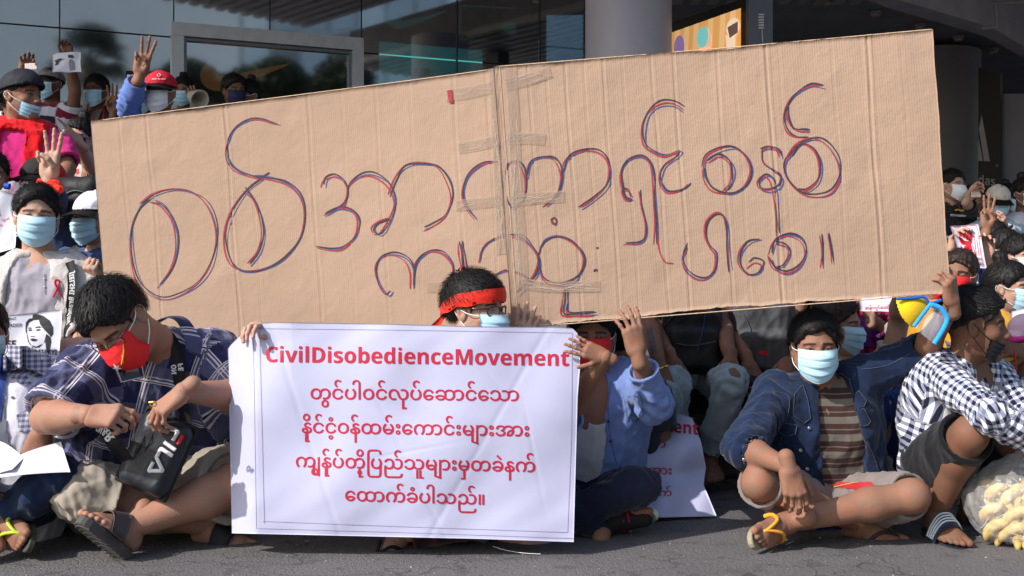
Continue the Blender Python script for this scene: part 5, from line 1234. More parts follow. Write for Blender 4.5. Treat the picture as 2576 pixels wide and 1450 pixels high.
for nm, pts in (('lapel', [(2018, 970), (1996, 995), (1996, 1045), (2022, 1066), (2040, 1052), (2032, 1005)]), ('lapel', [(2090, 962), (2098, 1004), (2148, 988), (2138, 955), (2118, 938), (2100, 942)]), ('pocket_flap', [(2108, 1022), (2160, 984), (2178, 1008), (2172, 1024), (2122, 1044)]), ('pocket', [(2122, 1046), (2172, 1028), (2188, 1060), (2182, 1070), (2148, 1080), (2138, 1074)]), ('pocket_flap', [(1958, 1060), (2004, 1070), (2000, 1092), (1980, 1098), (1956, 1084)])):
    decal(jk, nm, DEN, pts, sf, .007); seamline(jk, 'stitching', seam, pts, sf, .0011, .009, True, 4)
for pts in ([(1950, 985), (1985, 1000), (1978, 1060), (1962, 1120)], [(2150, 940), (2130, 1000), (2150, 1060), (2190, 1130), (2210, 1190)], [(1880, 1140), (1900, 1165), (1895, 1180)], [(2165, 930), (2230, 920), (2290, 890)]): seamline(jk, 'stitching', seam, pts, sf, .001, .003)
for x, y in ((2036, 1078), (2013, 1134), (1872, 1158), (2120, 1046), (2030, 1180)): button(jk, sf, x, y, .009, M('metal_button', (.35, .35, .36), .35, metal=.9))
SHT = cloth('taupe', (.20, .165, .155), .85)
sh = garment(M1, 'shorts', SHT, J, 'L', off=.014, seed=11, foldamp=.006, legend=(.97, .97), slack=.016, cuffgap=.010)
sf = Surf(sh); decal(sh, 'red_patch', M('patch_red', (.4, .02, .03), .8), [(2083, 1212), (2100, 1226), (2150, 1232), (2200, 1222), (2190, 1212), (2140, 1214)], sf, .003); seamline(sh, 'gold_curve', M('patch_gold', (.5, .38, .08), .7), [(2098, 1226), (2125, 1220), (2160, 1214)], sf, .0022, .005); seamline(sh, 'hem_stitch', M('taupe_stitch', (.13, .1, .095)), [(2110, 1262), (2180, 1262), (2250, 1236)], sf, .001)
slipper(M1, J, 'B', 'thong', M('sole_tan', (.28, .24, .17), .8, .2, 40), M('strap_orange', (.75, .33, .03), .5), name='flip_flop'); slipper(M1, J, 'A', 'thong', M('sole_dark', (.04, .035, .03), .8), M('strap_dark', (.03, .03, .03), .5), name='flip_flop')
# ---------------------------------------------------------------- squatting man in gingham
J = dict(sc=1.1, hs=1.16, head=P(2452, 822, 4.3), neck=P(2432, 928, 4.38), pel=P(2372, 1150, 4.45), bend=A(-.02, .03, .0), hf=A(.93, -.36, -.06), hu=A(.02, 0, 1), tf=A(.8, -.6, 0))
J['sA'] = P(2378, 958, 4.24); J['sB'] = P(2510, 948, 4.46); J['eA'] = reach(J['sA'], 2488, 1040, .31, -1); J['wA'] = P(2615, 1125, 3.98); J['eB'] = P(2575, 1040, 4.3); J['wB'] = P(2620, 1130, 4.1)
J['hA'] = P(2352, 1170, 4.34); J['hB'] = P(2380, 1170, 4.56); J['kA'] = P(2440, 1092, 4.05); J['kB'] = P(2548, 1098, 4.3); J['aA'] = P(2358, 1288, 4.25); J['aB'] = P(2440, 1280, 4.55)
J['handA'] = ('rest', A(.9, -.2, -.3), A(0, -.4, .9), 'R'); J['handB'] = ('rest', A(.9, -.2, -.3), A(0, -.4, .9), 'L'); J['footA'] = (A(.14, -1, -.10), UP, 'R'); J['footB'] = (A(.2, -.9, -.05), UP, 'L')
M2 = person('man in black and white gingham shirt squatting at the right, black mask under chin', J, 'dark', ('fade', 5), 'black', hn=1900, vol=1.35, mkind='chin', hres=.0026, res=.008, moff=(0, .002, -.004), look=(0, 0, 0))
GG = cloth('gingham', (1, 1, 1), pat=checks((.012, .014, .03), (.22, .24, .34), (.74, .73, .78), .031))
g2 = garment(M2, 'shirt', GG, J, 'TS', off=.014, loose=.6, seed=21, foldamp=.005, sleeve=(2, 2), res=.0075, lo=-.12, slack=.014, cuts=(lambda f, J=J: f.ell(J['neck']+A(.05, -.09, -.02), (.05, .06, .10), op='s', k=.01),))
collar(g2, J, GG, r=.072, h=.045, gap=.9)
garment(M2, 'shorts', cloth('black', (.006, .006, .009)), J, 'L', off=.02, seed=22, foldamp=.003, legend=(.92, .92), slack=.02, cuffgap=.016)
slipper(M2, J, 'A', 'slide3', M('sole_navy', (.02, .022, .035), .6), M('strap_navy', (.03, .04, .08), .6), th=.026, name='slide_sandal'); slipper(M2, J, 'B', 'slide', M('sole_navy', (.02, .022, .035)), M('strap_navy', (.03, .04, .08)), name='slide_sandal')
rib_ = M('ribbon_red', (.55, .01, .02), .6)
f = Field(.003); p = P(2493, 1028, 4.16); f.ell(p, (.018, .012, .018)); f.ell(p+A(.035, .0, -.02), (.03, .008, .012), k=.008); f.ell(p+A(.012, 0, -.03), (.015, .008, .022), k=.008); MB().add(*f.mesh(1)).build('red_rosette', rib_, g2)
# ---------------------------------------------------------------- big man in navy plaid
J = dict(sc=1.15, hs=1.27, fat=1.32, limb=1.18, head=P(302, 812, 3.99), neck=P(428, 880, 4.2), pel=P(362, 1215, 4.42), bend=A(0, .05, 0), hf=A(-.10, -.66, -.72), hu=A(-.52, -.50, .62), tf=A(-.1, -1, .1))
J['sA'] = P(228, 925, 4.14); J['sB'] = P(548, 912, 4.26); J['eA'] = P(118, 1052, 3.92); J['wA'] = P(222, 1045, 3.74); J['eB'] = P(622, 1000, 4.18); J['wB'] = P(462, 985, 3.90)
J['hA'] = P(290, 1232, 4.42); J['hB'] = P(450, 1232, 4.42); J['kA'] = P(218, 1248, 4.02); J['kB'] = P(612, 1215, 4.14); J['aA'] = P(520, 1318, 4.2); J['aB'] = P(335, 1322, 3.98)
J['handA'] = ('pinch', A(.95, -.2, .02), A(0, -.75, .65), 'R', 1.0); J['handB'] = ('claw', A(-.75, -.25, -.6), A(-.35, -.55, .75), 'L', 1.0)
J['footB'] = (A(-.42, -.60, .68), A(.42, .66, .62), 'L'); J['footA'] = (A(.9, -.3, -.1), A(0, -.3, 1), 'R')
M3 = person('heavy young man in navy plaid shirt looking down at his bag, red star mask', J, 'mid', ('short', 9), 'red', hn=2600, vol=1.4, mkind='kn', hres=.0028, res=.009, look=(0, 0, 0), eye=False)
PL3 = cloth('navy_plaid', (1, 1, 1), pat=plaidp((.020, .022, .075), (.14, .15, .27), (.68, .64, .72), .15))
s3 = garment(M3, 'shirt', PL3, J, 'TS', off=.022, loose=1., seed=31, foldamp=.007, sleeve=(.92, .92), res=.008, slack=.03, cuffgap=.016, lo=-.05)
collar(s3, J, PL3, r=.085, h=.05, gap=1.0, drop=-.02)
garment(M3, 'shorts', cloth('khaki', (.33, .29, .24), .85), J, 'L', off=.028, seed=32, foldamp=.008, legend=(1.22, .86), slack=.05, cuffgap=.03)
slipper(M3, J, 'B', 'slide', M('sole_grey', (.075, .068, .066), .75, .15, 40), M('sole_grey', (.07, .065, .06)), th=.03, grooves=True, name='slide_sandal'); slipper(M3, J, 'A', 'slide', M('sole_black', (.012, .012, .015)), M('strap_black', (.012, .012, .015)), name='slide_sandal')
R3 = frame(J['hf'], J['hu']); glasses(M3, R3, J['head'], J['hs'], M('wire_black', (.02, .02, .022), .3, metal=.6), w=.025, h=.017)
# star and peacock like gold mark on the red mask
mkob = [c for c in M3.children if c.name.startswith('face_mask')][0]
def on_mask(pts2, off=.0035):   # local x, z on the mask
    V = mask_grid('kn'); xs, zs, ys = V[..., 0].ravel(), V[..., 2].ravel(), V[..., 1].ravel(); out = []
    for x, z in pts2: d2 = (xs+x)**2+(zs-z)**2; i = np.argsort(d2)[:4]; w = 1/(d2[i]+1e-7); out.append((-x, (ys[i]*w).sum()/w.sum()+off, z))
    return (np.array(out)*J['hs'])@R3+J['head']
star = [(.006+(.015 if k % 2 == 0 else .006)*math.sin(k*math.pi/5), -.044+(.015 if k % 2 == 0 else .006)*math.cos(k*math.pi/5)) for k in range(10)]
V = on_mask([(.006, -.044)]+star, .0075); MB().add(V, [[0, 1+k, 1+(k+1) % 10] for k in range(10)]).build('white_star', M('star_white', (.8, .8, .8)), mkob, False)
MB().tube(on_mask([(.018, -.046), (.028, -.040), (.037, -.032), (.046, -.020), (.051, -.008)]), [.001, .0035, .003, .0022, .0008], 5).tube(on_mask([(.026, -.048), (.033, -.036), (.036, -.026)]), .0016, 4).build('gold_mark', M('gold_print', (.75, .42, .03)), mkob)
# ring, phone in the pocket, strap with lettering, sling bag
GOLD = M('gold', (.85, .55, .15), .25, metal=1)
a = np.linspace(0, 2*math.pi, 14, endpoint=False); pr = P(384, 1017, 3.77); MB().tube([pr+A(.012*math.cos(t), .004, .008*math.sin(t)) for t in a], .003, 6, True).tube([pr+A(-.008, -.012, .006), pr+A(.008, -.013, .008)], .006, 6).build('gold_ring', GOLD, M3)
ph = thing('smartphone', 'dark smartphone slipping out of the plaid shirt pocket under the red mask', 'phone', P(320, 930, 3.95)); q4 = quad_sheet([P(268, 868, 3.93), P(345, 868, 3.97), P(362, 948, 4.0), P(305, 962, 3.92)]); sheet_mesh(q4, 2, 2, .009).build('screen', M('phone_glass', (.012, .008, .010), .08, spec=.8), ph, False)
MB().tube([q4(x, y, .001) for x, y in ((0, 0), (1, 0), (1, 1), (0, 1))], .004, 6, True).build('phone_frame', M('phone_rim', (.5, .5, .5), .25, metal=.9), ph)
STK = M('strap_black_web', (.012, .012, .014), .7); WL = M('letter_white', (.75, .75, .75), .6)
sf = Surf(s3); sl1, dd1 = strap_on(M3, 'bag_strap', STK, [(425, 850), (443, 885), (450, 925), (452, 965), (455, 1000), (462, 1040), (466, 1085)], .048, sf, .012)
text_on(sl1, dd1, sansb('KU'), .20, .058, WL); text_on(sl1, dd1, sansb('FE'), .115, .026, WL, lat=-.008); text_on(sl1, dd1, sansb('ON'), .115, .026, WL, lat=.018)
bag = thing('sling_bag', 'black sling bag with large white logo letters on the big man\'s lap', 'bag', P(400, 1160, 3.95))
bu = nrm(A(.40, .05, .92)); bx = nrm(A(.92, -.12, -.40)); bn_ = nrm(np.cross(bu, bx)); bn_ = bn_ if bn_[1] < 0 else -bn_; RB = np.array([bx, bn_, bu]); bc = P(396, 1142, 3.98)
f = Field(.006); f.box(bc, (.103, .045, .142), R=RB, rd=.04); f.box(bc+bn_*.02-bu*.01, (.088, .035, .12), R=RB, rd=.03, k=.01); v, q = f.mesh(2); v = v+vnormals(v, q)*folds(v, 5, 9, .004)[:, None]
BGM = M('bag_nylon', (.022, .024, .032), .42, .15, 12, bump=.002, bs=30, spec=.5); MB().add(v, q).build('bag_body', BGM, bag)
f = Field(.006); f.box(bc-bu*.0+bn_*.004, (.108, .010, .148), R=RB, rd=.009); f.box(bc, (.097, .03, .135), R=RB, rd=.01, op='s'); MB().add(*f.mesh(1)).build('zip_band', STK, bag)
def onbag(zx, zy, off=0.):
    px, py = 251.6+zx*.21686, 943.4+zy*.21686; r = A((px-CX)/FPX, 1, -(py-CY)/FPX); o = A(0, 0, EYE); pl_ = bc+bn_*.0575; return o+r*(((pl_-o)@bn_)/(r@bn_))+bn_*off
for pts, mt in (([(835, 630), (905, 660), (850, 760)], WL), ([(960, 700), (905, 805)], M('letter_red', (.6, .015, .03), .5)), ([(745, 782), (875, 872)], WL), ([(840, 940), (710, 855), (655, 955), (728, 1115), (565, 1115), (620, 1012)], WL)):
    P3 = []
    for (x0, y0), (x1, y1) in zip(pts[:-1], pts[1:]): P3 += [onbag(x0+(x1-x0)*k, y0+(y1-y0)*k) for k in np.linspace(0, 1, 5)]
    MB().tube(P3, .0073, 8).build('logo_letter', mt, bag)
for zz in ((620, 640, 500, 900), (520, 680, 400, 940)):
    MB().tube([onbag(zz[0], zz[1], -.006), onbag((zz[0]+zz[2])/2+20, (zz[1]+zz[3])/2, .002), onbag(zz[2], zz[3], -.008)], .0022, 5).build('zip_line', STK, bag)
sl2, dd2 = strap_band(bag, 'bag_strap', STK, [P(235, 1068, 3.95), P(262, 1085, 3.88), P(290, 1122, 3.86), P(318, 1160, 3.92)], .05); text_on(sl2, dd2, sansb('EN&R'), .03, .045, WL, 1)
# ---------------------------------------------------------------- man with red headband and glasses behind the banner
J = dict(sc=1.08, hs=1.13, head=P(1196, 782, 4.18), neck=P(1172, 905, 4.25), pel=P(1150, 1240, 4.42), hf=A(.86, -.5, -.03), hu=A(-.06, 0, 1), tf=A(.3, -1, 0))
J['sA'] = P(1065, 925, 4.26); J['sB'] = P(1280, 925, 4.2); J['eA'] = P(850, 965, 4.2); J['wA'] = P(672, 846, 4.10); J['eB'] = P(1330, 1000, 4.1); J['wB'] = P(1312, 885, 4.22)
J['hA'] = P(1090, 1250, 4.42); J['hB'] = P(1210, 1250, 4.42); J['kA'] = P(1010, 1262, 4.14); J['kB'] = P(1330, 1262, 4.14); J['aA'] = P(1290, 1325, 4.2); J['aB'] = P(1005, 1345, 4.14)
J['handA'] = ('claw', A(-.30, -.8, .42), A(-.1, -.1, .98), 'R', .95); J['handB'] = ('flatgrip', A(.16, .05, 1), A(-.1, -1, .15), 'R'); J['footB'] = (A(-.35, -.9, -.14), A(.25, -.1, .95), 'L'); J['footA'] = (A(.9, -.3, -.1), A(0, -.3, 1), 'R')
M5 = person('man with red headband and brown glasses peering over the white banner', J, 'light', ('short', 13), 'blue', hn=2600, vol=1.6, hres=.0026, moff=(0, .004, -.012))
R5 = frame(J['hf'], J['hu']); glasses(M5, R5, J['head'], J['hs'], M('frame_brown', (.05, .012, .014), .2, spec=.7), .0024, .0255, .0165)
a = np.linspace(0, 2*math.pi, 40); V = []
for t in a:
    x, y = .098*math.sin(t), -.010+.117*math.cos(t); z0 = .052-.062*max(0, -math.cos(t))**1.0-.02*(1-abs(math.cos(t))); V.append([(x*.985, y*.99, z0-.018+.003*math.sin(9*t)), (x*1.01, y*1.01, z0-.004), (x*1.0, y*1.0, z0+.012), (x*.96, y*.965, z0+.028)])
V = np.array(V); MB().grid(((V.reshape(-1, 3)*J['hs'])@R5+J['head']).reshape(V.shape), .0015, A(0, 0, .3)).build('headband', cloth('headband_red', (.68, .03, .015), .7), M5)
MB().grid(np.array([[((A(x, y, z)*J['hs'])@R5+J['head']) for x, y, z in r_] for r_ in ([(.02, -.112, -.01), (.02, -.112, -.03)], [(.03, -.13, -.03), (.03, -.12, -.055)], [(.04, -.16, -.06), (.035, -.14, -.085)])]), .002, A(0, 1, 0)).build('headband_tail', cloth('headband_red', (.7, .03, .015)), M5)
garment(M5, 'shirt', cloth('white_tee', (.6, .6, .62)), J, 'TS', off=.014, seed=41, sleeve=(.6, .6))
garment(M5, 'longyi', cloth('longyi_check', (1, 1, 1), pat=plaidp((.012, .01, .016), (.08, .01, .02), (.25, .02, .03), .08)), J, 'L', off=.03, seed=42, legend=(1.8, 1.9), slack=.02)
slipper(M5, J, 'B', 'thong', M('sole_black', (.012, .012, .015)), M('strap_black', (.012, .012, .015)), name='flip_flop')
MB().tube(crom([P(1240, 1375, 4.02), P(1275, 1385, 4.0), P(1320, 1392, 3.98), P(1360, 1394, 3.97)], 6), .0011, 5).build('loose_cord', LOOP, M5)
# ---------------------------------------------------------------- man in open blue shirt with red mask
J = dict(sc=1.06, hs=1.1, head=P(1492, 848, 4.52), neck=P(1498, 945, 4.56), pel=P(1480, 1235, 4.62), hf=A(-.12, -1, -.08), hu=A(0, 0, 1), tf=A(-.05, -1, 0))
J['sA'] = P(1405, 962, 4.52); J['sB'] = P(1592, 952, 4.54); J['eA'] = P(1415, 1060, 4.25); J['wA'] = P(1522, 898, 3.945); J['eB'] = reach(J['sB'], 1648, 1020, .30, -1); J['wB'] = reach(J['eB'], 1604, 892, .27, -1)
J['hA'] = P(1425, 1245, 4.6); J['hB'] = P(1532, 1245, 4.6); J['kA'] = P(1330, 1235, 4.25); J['kB'] = P(1606, 1222, 4.24); J['aA'] = P(1522, 1322, 4.3); J['aB'] = P(1405, 1300, 4.3)
J['handA'] = ('open', A(-.9, -.15, .36), A(.15, -.98, .1), 'R', .76); J['handB'] = ('flatgrip', A(-.2, .05, 1), A(.25, -1, .05), 'L', 1.0)
J['footA'] = (A(.93, -.32, -.02), A(-.05, -.75, -.45), 'R'); J['footB'] = (A(-.9, -.3, 0), A(0, -.5, .8), 'L')
M6 = person('man in open light blue shirt and red mask under the cardboard edge, hand raised', J, 'tan', ('fringe', 15), 'red', hn=1600, vol=1.3, mkind='kn', hres=.0028)
garment(M6, 'undershirt', cloth('white_vest', (.50, .50, .54)), J, 'T', off=.008, seed=51, hi=.9, loose=.4, cuts=(lambda f, J=J: f.ell(J['neck']+A(0, -.08, -.06), (.075, .12, .13), op='s', k=.01),))
BL = cloth('chambray', (.15, .22, .47), .85, var=.12)
def cutf(f, J=J): ax = nrm(J['neck']-J['pel']); m = (J['neck']+J['pel'])/2; f.ell(m+A(-.02, -.17, .04), (.062, .15, .40), R=[np.cross(A(0, -1, 0), ax), A(0, -1, 0), ax], op='s', k=.008)
s6 = garment(M6, 'shirt', BL, J, 'TS', off=.020, loose=.7, seed=52, foldamp=.006, sleeve=(1.1, 1.72), cuts=(cutf,), slack=.018, cuffgap=.012, res=.0075)
collar(s6, J, BL, r=.07, h=.05, gap=1.1)
for nm, pts, dp in (('pocket', [(1570, 998), (1612, 995), (1618, 1045), (1600, 1058), (1578, 1050)], 4.385),): sf = Surf(s6); decal(s6, nm, BL, pts, sf, .004); seamline(s6, 'stitching', cloth('chambray_dark', (.08, .12, .27)), pts, sf, .0011, .005, True, 3); seamline(s6, 'stitching', cloth('chambray_dark', (.08, .12, .27)), [(1536, 960), (1530, 1030), (1535, 1100), (1552, 1170)], sf, .0013, .004)
for x, y in ((1626, 912), (1530, 1060), (1536, 1110)): button(s6, sf, x, y, .006, M('button_navy', (.02, .02, .05), .3))
garment(M6, 'trousers', cloth('navy_trousers', (.014, .017, .04)), J, 'L', off=.016, seed=53, foldamp=.006, legend=(1.92, 1.95), slack=.012)
sneaker(M6, J, 'A', M('shoe_black', (.012, .011, .012), .8), M('shoe_sole', (.62, .62, .62), .6), M('stripe_red', (.35, .01, .03), .7)); sneaker(M6, J, 'B', M('shoe_black', (.012, .011, .012), .8), M('shoe_sole', (.62, .62, .62), .6))
# ================================================================ the people on the kerb and behind
def crowd(label, px, py, d, yaw=0, ground=.4, shirt=None, sk='mid', hair=('short', 1), mask='blue', lean=(0, 0), tilt=0., pitch=-.05, arms=(None, None), sit=False, sc=1.08, trousers=None, torso_yaw=None, mkind='pleat', cap=None, sleeve=(.6, .6), look=(0, 0, 0), group=None, res=.013, hres=.0045, hn=450, vol=1.15, moff=(0, 0, 0), knees=None, fat=1., off=.018, hairmat=None, neckdrop=.19, foldamp=.005, eye=True, trn=None, sres=.0105, tlen=(1.9, 1.9), legs=True, dropx=0, hs=None):
    """yaw: 0 faces the camera, + turns towards image right"""
    f = A(math.sin(yaw), -math.cos(yaw), pitch); ty = yaw if torso_yaw is None else torso_yaw; tf = A(math.sin(ty), -math.cos(ty), 0); X = A(math.cos(ty), math.sin(ty), 0)
    hd = P(px, py, d); nk = hd+A(dropx, 0, 0)-A(0, 0, neckdrop*sc)-tf*.03*sc; pl = nk-A(lean[0], lean[1], .50*sc)
    if pl[2] < ground+.09: pl[2] = ground+.09
    J = dict(sc=sc, hs=hs or sc, head=hd, neck=nk, pel=pl, hf=f, hu=A(math.sin(tilt), 0, math.cos(tilt)), tf=tf, fat=fat, ground=ground)
    s = .172*sc*(1+(fat-1)*.5)
    J['sA'] = nk-X*s-A(0, 0, .05*sc); J['sB'] = nk+X*s-A(0, 0, .05*sc); J['hA'] = pl-X*.09*sc; J['hB'] = pl+X*.09*sc
    for g, sg, ar in (('A', -1, arms[0]), ('B', 1, arms[1])):
        if ar is None:
            J['e'+g] = J['s'+g]+A(0, 0, -.29*sc)+X*sg*.05-tf*.03; J['w'+g] = J['e'+g]+A(0, 0, -.22*sc)+tf*.10-X*sg*.02; J['hand'+g] = ('rest', A(0, 0, -1)+tf*.3, X*sg+tf*.2, 'R' if sg < 0 else 'L')
        elif ar == 'fwd':
            J['e'+g] = J['s'+g]+A(0, 0, -.26*sc)+X*sg*.07; J['w'+g] = J['e'+g]+tf*.22*sc-X*sg*.08+A(0, 0, .02); J['hand'+g] = ('rest', tf-X*sg*.3, UP, 'R' if sg < 0 else 'L')
        else:
            J['e'+g] = P(*ar['e']); J['w'+g] = P(*ar['w']); J['hand'+g] = ar['h']
    if sit or knees:
        for g, sg in (('A', -1), ('B', 1)):
            if knees: J['k'+g] = P(*knees[0 if sg < 0 else 1][0]); J['a'+g] = P(*knees[0 if sg < 0 else 1][1])
            else: J['k'+g] = J['h'+g]+tf*.44*sc+X*sg*.06+A(0, 0, .03); J['a'+g] = J['k'+g]-A(0, 0, .43*sc)-tf*.03
            J['foot'+g] = (tf+A(0, 0, -.1), UP, 'R' if sg < 0 else 'L')
    elif legs:
        for g in 'AB': J['k'+g] = J['h'+g]*.5+.5*A(J['h'+g][0], J['h'+g][1], ground)+tf*.02+A(0, 0, .04); J['a'+g] = A(J['h'+g][0], J['h'+g][1], ground+.08); J['foot'+g] = (tf, UP, 'R' if g == 'A' else 'L')
    hairs = hair
    t = person(label, J, sk, hairs, mask, group, eye, True, res, hres, moff, mkind, hairmat, hn, vol, look)
    t['group'] = group if group else ''
    if not group: del t['group']
    g1 = garment(t, 'shirt', shirt, J, 'TS', off=off, loose=.9, seed=int(px) % 97, foldamp=foldamp, sleeve=sleeve, res=sres, slack=.014, cuffgap=.009)
    if trn is not False and (legs or sit): garment(t, 'trousers', trousers or cloth('dark_jeans', (.03, .035, .055)), J, 'L', off=.018, seed=int(px) % 89, foldamp=.0075, legend=tlen, res=.012)
    return t, J, g1
SH = lambda n, c, **k: cloth(n, c, **k)
AR = lambda e, w, pose, fd, bn, side, hs=1.0: dict(e=e, w=w, h=(pose, A(*fd), A(*bn), side, hs))
def ringsp(base, ring, per):
    def pat(nt, u, v, w):
        a = mth(nt, 'SUBTRACT', mth(nt, 'FRACT', mth(nt, 'ADD', mth(nt, 'DIVIDE', u, per), 50)), .5); b = mth(nt, 'SUBTRACT', mth(nt, 'FRACT', mth(nt, 'ADD', mth(nt, 'DIVIDE', v, per), 50)), .5)
        r = mth(nt, 'SQRT', mth(nt, 'ADD', mth(nt, 'MULTIPLY', a, a), mth(nt, 'MULTIPLY', b, b))); return mixc(nt, mth(nt, 'MULTIPLY', mth(nt, 'LESS_THAN', r, .33), mth(nt, 'GREATER_THAN', r, .13)), base, ring)
    return pat
# ---- left group
# woman in cream cardigan
t, J, g = crowd('woman in grey polo and cream knit cardigan with red ribbon, seated at left', 92, 548, 4.92, .42, 0.0, SH('grey_polo', (.33, .31, .36)), 'light', ('side', 2), 'blue', sit=True, sc=1.12, torso_yaw=.1, trousers=SH('ring_print', (1, 1, 1), pat=ringsp((.02, .02, .05), (.6, .58, .56), .055)), arms=(AR((-30, 830, 4.9), (30, 900, 4.62), 'rest', (.6, -.3, -.2), (0, -.8, .4), 'R'), AR((228, 800, 4.85), (196, 872, 4.6), 'claw', (-.85, -.35, -.12), (.1, -.9, .45), 'L')), hres=.003, hn=1500, res=.010, sres=.009, vol=1.1, off=.012, look=(.35, 0, 0), dropx=.03, tilt=.05)
W1 = t; CARD = SH('cream_knit', (.52, .48, .46), bump=.006)
def cutw(f, J=J): m = (J['neck']+J['pel'])/2; f.ell(m+A(-.015, -.17, .05), (.105, .16, .42), op='s', k=.01)
cd = garment(t, 'cardigan', CARD, J, 'TS', off=.022, loose=.9, seed=71, foldamp=.006, sleeve=(1.8, 1.75), cuts=(cutw,), res=.009, slack=.016); collar(g, J, SH('grey_polo', (.33, .31, .36)), r=.066, h=.05, gap=1.2)
sf = Surf(g, cd); seamline(t, 'placket', SH('polo_seam', (.24, .22, .26)), [(112, 690), (113, 720), (113, 740)], sf, .0018, .004)
for y in (702, 722): button(g, sf, 112, y, .005, M('button_pale', (.5, .48, .5), .4))
seamline(g, 'red_ribbon', rib_, [(133, 748), (146, 722), (149, 706), (141, 704), (139, 714), (146, 728), (155, 748)], sf, .0038, .006)
sl, dd = strap_on(t, 'bag_strap', STK, [(175, 660), (181, 700), (182, 740), (176, 790), (172, 850)], .042, sf, .010); text_on(sl, dd, sansb('JIELSHI Brand JIELSHI'), .05, .030, M('letter_grey', (.55, .55, .55)), 1)
p = P(43, 594, 4.83); f = Field(.0015); f.ell(p, (.004, .004, .004)); MB().add(*f.mesh(0)).build('ear_stud', M('pearl', (.8, .8, .8), .2), t)
# white cap person at the left cardboard edge
t, J, g = crowd('person in white cap, blue mask and denim shirt holding the left cardboard edge', 238, 552, 5.25, -.45, 0.4, SH('denim_shirt', (.035, .07, .18), var=.25), 'light', ('capped', 4), 'blue', sit=True, arms=(AR((175, 660, 5.2), (120, 700, 5.3), 'rest', (.3, -.3, -.8), (0, -1, 0), 'R'), AR((262, 790, 5.15), (252, 715, 4.93), 'fist', (-.35, -.55, .75), (-.4, -.8, -.3), 'R')), sleeve=(1.8, 1.5), hres=.0035, sc=1.05)
make_cap(t, frame(J['hf'], J['hu']), J['head'], J['hs'], M('cap_white', (.72, .70, .76), .8, vc=True), 1)
SC = SH('collar_stripe', (1, 1, 1), pat=stripesp([(.6, .55, .58), ((.5, .04, .05), .5, 0)], .010)); collar(g, J, SC, r=.07, h=.05, gap=1.0)
sf = Surf(g); decal(g, 'pocket_flap', SC, [(192, 682), (220, 690), (216, 706), (190, 696)], sf, .005); button(g, sf, 207, 690, .005, M('button_pale', (.5, .48, .5), .4))
# pink shirt man, red towel, backwards cap
t, J, g = crowd('man in magenta shirt with red towel round his neck and backwards black cap', 54, 246, 6.1, 1.25, .4, SH('magenta', (.62, .03, .20), foldamp=None) if False else SH('magenta', (.60, .025, .19)), 'tan', ('capped', 6), 'blue', sc=1.06, torso_yaw=.25, mkind='chin', hres=.003, res=.010, hn=900, arms=(None, AR((170, 425, 6.1), (128, 500, 5.95), 'rest', (-.5, -.4, -.6), (0, -1, 0), 'L')), sleeve=(.75, .75), off=.024, fat=1.05, moff=(0, .004, .004), neckdrop=.20, pitch=-.0, hs=1.14)
NK = M('cap_black', (.012, .012, .022), .75, vc=True); make_cap(t, frame(J['hf'], J['hu']), J['head'], J['hs'], NK, -1, tilt=.22, vol=1.06)
RT = SH('towel_red', (.62, .006, .012), bump=.004); sf = Surf(g)
def cutt(f, J=J):
    n = J['neck']; f.box(n+A(.0, -.15, -.22), (.062, .2, .24), rd=.02, op='s', k=.02)
    for sg in (-1, 1): f.box(n+A(sg*.36, 0, -.2), (.195, .5, .8), rd=.01, op='s', k=.02)
    f.plane(n+A(0, 0, -.36), (0, 0, -1), k=.01)
garment(t, 'red_towel', RT, J, 'T', off=.05, loose=.9, seed=5, foldamp=.007, cuts=(cutt,), res=.008, foldscale=10, extra=lambda f, b, J=J: f.cone(J['neck']+A(-.07, .0, .05), J['neck']+A(.07, .0, .05), .055, .055, k=.04))
# striped polo man
POLO = SH('polo_maroon', (1, 1, 1), pat=stripesp([(.52, .52, .58), ((.16, .012, .03), .34, .18), ((.015, .015, .03), .20, .63)], .30))
t, J, g = crowd('man in grey cap and maroon striped polo holding a paper above his head', 125, 213, 8.6, -.35, 1.1, POLO, 'dark', ('capped', 7), 'blue', arms=(None, AR((189, 232, 8.5), (176, 150, 8.5), 'grip', (-.2, 0, 1), (0, 1, 0), 'L')), sleeve=(.6, .45), sc=1.06, fat=1.1)
make_cap(t, frame(J['hf'], J['hu']), J['head'], J['hs'], M('cap_grey', (.22, .2, .2), .8, vc=True), 1, tilt=.2)
# arm with phone
t, J, g = crowd('person hidden behind the black capped man holding a phone up high', 40, 262, 7.4, 3.0, .75, SH('white_shirt', (.6, .6, .64)), 'dark', ('short', 8), None, arms=(None, AR((68, 262, 7.35), (58, 190, 7.3), 'claw', (.25, 0, 1), (-.3, 1, 0), 'R')), eye=False, sleeve=(.6, .6))
t, J, g = crowd('person in white shirt at the far left edge behind the magenta shirt', -22, 262, 8.2, .2, 1.1, SH('white_shirt', (.6, .6, .64)), 'tan', ('short', 18), 'white', sc=1.06)
# brown shirt man with red lanyard
t, J, g = crowd('man in brown shirt with red lanyard giving a three finger salute', 243, 232, 8.7, -.15, 1.1, SH('brown_shirt', (.20, .125, .10)), 'dark', ('short', 10), 'blue', arms=(None, AR((292, 335, 8.4), (286, 282, 8.3), 'three', (.02, -.02, 1), (.0, 1, .0), 'L', 1.05)), sleeve=(.6, .6), sc=1.07, fat=1.1)
sf = Surf(g); seamline(t, 'red_lanyard', rib_, [(222, 262), (218, 290), (226, 312), (252, 314), (262, 290), (262, 262)], sf, .006, .01); strap_on(t, 'bag_strap', STK, [(278, 262), (262, 290), (248, 330)], .06, sf, .012); collar(g, J, SH('brown_shirt', (.2, .125, .1)), r=.068, h=.045, gap=1.)
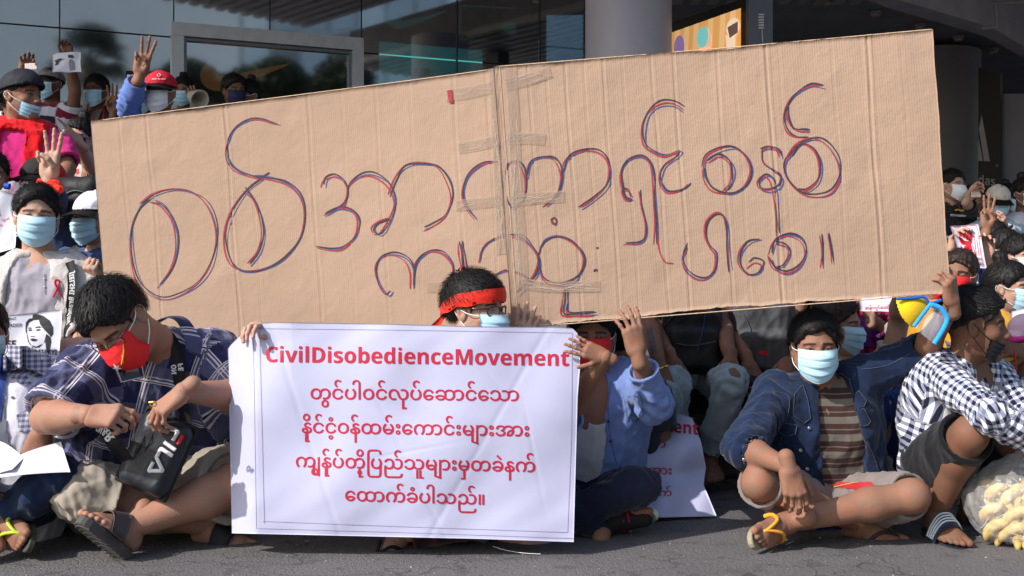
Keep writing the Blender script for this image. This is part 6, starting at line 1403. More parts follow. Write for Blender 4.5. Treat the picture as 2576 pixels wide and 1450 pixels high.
# red cap man with blue shirt
t, J, g = crowd('man in red cap, white mask and blue shirt raising three fingers', 403, 235, 6.6, -.1, .4, SH('blue_shirt', (.12, .20, .52)), 'tan', ('capped', 11), 'white', arms=(AR((322, 262, 6.5), (352, 186, 6.35), 'three', (.22, -.05, 1), (-.2, 1, .1), 'R', 1.12), None), sleeve=(1.75, 1.5), hres=.0035, sc=1.04)
RC = M('cap_red', (.50, .012, .03), .75, vc=True); cp = make_cap(t, frame(J['hf'], J['hu']), J['head'], J['hs'], RC, 1, tilt=.0)
sfc = Surf(cp); f_ = lambda px, py: sfc(px, py, .004)
v, tr = text_mesh(sansb('DON\'T BE MEAN'), 1); v[:, 0] -= v[:, 0].min(); v /= v[:, 0].max(); MB().add([f_(383+34*x, 201-34*y) for x, y, _ in v], tr).build('cap_lettering', M('letter_pink', (.75, .6, .6)), cp, False)
seamline(cp, 'cap_badge', M('letter_pink', (.75, .6, .6)), [(395, 190), (400, 186), (405, 190), (400, 194)], sfc, .0022, .004, True)
# mask face behind the poster, woman with megaphone, two dark haired people at the door
crowd('dark haired person in blue mask half hidden behind the red capped man', 352, 252, 8.3, .1, 1.1, SH('black_top', (.015, .015, .018)), 'dark', ('long', 12), 'blue')
t, J, g = crowd('woman in blue mask beside the steel door post, holding a pale megaphone', 460, 234, 8.9, .1, 1.1, SH('black_top', (.015, .015, .018)), 'tan', ('bun', 14), 'blue', arms=(None, AR((512, 300, 8.7), (488, 262, 8.5), 'claw', (-.2, -.2, 1), (.3, -.9, 0), 'L')), sc=1.0)
f = Field(.008); f.ccone(P(478, 240, 8.35), P(503, 252, 8.25), .03, .08, k=0); f.ccone(P(480, 241, 8.34), P(506, 253.5, 8.24), .02, .072, op='s'); mg = thing('megaphone', 'small pale megaphone held up beside the masked woman by the door', 'megaphone', P(490, 250, 8.4)); MB().add(*f.mesh(0)).build('horn', M('horn_cream', (.45, .42, .33), .5), mg)
crowd('left one of two dark haired people in front of the door glass', 590, 232, 8.9, .6, 1.1, SH('navy_top', (.02, .025, .06)), 'dark', ('fringe', 16), 'navy', vol=1.4); crowd('right one of two dark haired people in front of the door glass', 622, 245, 9.0, -.7, 1.1, SH('black_top', (.015, .015, .018)), 'dark', ('bun', 17), 'blue')
# pointing woman in black tee
t, J, g = crowd('woman with hair up and navy mask pointing a finger, black printed tee', 203, 352, 6.7, -.15, .4, SH('black_tee', (.012, .012, .015)), 'light', ('bun', 19), 'navy', mkind='kn', arms=(None, AR((236, 428, 6.55), (200, 362, 6.35), 'point', (-.55, -.25, .5), (-.2, -.8, .5), 'L')), sleeve=(.6, .6), hres=.0035, sc=1.0, look=(-.2, 0, 0))
sf = Surf(g); decal(g, 'tee_print', M('print_skin', (.6, .45, .42), .8, .3, 40), [(190, 408), (176, 450), (178, 462), (214, 470), (222, 420), (205, 404)], sf, .006, 14); decal(g, 'tee_print', M('print_hair', (.28, .16, .1), .8, .4, 60), [(205, 410), (218, 430), (214, 466), (202, 462), (206, 436)], sf, .008, 12); decal(g, 'tee_print', rib_, [(178, 430), (186, 428), (186, 438), (178, 440)], sf, .009, 6); decal(g, 'tee_print', rib_, [(190, 428), (199, 426), (199, 436), (191, 438)], sf, .009, 6); decal(g, 'tee_print', M('print_yellow', (.7, .45, .05)), [(176, 462), (176, 470), (210, 474), (212, 466)], sf, .009, 8)
# bandana person with salute
t, J, g = crowd('person in red bandana and black brimmed cap giving a three finger salute', 100, 462, 5.75, -.5, .4, SH('denim_shirt2', (.035, .05, .11)), 'light', ('capped', 21), 'white', sit=True, arms=(None, AR((140, 545, 5.6), (124, 448, 5.3), 'three', (.06, -.03, 1), (.1, 1, .05), 'R', 1.18)), sleeve=(1.3, 1.62), hres=.003, sc=1.05)
R_ = frame(J['hf'], J['hu']); make_cap(t, R_, J['head'], J['hs'], M('cap_black2', (.02, .015, .015), .8, vc=True), 1)
f = Field(.006); f.ell((0, -.03, .03), (.096, .11, .10), k=0); f.plane((0, .02, .0), (0, .9, -.25), k=.01); f.cone((.05, -.1, -.02), (.07, -.10, -.10), .03, .015, k=.02); v, q = f.mesh(1); MB().add((v*J['hs'])@R_+J['head'], q).build('red_bandana', SH('bandana_red', (.6, .012, .012)), t)
w = J['wB']; f = Field(.004); f.cone(w+A(-.035, 0, -.035), w+A(.035, -.01, -.04), .034, .034, k=0); f.cone(w+A(.02, -.03, -.03), w+A(.07, -.05, -.06), .014, .02, k=.01); f.cone(w+A(.02, -.03, -.03), w+A(.05, -.05, -.09), .012, .014, k=.01); v, q = f.mesh(1); MB().add(v+vnormals(v, q)*folds(v, 3, 22, .004)[:, None], q).build('wrist_cloth', SH('wrist_red', (.72, .03, .012)), t)
# dark plaid back, black backpack
PLD = SH('dark_plaid', (1, 1, 1), pat=plaidp((.02, .02, .018), (.05, .05, .045), (.12, .12, .10), .06))
t, J, g = crowd('person in dark checked shirt bending away under a black backpack', 128, 560, 5.75, 2.6, .4, PLD, 'tan', ('short', 23), None, sit=True, sleeve=(1.8, 1.8), eye=False, lean=(-.1, 0), dropx=.10, torso_yaw=2.6, off=.03)
bp = thing('backpack', 'black backpack standing up behind the woman in the cardigan', 'backpack', P(188, 548, 5.6))
def backpack(root, c, h, R, mat, seed, band=True):
    f = Field(.007); f.box(c, h, R=R, rd=min(h)*.8); f.box(c+R[1]*(-h[1]*.8)*0-A(0, h[1]*.9, 0)+A(0, 0, -h[2]*.35), (h[0]*.8, h[1]*.45, h[2]*.5), R=R, rd=.03, k=.01); v, q = f.mesh(1); v = v+vnormals(v, q)*folds(v, seed, 8, .006)[:, None]; MB().add(v, q).build('bag_body', mat, root)
    sfb = Surf([c_ for c_ in root.children if c_.name.startswith('bag_body')][0]); return sfb
BKP = M('backpack_black', (.018, .018, .02), .6, .2, 10, bump=.003, bs=40); sfb = backpack(bp, P(188, 508, 5.62), (.15, .08, .13), np.eye(3), BKP, 3)
seamline(bp, 'zip_line', M('zip_grey', (.09, .09, .1), .5), [(150, 500), (185, 480), (225, 488)], sfb, .004, .006); seamline(bp, 'reflective_tape', M('reflect', (.4, .42, .42), .3), [(152, 548), (185, 542), (222, 530)], sfb, .004, .006)
crowd('black haired person cropped by the left edge beside the magenta shirt', -24, 448, 5.6, .5, .4, SH('black_top', (.015, .015, .018)), 'tan', ('short', 24), None, sit=True)
# seated man at the lower left in white checked shirt and jeans
W4 = SH('white_check', (1, 1, 1), pat=checks((.12, .13, .22), (.34, .34, .45), (.66, .64, .72), .020)); WP = SH('white_plain', (.66, .64, .72))
t, J, g = crowd('man in white shirt with checked yoke sitting at the lower left, green strapped flip flop', -44, 845, 4.25, .5, 0., WP, 'tan', ('short', 26), 'blue', sc=1.1, torso_yaw=.15, arms=(None, AR((172, 1050, 4.2), (104, 1088, 3.98), 'rest', (-.25, -.25, -.9), (.15, -.95, .1), 'R')), knees=(((-60, 1200, 3.9), (-150, 1320, 4.1)), ((150, 1195, 3.98), (-5, 1312, 3.98))), sleeve=(1.3, 1.3), hres=.003, res=.009, sres=.008, trn=False, off=.02, fat=1.05, dropx=.03)
J['footB'] = (A(.5, -.85, -.15), A(-.8, -.45, .35), 'R'); sf = Surf(g); decal(g, 'checked_yoke', W4, [(20, 868), (70, 872), (150, 905), (160, 930), (140, 948), (98, 952), (60, 940), (20, 900)], sf, .004, 30); decal(g, 'checked_pocket', W4, [(42, 1045), (88, 1018), (108, 1060), (100, 1085), (48, 1088)], sf, .004, 20); decal(g, 'shirt_collar', W4, [(10, 890), (60, 930), (78, 968), (60, 972), (30, 955), (8, 930)], sf, .009, 20)
decal(g, 'grey_tee', SH('grey_tee', (.14, .145, .19)), [(-20, 930), (6, 1000), (22, 1110), (30, 1160), (-60, 1160), (-60, 930)], sf, .006, 20); decal(g, 'blue_lanyard', SH('lanyard_blue', (.03, .06, .25)), [(8, 890), (22, 912), (10, 1000), (0, 1060), (-10, 1060), (0, 960), (-2, 900)], sf, .010, 20)
for x, y in ((32, 1000), (34, 948)): button(g, sf, x, y, .006, M('button_grey', (.2, .2, .18), .4))
JN = SH('indigo_jeans', (.012, .024, .065), var=.3); garment(t, 'jeans', JN, J, 'L', off=.018, seed=14, foldamp=.006, legend=(1.9, 1.85), res=.009)
for c in list(t.children):
    if c.name.startswith('body'): bd = c
v, q, c = place(foot_tpl(.0032), frame(J['footB'][0], J['footB'][1]), J['aB'], 1.1, mir=True); MB().add(v, q, c).build('bare_foot', SK['tan'], t)
slipper(t, J, 'B', 'thong', M('sole_moss', (.06, .06, .045), .8), M('strap_lime', (.42, .55, .03), .5), name='flip_flop')
# ---- kerb sitters in the middle
PJ = SH('pale_jeans', (.33, .40, .45), var=.25); KN = SH('knit_black', (.012, .012, .015))
def kerbman(label, x, dx, shirt, trous, sk, hands, knees, bagmat, seed, bagbox):
    t, J, g = crowd(label, x, 585, 5.6, 0, 0., shirt, sk, ('short', seed), 'blue', arms=hands, knees=knees, sleeve=(.6, .6), trousers=trous, sc=1.08, hres=.0035, res=.010, neckdrop=.2, sres=.011)
    if bagbox:
        b = thing('backpack', bagbox[0], 'backpack', P(x, 930, 5.3)); s_ = backpack(b, P(*bagbox[1]), bagbox[2], np.eye(3), bagmat, seed); return t, J, b, s_
    return t, J, None, None
t, J, b, s_ = kerbman('man in pale jeans on the kerb, hands on knees, black backpack on his front', 1738, 0, SH('black_tee', (.012, .012, .015)), PJ, 'tan',
    (AR((1632, 800, 5.42), (1690, 905, 5.16), 'rest', (.25, -.3, -.9), (.05, -.9, .4), 'R'), AR((1812, 800, 5.42), (1838, 905, 5.12), 'rest', (-.1, -.35, -.9), (0, -.9, .4), 'L')),
    (((1692, 962, 5.08), (1690, 1165, 5.28)), ((1842, 960, 5.05), (1785, 1150, 5.3))), BKP, 31, ('black backpack worn on the front of the man in pale jeans', (1738, 838, 5.33), (.145, .09, .20)))
seamline(b, 'blue_piping', M('piping_blue', (.03, .05, .2)), [(1775, 790), (1768, 830), (1755, 880)], s_, .003, .004); seamline(b, 'zip_line', M('zip_grey', (.09, .09, .1), .5), [(1672, 820), (1690, 800), (1700, 790)], s_, .003, .004); seamline(b, 'zip_line', M('zip_grey', (.09, .09, .1), .5), [(1680, 860), (1740, 870), (1800, 860)], s_, .003, .004)
GBP = M('backpack_grey', (.07, .072, .08), .7, .15, 10, bump=.003, bs=40)
t, J, b, s_ = kerbman('man in black trousers seated on the kerb with a grey backpack on his front', 1925, 0, SH('dark_tee', (.05, .05, .06)), KN, 'tan',
    (AR((1826, 800, 5.48), (1882, 912, 5.22), 'rest', (.15, -.3, -.9), (.05, -.9, .4), 'R'), AR((2000, 800, 5.5), (1985, 900, 5.3), 'rest', (-.3, -.5, -.75), (0, -.9, .4), 'L')),
    (((1878, 980, 5.2), (1872, 1160, 5.4)), ((1990, 985, 5.25), (1985, 1160, 5.4))), GBP, 33, ('grey laptop backpack worn on the front of the man in black trousers', (1916, 845, 5.40), (.16, .09, .20)))
decal(b, 'red_tag', rib_, [(1910, 880), (1930, 885), (1929, 895), (1909, 890)], s_, .006, 8); seamline(b, 'zip_line', M('zip_grey', (.09, .09, .1), .5), [(1870, 790), (1890, 840), (1880, 900)], s_, .003, .004)
t, J, b, s_ = kerbman('man with tattooed forearm and gold watch seated on the kerb behind the blue shirt', 1588, 0, SH('grey_top', (.2, .2, .22)), PJ, 'tan',
    (AR((1510, 820, 5.45), (1560, 930, 5.25), 'rest', (.2, -.4, -.8), (0, -.9, .4), 'R'), AR((1628, 800, 5.35), (1662, 925, 5.0), 'rest', (.25, -.3, -.9), (.3, -.85, .4), 'L')),
    (((1545, 985, 5.1), (1545, 1165, 5.3)), ((1672, 1000, 5.0), (1650, 1170, 5.2))), BKP, 35, None)
tt = [c for c in t.children if c.name.startswith('body')][0]; sf = Surf(tt); decal(t, 'forearm_tattoo', M('tattoo', (.10, .085, .085), .6, .5, 90), [(1624, 830), (1640, 822), (1646, 850), (1652, 885), (1640, 890), (1632, 860)], sf, .0012, 16)
wp = J['wB']; a = np.linspace(0, 2*math.pi, 16, endpoint=False); MB().tube([wp+A(.034*math.cos(q), .030*math.sin(q), .012*math.cos(q)) for q in a], .006, 6, True).build('gold_watch', GOLD, t)
crowd('dark haired head seen from behind beside the raised hand', 1560, 862, 5.0, 2.9, 0., SH('grey_dark', (.04, .04, .05)), 'tan', ('short', 37), None, sit=False, eye=False, vol=1.3, legs=True, sc=.95)
# ---- behind the denim jacket
t, J, g = crowd('man in beige tee and blue shorts seated behind the denim jacket with his arm up', 2108, 822, 5.05, .9, 0., SH('beige_tee', (.50, .45, .42)), 'light', ('short', 41), 'blue', torso_yaw=.4, arms=(None, AR((2262, 806, 5.1), (2272, 700, 4.9), 'grip', (0, -.3, 1), (0, 1, 0), 'L')), knees=(((2212, 1012, 4.95), (2205, 1160, 5.15)), ((2272, 1018, 5.0), (2272, 1170, 5.2))), sleeve=(.6, .62), trousers=SH('blue_shorts', (.02, .05, .17)), tlen=(1.15, 1.15), dropx=.10, hairmat=HAIRB, hres=.0035, lean=(-.02, -.1))
t, J, g = crowd('person in grey tee and ripped blue jeans seated behind the gingham shirt', 2362, 700, 5.6, .2, 0., SH('grey_tee2', (.33, .31, .3)), 'light', ('short', 43), 'red', mkind='kn', knees=(((2300, 975, 5.1), (2290, 1160, 5.3)), ((2400, 960, 5.15), (2390, 1160, 5.3))), arms=(AR((2290, 880, 5.5), (2345, 930, 5.2), 'rest', (.3, -.4, -.6), (0, -.8, .5), 'R'), None), trousers=SH('blue_jeans', (.06, .13, .27), var=.3))
# plaid and purple woman with papers
RPL = SH('red_plaid', (1, 1, 1), pat=checks((.015, .015, .07), (.10, .01, .05), (.38, .01, .04), .05))
t, J, g = crowd('person in red and navy checked shirt over purple tee holding protest papers', 2178, 690, 6.2, 0, .4, RPL, 'light', ('short', 45), 'blue', arms=(AR((2085, 880, 6.1), (2128, 800, 5.95), 'claw', (0, 0, 1), (0, 1, 0), 'R'), AR((2255, 860, 6.1), (2190, 798, 5.95), 'claw', (0, 0, 1), (0, 1, 0), 'L')), sleeve=(1.7, 1.7), off=.03, lean=(0, .0), sit=True)
sf = Surf(g); decal(g, 'purple_tee', SH('purple_tee', (.14, .02, .22)), [(2158, 800), (2206, 800), (2214, 840), (2208, 872), (2150, 872), (2148, 840)], sf, .008, 18)
# ---- right edge
t, J, g = crowd('person in gingham shirt with red cord, hand near the squatting man\'s chin', 2640, 905, 4.75, -1.0, 0., GG, 'dark', ('short', 47), 'black', arms=(AR((2575, 1010, 4.72), (2585, 888, 4.66), 'claw', (-.75, -.2, .15), (0, -.7, .7), 'R'), None), sleeve=(1.6, 1.6), sit=False, legs=False, hres=.003, sc=1.08, off=.03)
MB().tube(crom([P(2552, 878, 4.52), P(2556, 930, 4.5), P(2550, 970, 4.48), P(2534, 1008, 4.46)], 6), .0035, 5).build('red_cord', rib_, t)
t, J, g = crowd('woman in blue mask with hair tied back and maroon and yellow top at right', 2538, 728, 5.7, .75, .4, SH('maroon_top', (.10, .012, .05)), 'light', ('bun', 49), 'blue', sit=True, hres=.003, hn=900, sc=1.06, look=(.1, 0, 0), hs=1.1, arms=(None, AR((2600, 900, 5.5), (2560, 868, 5.4), 'fist', (-.6, -.3, .4), (0, -1, .2), 'L')))
sf = Surf(g); decal(g, 'yellow_yoke', SH('yellow_top', (.62, .30, .02)), [(2510, 800), (2546, 806), (2552, 830), (2530, 850), (2505, 838)], sf, .006, 12)
t, J, g = crowd('boy in red mask and yellow top behind the right cardboard corner', 2412, 694, 5.3, -.6, .4, SH('yellow_top', (.62, .30, .02)), 'tan', ('short', 51), 'red', mkind='kn', arms=(None, None), sleeve=(.6, .6), hairmat=HAIRB, hres=.003, sc=.98, tilt=.15, sit=True)
t, J, g = crowd('person in bright blue shirt holding the red fist poster up with both hands', 2440, 700, 6.4, 0, .4, SH('royal_blue', (.01, .05, .50)), 'light', ('short', 53), 'blue', arms=(AR((2372, 705, 6.2), (2396, 640, 6.0), 'claw', (.15, -.1, 1), (-.3, 1, 0), 'R'), AR((2500, 720, 6.2), (2484, 655, 6.0), 'claw', (-.12, -.1, 1), (.3, 1, 0), 'L')), sleeve=(1.2, 1.55), hres=.0035)
# standing row behind the railing
t, J, g = crowd('man in black sweatshirt and white mask filming with a phone behind the railing', 2396, 468, 9.0, .45, .4, SH('black_sweat', (.012, .012, .016)), 'light', ('short', 55), 'white', mkind='kn', arms=(None, AR((2436, 530, 8.9), (2434, 500, 8.6), 'claw', (.5, -.2, .8), (-.4, .9, 0), 'L')), sleeve=(1.8, 1.5), sc=1.06, hres=.0035)
sf = Surf(g); seamline(g, 'chest_stripe', M('stripe_white', (.5, .5, .52)), [(2392, 542), (2410, 543), (2428, 542)], sf, .010, .01); seamline(g, 'chest_stripe', M('stripe_orange', (.7, .35, .05)), [(2402, 530), (2414, 529), (2424, 530)], sf, .008, .01)
crowd('man in glasses and white tee between the phone and the salute hand', 2449, 505, 9.6, .1, .4, SH('white_tee2', (.62, .62, .66)), 'tan', ('short', 57), None, sc=1.04, hres=.0035)
t, J, g = crowd('woman in cream cap and pale blue checked shirt looking down at her phone', 2510, 507, 8.9, .1, .4, SH('pale_blue', (1, 1, 1), pat=plaidp((.36, .46, .56), (.40, .5, .6), (.62, .66, .7), .09)), 'light', ('capped', 59), 'blue', pitch=-.45, arms=('fwd', AR((2548, 590, 8.7), (2528, 577, 8.45), 'claw', (-.3, -.4, .5), (.1, -.9, .3), 'L')), sleeve=(1.7, 1.7), sc=1.02)
make_cap(t, frame(J['hf'], J['hu']), J['head'], J['hs'], M('cap_cream', (.55, .5, .44), .8, vc=True), 1)
crowd('dark haired person mostly hidden between the capped woman and the white polo', 2541, 505, 9.6, .6, .4, SH('black_top', (.015, .015, .018)), 'tan', ('bun', 61), 'blue')
crowd('woman in white polo and glasses standing at the far right behind the railing', 2580, 490, 9.0, .3, .4, SH('white_polo', (.64, .64, .70)), 'tan', ('bun', 63), 'white', sc=1.06)
# rows at and under the rail
t, J, g = crowd('person below the railing raising a three finger salute', 2500, 608, 7.4, 2.8, .4, SH('white_tee2', (.62, .62, .66)), 'tan', ('short', 65), None, arms=(AR((2462, 655, 7.2), (2482, 572, 7.1), 'three', (.02, 0, 1), (0, 1, 0), 'R', 1.05), None), sit=True, eye=False)
crowd('dark haired person seated just under the upper rail', 2530, 632, 7.0, .2, .4, SH('white_tee2', (.62, .62, .66)), 'dark', ('short', 67), 'white', sit=True)
crowd('man with white mask and thick black hair beside the masked woman', 2568, 650, 6.5, .3, .4, SH('white_tee2', (.62, .62, .66)), 'light', ('fringe', 69), 'white', sit=True, vol=1.3, hn=900, hres=.0035, sc=1.02)
crowd('person in white top seated in shade left of the salute arm', 2452, 640, 7.2, .1, .4, SH('white_tee2', (.62, .62, .66)), 'tan', ('long', 71), 'blue', sit=True)
crowd('person seated low behind the grey backpack in dark clothes', 2010, 640, 6.6, .1, .4, SH('navy_top', (.02, .025, .06)), 'tan', ('short', 73), 'blue', sit=True)
# ================================================================ papers, phones, face shield, bananas
PAP = M('paper_white', (.66, .66, .76), .75, .03, 6, bump=.0015, bs=12); INK = M('ink_black', (.02, .02, .025), .7, .1)
def inkr(f, pts): return [tuple(x) for x in inv(lambda s, t: f(s, t), pts)]
# portrait poster of a woman (plain generic drawing)
Z1 = lambda L: [(x*.19525, 723.3+y*.19525) for x, y in L]
f = quad_sheet([P(-22, 798, 4.50), P(156, 779, 4.53), P(152, 902, 4.50), P(-22, 905, 4.48)], wav=.008, seed=2)
po = thing('portrait_poster', 'white poster with black line drawing of a woman, held by the cardigan woman', 'poster', f(.5, 1)); sheet_mesh(f, 24, 16).build('paper', PAP, po)
print_poly(f, [inkr(f, Z1(L)) for L in (
  [(330,520),(335,450),(375,405),(420,398),(424,352),(470,340),(560,368),(640,425),(682,510),(684,600),(655,640),(625,600),(570,545),(520,480),(500,415),(430,420),(372,450),(345,520),(345,600),(333,580)],
  [(600,600),(650,640),(660,700),(640,845),(600,840),(588,720)],
  [(362,522),(400,515),(412,530),(365,532)], [(455,512),(510,500),(540,515),(460,524)], [(360,545),(410,540),(412,558),(375,562)], [(462,545),(515,535),(520,552),(475,560)],
  [(388,625),(420,632),(455,622),(440,636),(395,636)], [(388,668),(425,655),(486,672),(450,694),(410,692)], [(405,745),(470,765),(560,720),(500,775),(440,775)], [(410,760),(420,762),(418,815),(410,815)], [(345,600),(352,600),(372,700),(400,745),(395,748),(362,700)], [(595,610),(602,612),(585,700),(560,722),(575,690)])], 'line_drawing', INK, po, .002)
def ptxt(f, par, txt, p0, p1, mat, name='lettering', hs=1., off=.002):
    a, b = inkr(f, [p0, p1]); print_text(f, txt, a[0], b[0], a[1], name, mat, par, hs, off, .01, b[1])
ptxt(f, po, sans('WANT'), *Z1([(66, 428), (210, 422)]), INK); ptxt(f, po, sans('LEADER'), *Z1([(62, 512), (284, 510)]), INK); ptxt(f, po, sansb('FREE'), *Z1([(-70, 775), (206, 777)]), INK); ptxt(f, po, sansb('AUNG SAN SU KYI'), *Z1([(90, 842), (735, 870)]), INK)
# big paper at the left edge
f = quad_sheet([P(-70, 462, 5.3), P(43, 490, 5.3), P(34, 622, 5.25), P(-70, 660, 5.25)], wav=.012, seed=4); po = thing('protest_paper', 'large white paper with red script cut off by the left edge', 'paper', f(.5, 1)); sheet_mesh(f, 20, 16).build('paper', PAP, po)
PRR = M('ink_red', (.62, .02, .03), .7, .1)
ptxt(f, po, 'လွှတ်', (4, 556), (24, 553), PRR); ptxt(f, po, 'ေပး', (-14, 570), (6, 570), PRR); ptxt(f, po, 'ရှိ', (-20, 530), (2, 530), PRR)
# paper held over the head of the striped polo man
f = quad_sheet([P(131, 137, 8.35), P(202, 131, 8.35), P(202, 178, 8.3), P(133, 185, 8.3)], wav=.012, seed=6); po = thing('printed_paper', 'white paper with printed grey picture held above the grey cap', 'paper', f(.5, 1)); sheet_mesh(f, 16, 12).build('paper', PAP, po)
gk = M('ink_grey', (.06, .06, .09), .7, .3, 40); gk2 = M('ink_mid', (.25, .25, .32), .7, .3, 40)
print_poly(f, [[(.08, .38), (.2, .33), (.33, .30), (.36, .34), (.5, .37), (.36, .40), (.26, .45), (.2, .6), (.07, .6), (.14, .48)]], 'picture_shape', gk, po, .004)
print_poly(f, [[(.6, .24), (.66, .19), (.76, .2), (.8, .28), (.78, .35), (.62, .34)]], 'picture_shape', gk, po, .004); print_poly(f, [[(.6, .58), (.66, .42), (.74, .42), (.8, .58), (.79, .9), (.6, .92)]], 'picture_shape', gk2, po, .004)
# free poster
f = quad_sheet([P(317, 178, 8.0), P(386, 180, 8.0), P(386, 262, 8.0), P(317, 256, 8.0)]); po = thing('black_poster', 'black poster with white lettering behind the raised blue sleeve', 'poster', f(.5, 1)); sheet_mesh(f, 4, 4).build('paper', M('paper_black', (.03, .03, .035), .6), po)
ptxt(f, po, sansb('FREE'), (320, 201), (358, 202), WL); ptxt(f, po, sansb('OUR'), (320, 211), (334, 211), WL); ptxt(f, po, sansb('U'), (320, 222), (326, 222), WL)
print_poly(f, [inkr(f, [(360+11*math.cos(a), 205+13*math.sin(a)) for a in np.linspace(0, 6.28, 14, endpoint=False)]), inkr(f, [(348, 240), (352, 222), (371, 220), (378, 240)])], 'portrait_shape', M('print_greyface', (.35, .33, .35)), po, .003)
# red fist posters
Z5 = lambda L: [(2327+x*.2169, 408.8+y*.2169) for x, y in L]
def fistposter(cs, label, tr, seed):
    f = quad_sheet(cs, wav=.008, seed=seed); po = thing('fist_poster', label, 'poster', f(.5, 1), 'white posters printed with a red raised fist'); sheet_mesh(f, 14, 20).build('paper', PAP, po)
    f0 = quad_sheet([P(*Z5([(290, 735)])[0], 6), P(*Z5([(610, 715)])[0], 6), P(*Z5([(720, 1240)])[0], 6), P(*Z5([(480, 1225)])[0], 6)])
    g = lambda L: inkr(f0, Z5(L))
    print_poly(f, [g(L) for L in ([(402,832),(412,775),(446,766),(454,800),(440,850),(412,850)], [(458,775),(486,790),(480,880),(446,862)], [(492,800),(516,795),(518,900),(486,890)], [(522,800),(552,815),(558,902),(522,905)], [(408,862),(446,872),(470,902),(500,908),(556,908),(548,948),(500,958),(450,950),(420,920)], [(470,968),(545,952),(582,1102),(490,1102)])], 'fist_print', PRR, po, .0025)
    print_poly(f, [g([(a, b), (a+5, b), (c+5, d), (c, d)]) for a, b, c, d in ((575, 880, 600, 1095), (600, 900, 625, 1090), (560, 960, 598, 1095), (430, 950, 465, 1095), (405, 1000, 430, 1085), (615, 860, 645, 1080), (318, 765, 345, 870), (590, 735, 632, 900))]+[g([(330, 748), (420, 742), (420, 736), (330, 742)]), g([(440, 740), (580, 733), (580, 727), (440, 734)])], 'line_print', PRR, po, .0025)
    ptxt2 = lambda tx, a, b: print_text(f, tx, g([a])[0][0], g([b])[0][0], g([a])[0][1], 'lettering', PRR, po, 1, .003, .03, g([b])[0][1])
    ptxt2('စစ်အာဏာရှင်စနစ်ကို', (448, 1145), (665, 1140)); ptxt2('ဆန့်ကျင်ေတာ်လှန်ြက', (470, 1200), (685, 1200)); return po
fistposter([P(2390, 569, 5.95), P(2459, 564, 5.95), P(2482, 677, 5.9), P(2425, 674, 5.9)], 'white poster with red raised fist held up right of the cardboard', 0, 1)
fistposter([P(2050, 690, 5.9), P(2128, 688, 5.9), P(2122, 806, 5.85), P(2040, 806, 5.85)], 'red fist poster mostly hidden below the cardboard, above the denim jacket man', 0, 2)
for cs, lab, t1 in (([P(2160, 735, 5.85), P(2270, 732, 5.85), P(2266, 787, 5.8), P(2164, 783, 5.8)], 'white paper with a red line of script under the cardboard edge', ('ဆန့်ကျင်ေတာ်လှန်ြက', (2176, 779), (2268, 778))), ([P(2296, 776, 5.75), P(2345, 770, 5.75), P(2345, 826, 5.7), P(2298, 826, 5.7)], 'small white paper with black letters behind the yellow cloth', (sansb('EASE'), (2299, 808), (2345, 806)))):
    f = quad_sheet(cs, wav=.004, seed=3); po = thing('protest_paper', lab, 'paper', f(.5, 1)); sheet_mesh(f, 12, 8).build('paper', PAP, po); ptxt(f, po, t1[0], t1[1], t1[2], PRR if 'red' in lab else INK)
f = quad_sheet([P(2378, 855, 5.2), P(2412, 870, 5.2), P(2405, 900, 5.15), P(2386, 892, 5.15)], wav=.003); po = thing('protest_paper', 'corner of a white paper with red line behind the gingham shoulder', 'paper', f(.5, 1)); sheet_mesh(f, 6, 6).build('paper', PAP, po); print_poly(f, [[(.1, .25), (.9, .25), (.9, .32), (.1, .32)]], 'line_print', PRR, po, .002)
f = quad_sheet([P(2545, 782, 5.2), P(2590, 775, 5.2), P(2590, 830, 5.15), P(2540, 822, 5.15)], wav=.004); po = thing('protest_paper', 'blank white paper in front of the masked woman at the right', 'paper', f(.5, 1)); sheet_mesh(f, 8, 8).build('paper', PAP, po)
f = Field(.006); f.ell(P(2578, 828, 4.95), (.075, .07, .07), k=0); f.ell(P(2545, 846, 4.93), (.045, .05, .02), k=.01); f.ell(P(2578, 795, 4.93), (.02, .02, .012), k=.01); v, q = f.mesh(1); po = thing('sun_hat', 'pale pink sun hat with bright pink trim at the right edge', 'hat', P(2578, 850, 4.95)); MB().add(v+vnormals(v, q)*folds(v, 4, 14, .004)[:, None], q).build('hat_crown', SH('hat_pink', (.70, .50, .58)), po)
MB().tube(crom([P(2530, 848, 4.87), P(2552, 856, 4.86), P(2590, 852, 4.87)], 5), .016, 8).build('hat_trim', SH('hat_trim', (.75, .05, .30)), po)
# papers on the lap at the lower left
def curved(cs, bulge, lab, cat='paper', nm='paper_sheet'):
    f0 = quad_sheet(cs); f = lambda s, t: f0(s, t)+np.stack([0*s, 0*s, bulge*np.sin(np.asarray(s)*math.pi)*(1-np.asarray(t)*.6)], -1); f.N, f.W, f.H = f0.N, f0.W, f0.H; po = thing(nm, lab, cat, f0(.5, 1))
    s, t = np.meshgrid(np.linspace(0, 1, 24), np.linspace(0, 1, 10), indexing='ij'); MB().grid(f(s, t), -.0006, A(0, -.5, .8)).build('paper', PAP, po); return po
curved([P(-40, 1105, 4.05), P(60, 1152, 3.92), P(30, 1182, 3.85), P(-40, 1215, 3.85)], .02, 'white sheet of paper lying open on the lap at the lower left')
curved([P(-20, 1180, 3.92), P(153, 1112, 3.96), P(177, 1188, 3.90), P(-20, 1205, 3.82)], .012, 'white paper curling over the indigo jeans knee beside the hand')
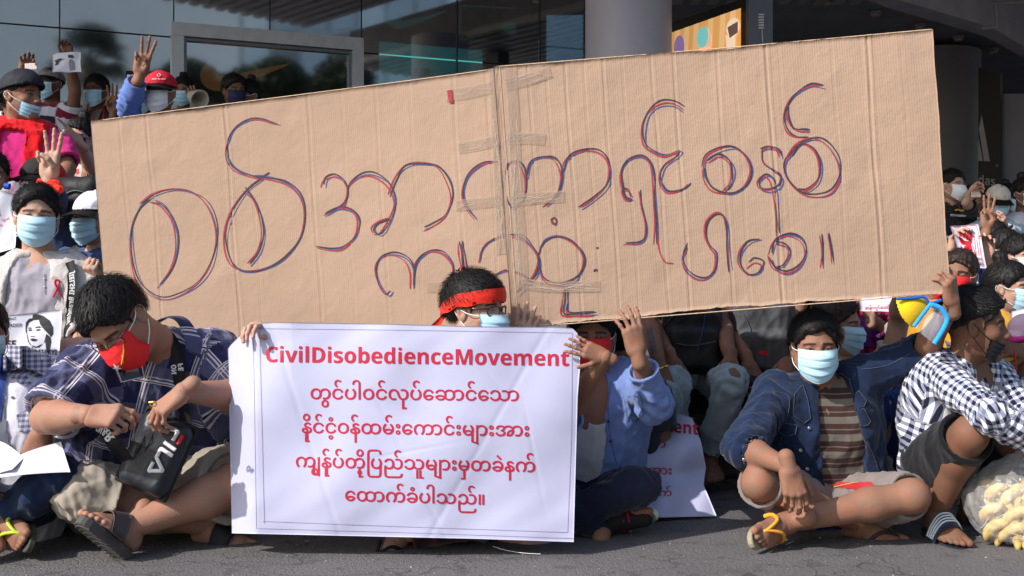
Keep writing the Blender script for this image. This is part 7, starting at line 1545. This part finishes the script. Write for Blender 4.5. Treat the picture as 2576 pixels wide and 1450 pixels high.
# phones
def phone(cs, label, back=(.55, .48, .44), th=.009):
    f = quad_sheet(cs); po = thing('smartphone', label, 'phone', f(.5, .5)); c = f(.5, .5); X = nrm(f(1, .5)-f(0, .5)); Z = nrm(f(.5, 0)-f(.5, 1)); Z = nrm(Z-X*(Z@X)); Y = np.cross(Z, X)
    F_ = Field(.003); F_.box(c, (f.W/2, th/2, f.H/2), R=np.array([X, Y, Z]), rd=.0045); MB().add(*F_.mesh(1)).build('phone_body', M('phone_%d' % int(back[0]*100), back, .3, 0), po)
    p = f(.92, .2, .006); MB().tube([p+X*.006*math.cos(a)+Z*.006*math.sin(a) for a in np.linspace(0, 6.28, 8, endpoint=False)], .002, 5, True).build('camera_ring', INK, po)
phone([P(62, 160, 7.2), P(94, 159, 7.2), P(94, 176, 7.2), P(63, 177, 7.2)], 'pale gold smartphone held high above the black backwards cap', (.60, .52, .50))
phone([P(2443, 482, 8.5), P(2468, 482, 8.5), P(2467, 498, 8.5), P(2444, 497, 8.5)], 'gold smartphone held sideways by the man in black behind the railing', (.42, .32, .26))
phone([P(2526, 578, 8.3), P(2546, 566, 8.3), P(2550, 570, 8.3), P(2532, 582, 8.3)], 'dark smartphone in the hands of the woman in the cream cap', (.02, .02, .022))
# bottle
b = thing('plastic_bottle', 'clear plastic bottle with blue cap above the left edge paper', 'bottle', P(30, 500, 5.5)); MB().tube([P(40, 458, 5.5), P(36, 466, 5.5), P(28, 476, 5.5), P(10, 500, 5.5)], [.014, .03, .035, .035], 12).build('bottle_body', M('clear_plastic', (.8, .85, .9), .08, 0, alpha=.35, spec=.8), b); MB().tube([P(12, 468, 5.42), P(24, 470, 5.42)], .016, 10).build('bottle_cap', M('cap_blue', (.02, .07, .5), .4), b)
# face shield mask hanging from the raised hand
Z4 = lambda L: [(2201+x*.2603, 691.8+y*.2603) for x, y in L]
fs_ = thing('face_shield', 'yellow cloth mask with blue trim and clear visor hanging under the cardboard', 'face shield', P(2310, 800, 4.2))
def sheet_poly(pts, d, mat, name, bul=.02, par=None, n=18):
    pts = np.array(pts, float); c = pts.mean(0); r = np.abs(pts-c).max()
    class S_:
        def __call__(s, px, py, off=0): k = ((px-c[0])**2+(py-c[1])**2)/r**2; return P(px, py, d-bul*(1-min(k, 1))-off)
    decal(par, name, mat, pts, S_(), 0, n)
    return S_()
YL = SH('shield_yellow', (.75, .48, .015)); BT = SH('trim_blue', (.015, .10, .42)); BT2 = SH('trim_sky', (.03, .33, .75))
sy = sheet_poly(crom(Z4([(213, 236), (340, 226), (480, 214), (532, 272), (455, 385), (372, 500), (325, 478), (270, 420), (232, 340)]), 4, True), 4.13, YL, 'yellow_cloth', .03, fs_, 30)
sv = sheet_poly(Z4([(545, 290), (640, 335), (695, 410), (680, 510), (575, 665), (470, 590), (385, 505), (450, 400)]), 4.12, M('visor_clear', (.75, .78, .86), .06, 0, alpha=.38, spec=.8), 'clear_visor', .03, fs_, 30)
MB().tube([P(x, y, 4.105) for x, y in crom(Z4([(213, 234), (340, 228), (470, 216), (520, 268), (570, 268), (640, 245)]), 5)], .0065, 6).build('dark_trim', BT, fs_)
MB().tube([P(x, y, 4.09) for x, y in crom(Z4([(545, 275), (460, 385), (375, 500)]), 6)], .0075, 6).build('sky_trim', BT2, fs_)
MB().tube([P(x, y, 4.085) for x, y in crom(Z4([(545, 290), (630, 322), (690, 395), (695, 450), (650, 545), (572, 668)]), 6)], .0095, 8).build('visor_rim', BT2, fs_)
# banana bag
BAN = M('banana', (.66, .48, .17), .55, .3, 45, vc=True); bg_ = thing('plastic_bag', 'knotted clear plastic bag full of bananas standing on the road', 'bag', P(2560, 1360, 4.2)); rs = np.random.RandomState(4)
bc = P(2562, 1300, 4.16); bc[2] = .15
f = Field(.008); f.ell(bc, (.205, .165, .16), k=0); f.cone(bc+A(.0, 0, .08), bc+A(.06, 0, .22), .11, .035, k=.06); f.cone(bc+A(.06, 0, .22), bc+A(.10, 0, .30), .03, .05, k=.03); f.plane((0, 0, .012), (0, 0, -1), k=.02)
v, q = f.mesh(1); N = vnormals(v, q); h = folds(v, 8, 16, .008, 6)+folds(v, 9, 40, .003, 4); v = v+N*h[:, None]; v[:, 2] = np.maximum(v[:, 2], .004)
plm = M('bag_film', (.74, .72, .70), .2, 0, alpha=.24, spec=.7, bump=.004, bs=40); MB().add(v, q).build('bag_film', plm, bg_)
cr = MB()
for i in range(34):
    a = rs.uniform(-2.6, -.5); z = rs.uniform(-.9, 1.); d = A(math.cos(a)*.205, math.sin(a)*.165, 0)*math.sqrt(max(.05, 1-z*z*.8)); p0 = bc+d*1.02+A(0, 0, z*.13); dr = nrm(A(-math.sin(a), math.cos(a)*.4, rs.normal()*.7)); L = rs.uniform(.03, .10)
    cr.tube(crom([p0-dr*L*.5, p0+A(0, -.006, rs.normal()*.004), p0+dr*L*.5], 3), .0011, 4)
cr.build('film_creases', M('crease_white', (.85, .85, .9), .2, 0, alpha=.55), bg_, kind='stuff')
def banana(c, yaw, pit, L=.15):
    t = np.linspace(-1, 1, 10); ax = A(math.cos(yaw)*math.cos(pit), math.sin(yaw)*math.cos(pit), math.sin(pit)); up = nrm(np.cross(ax, A(0, 1, 0))); p = c+ax*(t[:, None]*L/2)+up*(.028*(1-t[:, None]**2)); r = .022*np.clip(1.06-np.abs(t)**3.2, .25, 1); b = thing('banana', 'yellow banana piled inside the clear plastic bag', 'banana', c, 'bananas in the clear plastic bag')
    mb = MB().tube(p, r, 8); mb.c = [np.ones((len(x), 3)) for x in mb.v]; mb.c[0] = np.repeat(np.where((np.abs(t) > .95)[:, None], .25, 1.)*(A(1, 1, 1)), 8, 0); mb.build('fruit', BAN, b)
for i in range(27):
    k = i % 9; lay = i//9; a = -2.9+.31*k+rs.normal()*.05; rr_ = (.122, .130, .105)[lay]; banana(A(bc[0]+rr_*math.cos(a), bc[1]+.78*rr_*math.sin(a), (.055, .125, .19)[lay]+rs.normal()*.006), a+1.57+rs.normal()*.3, rs.uniform(.5, 1.2)*(1 if (i+lay) % 2 else -1), .13)
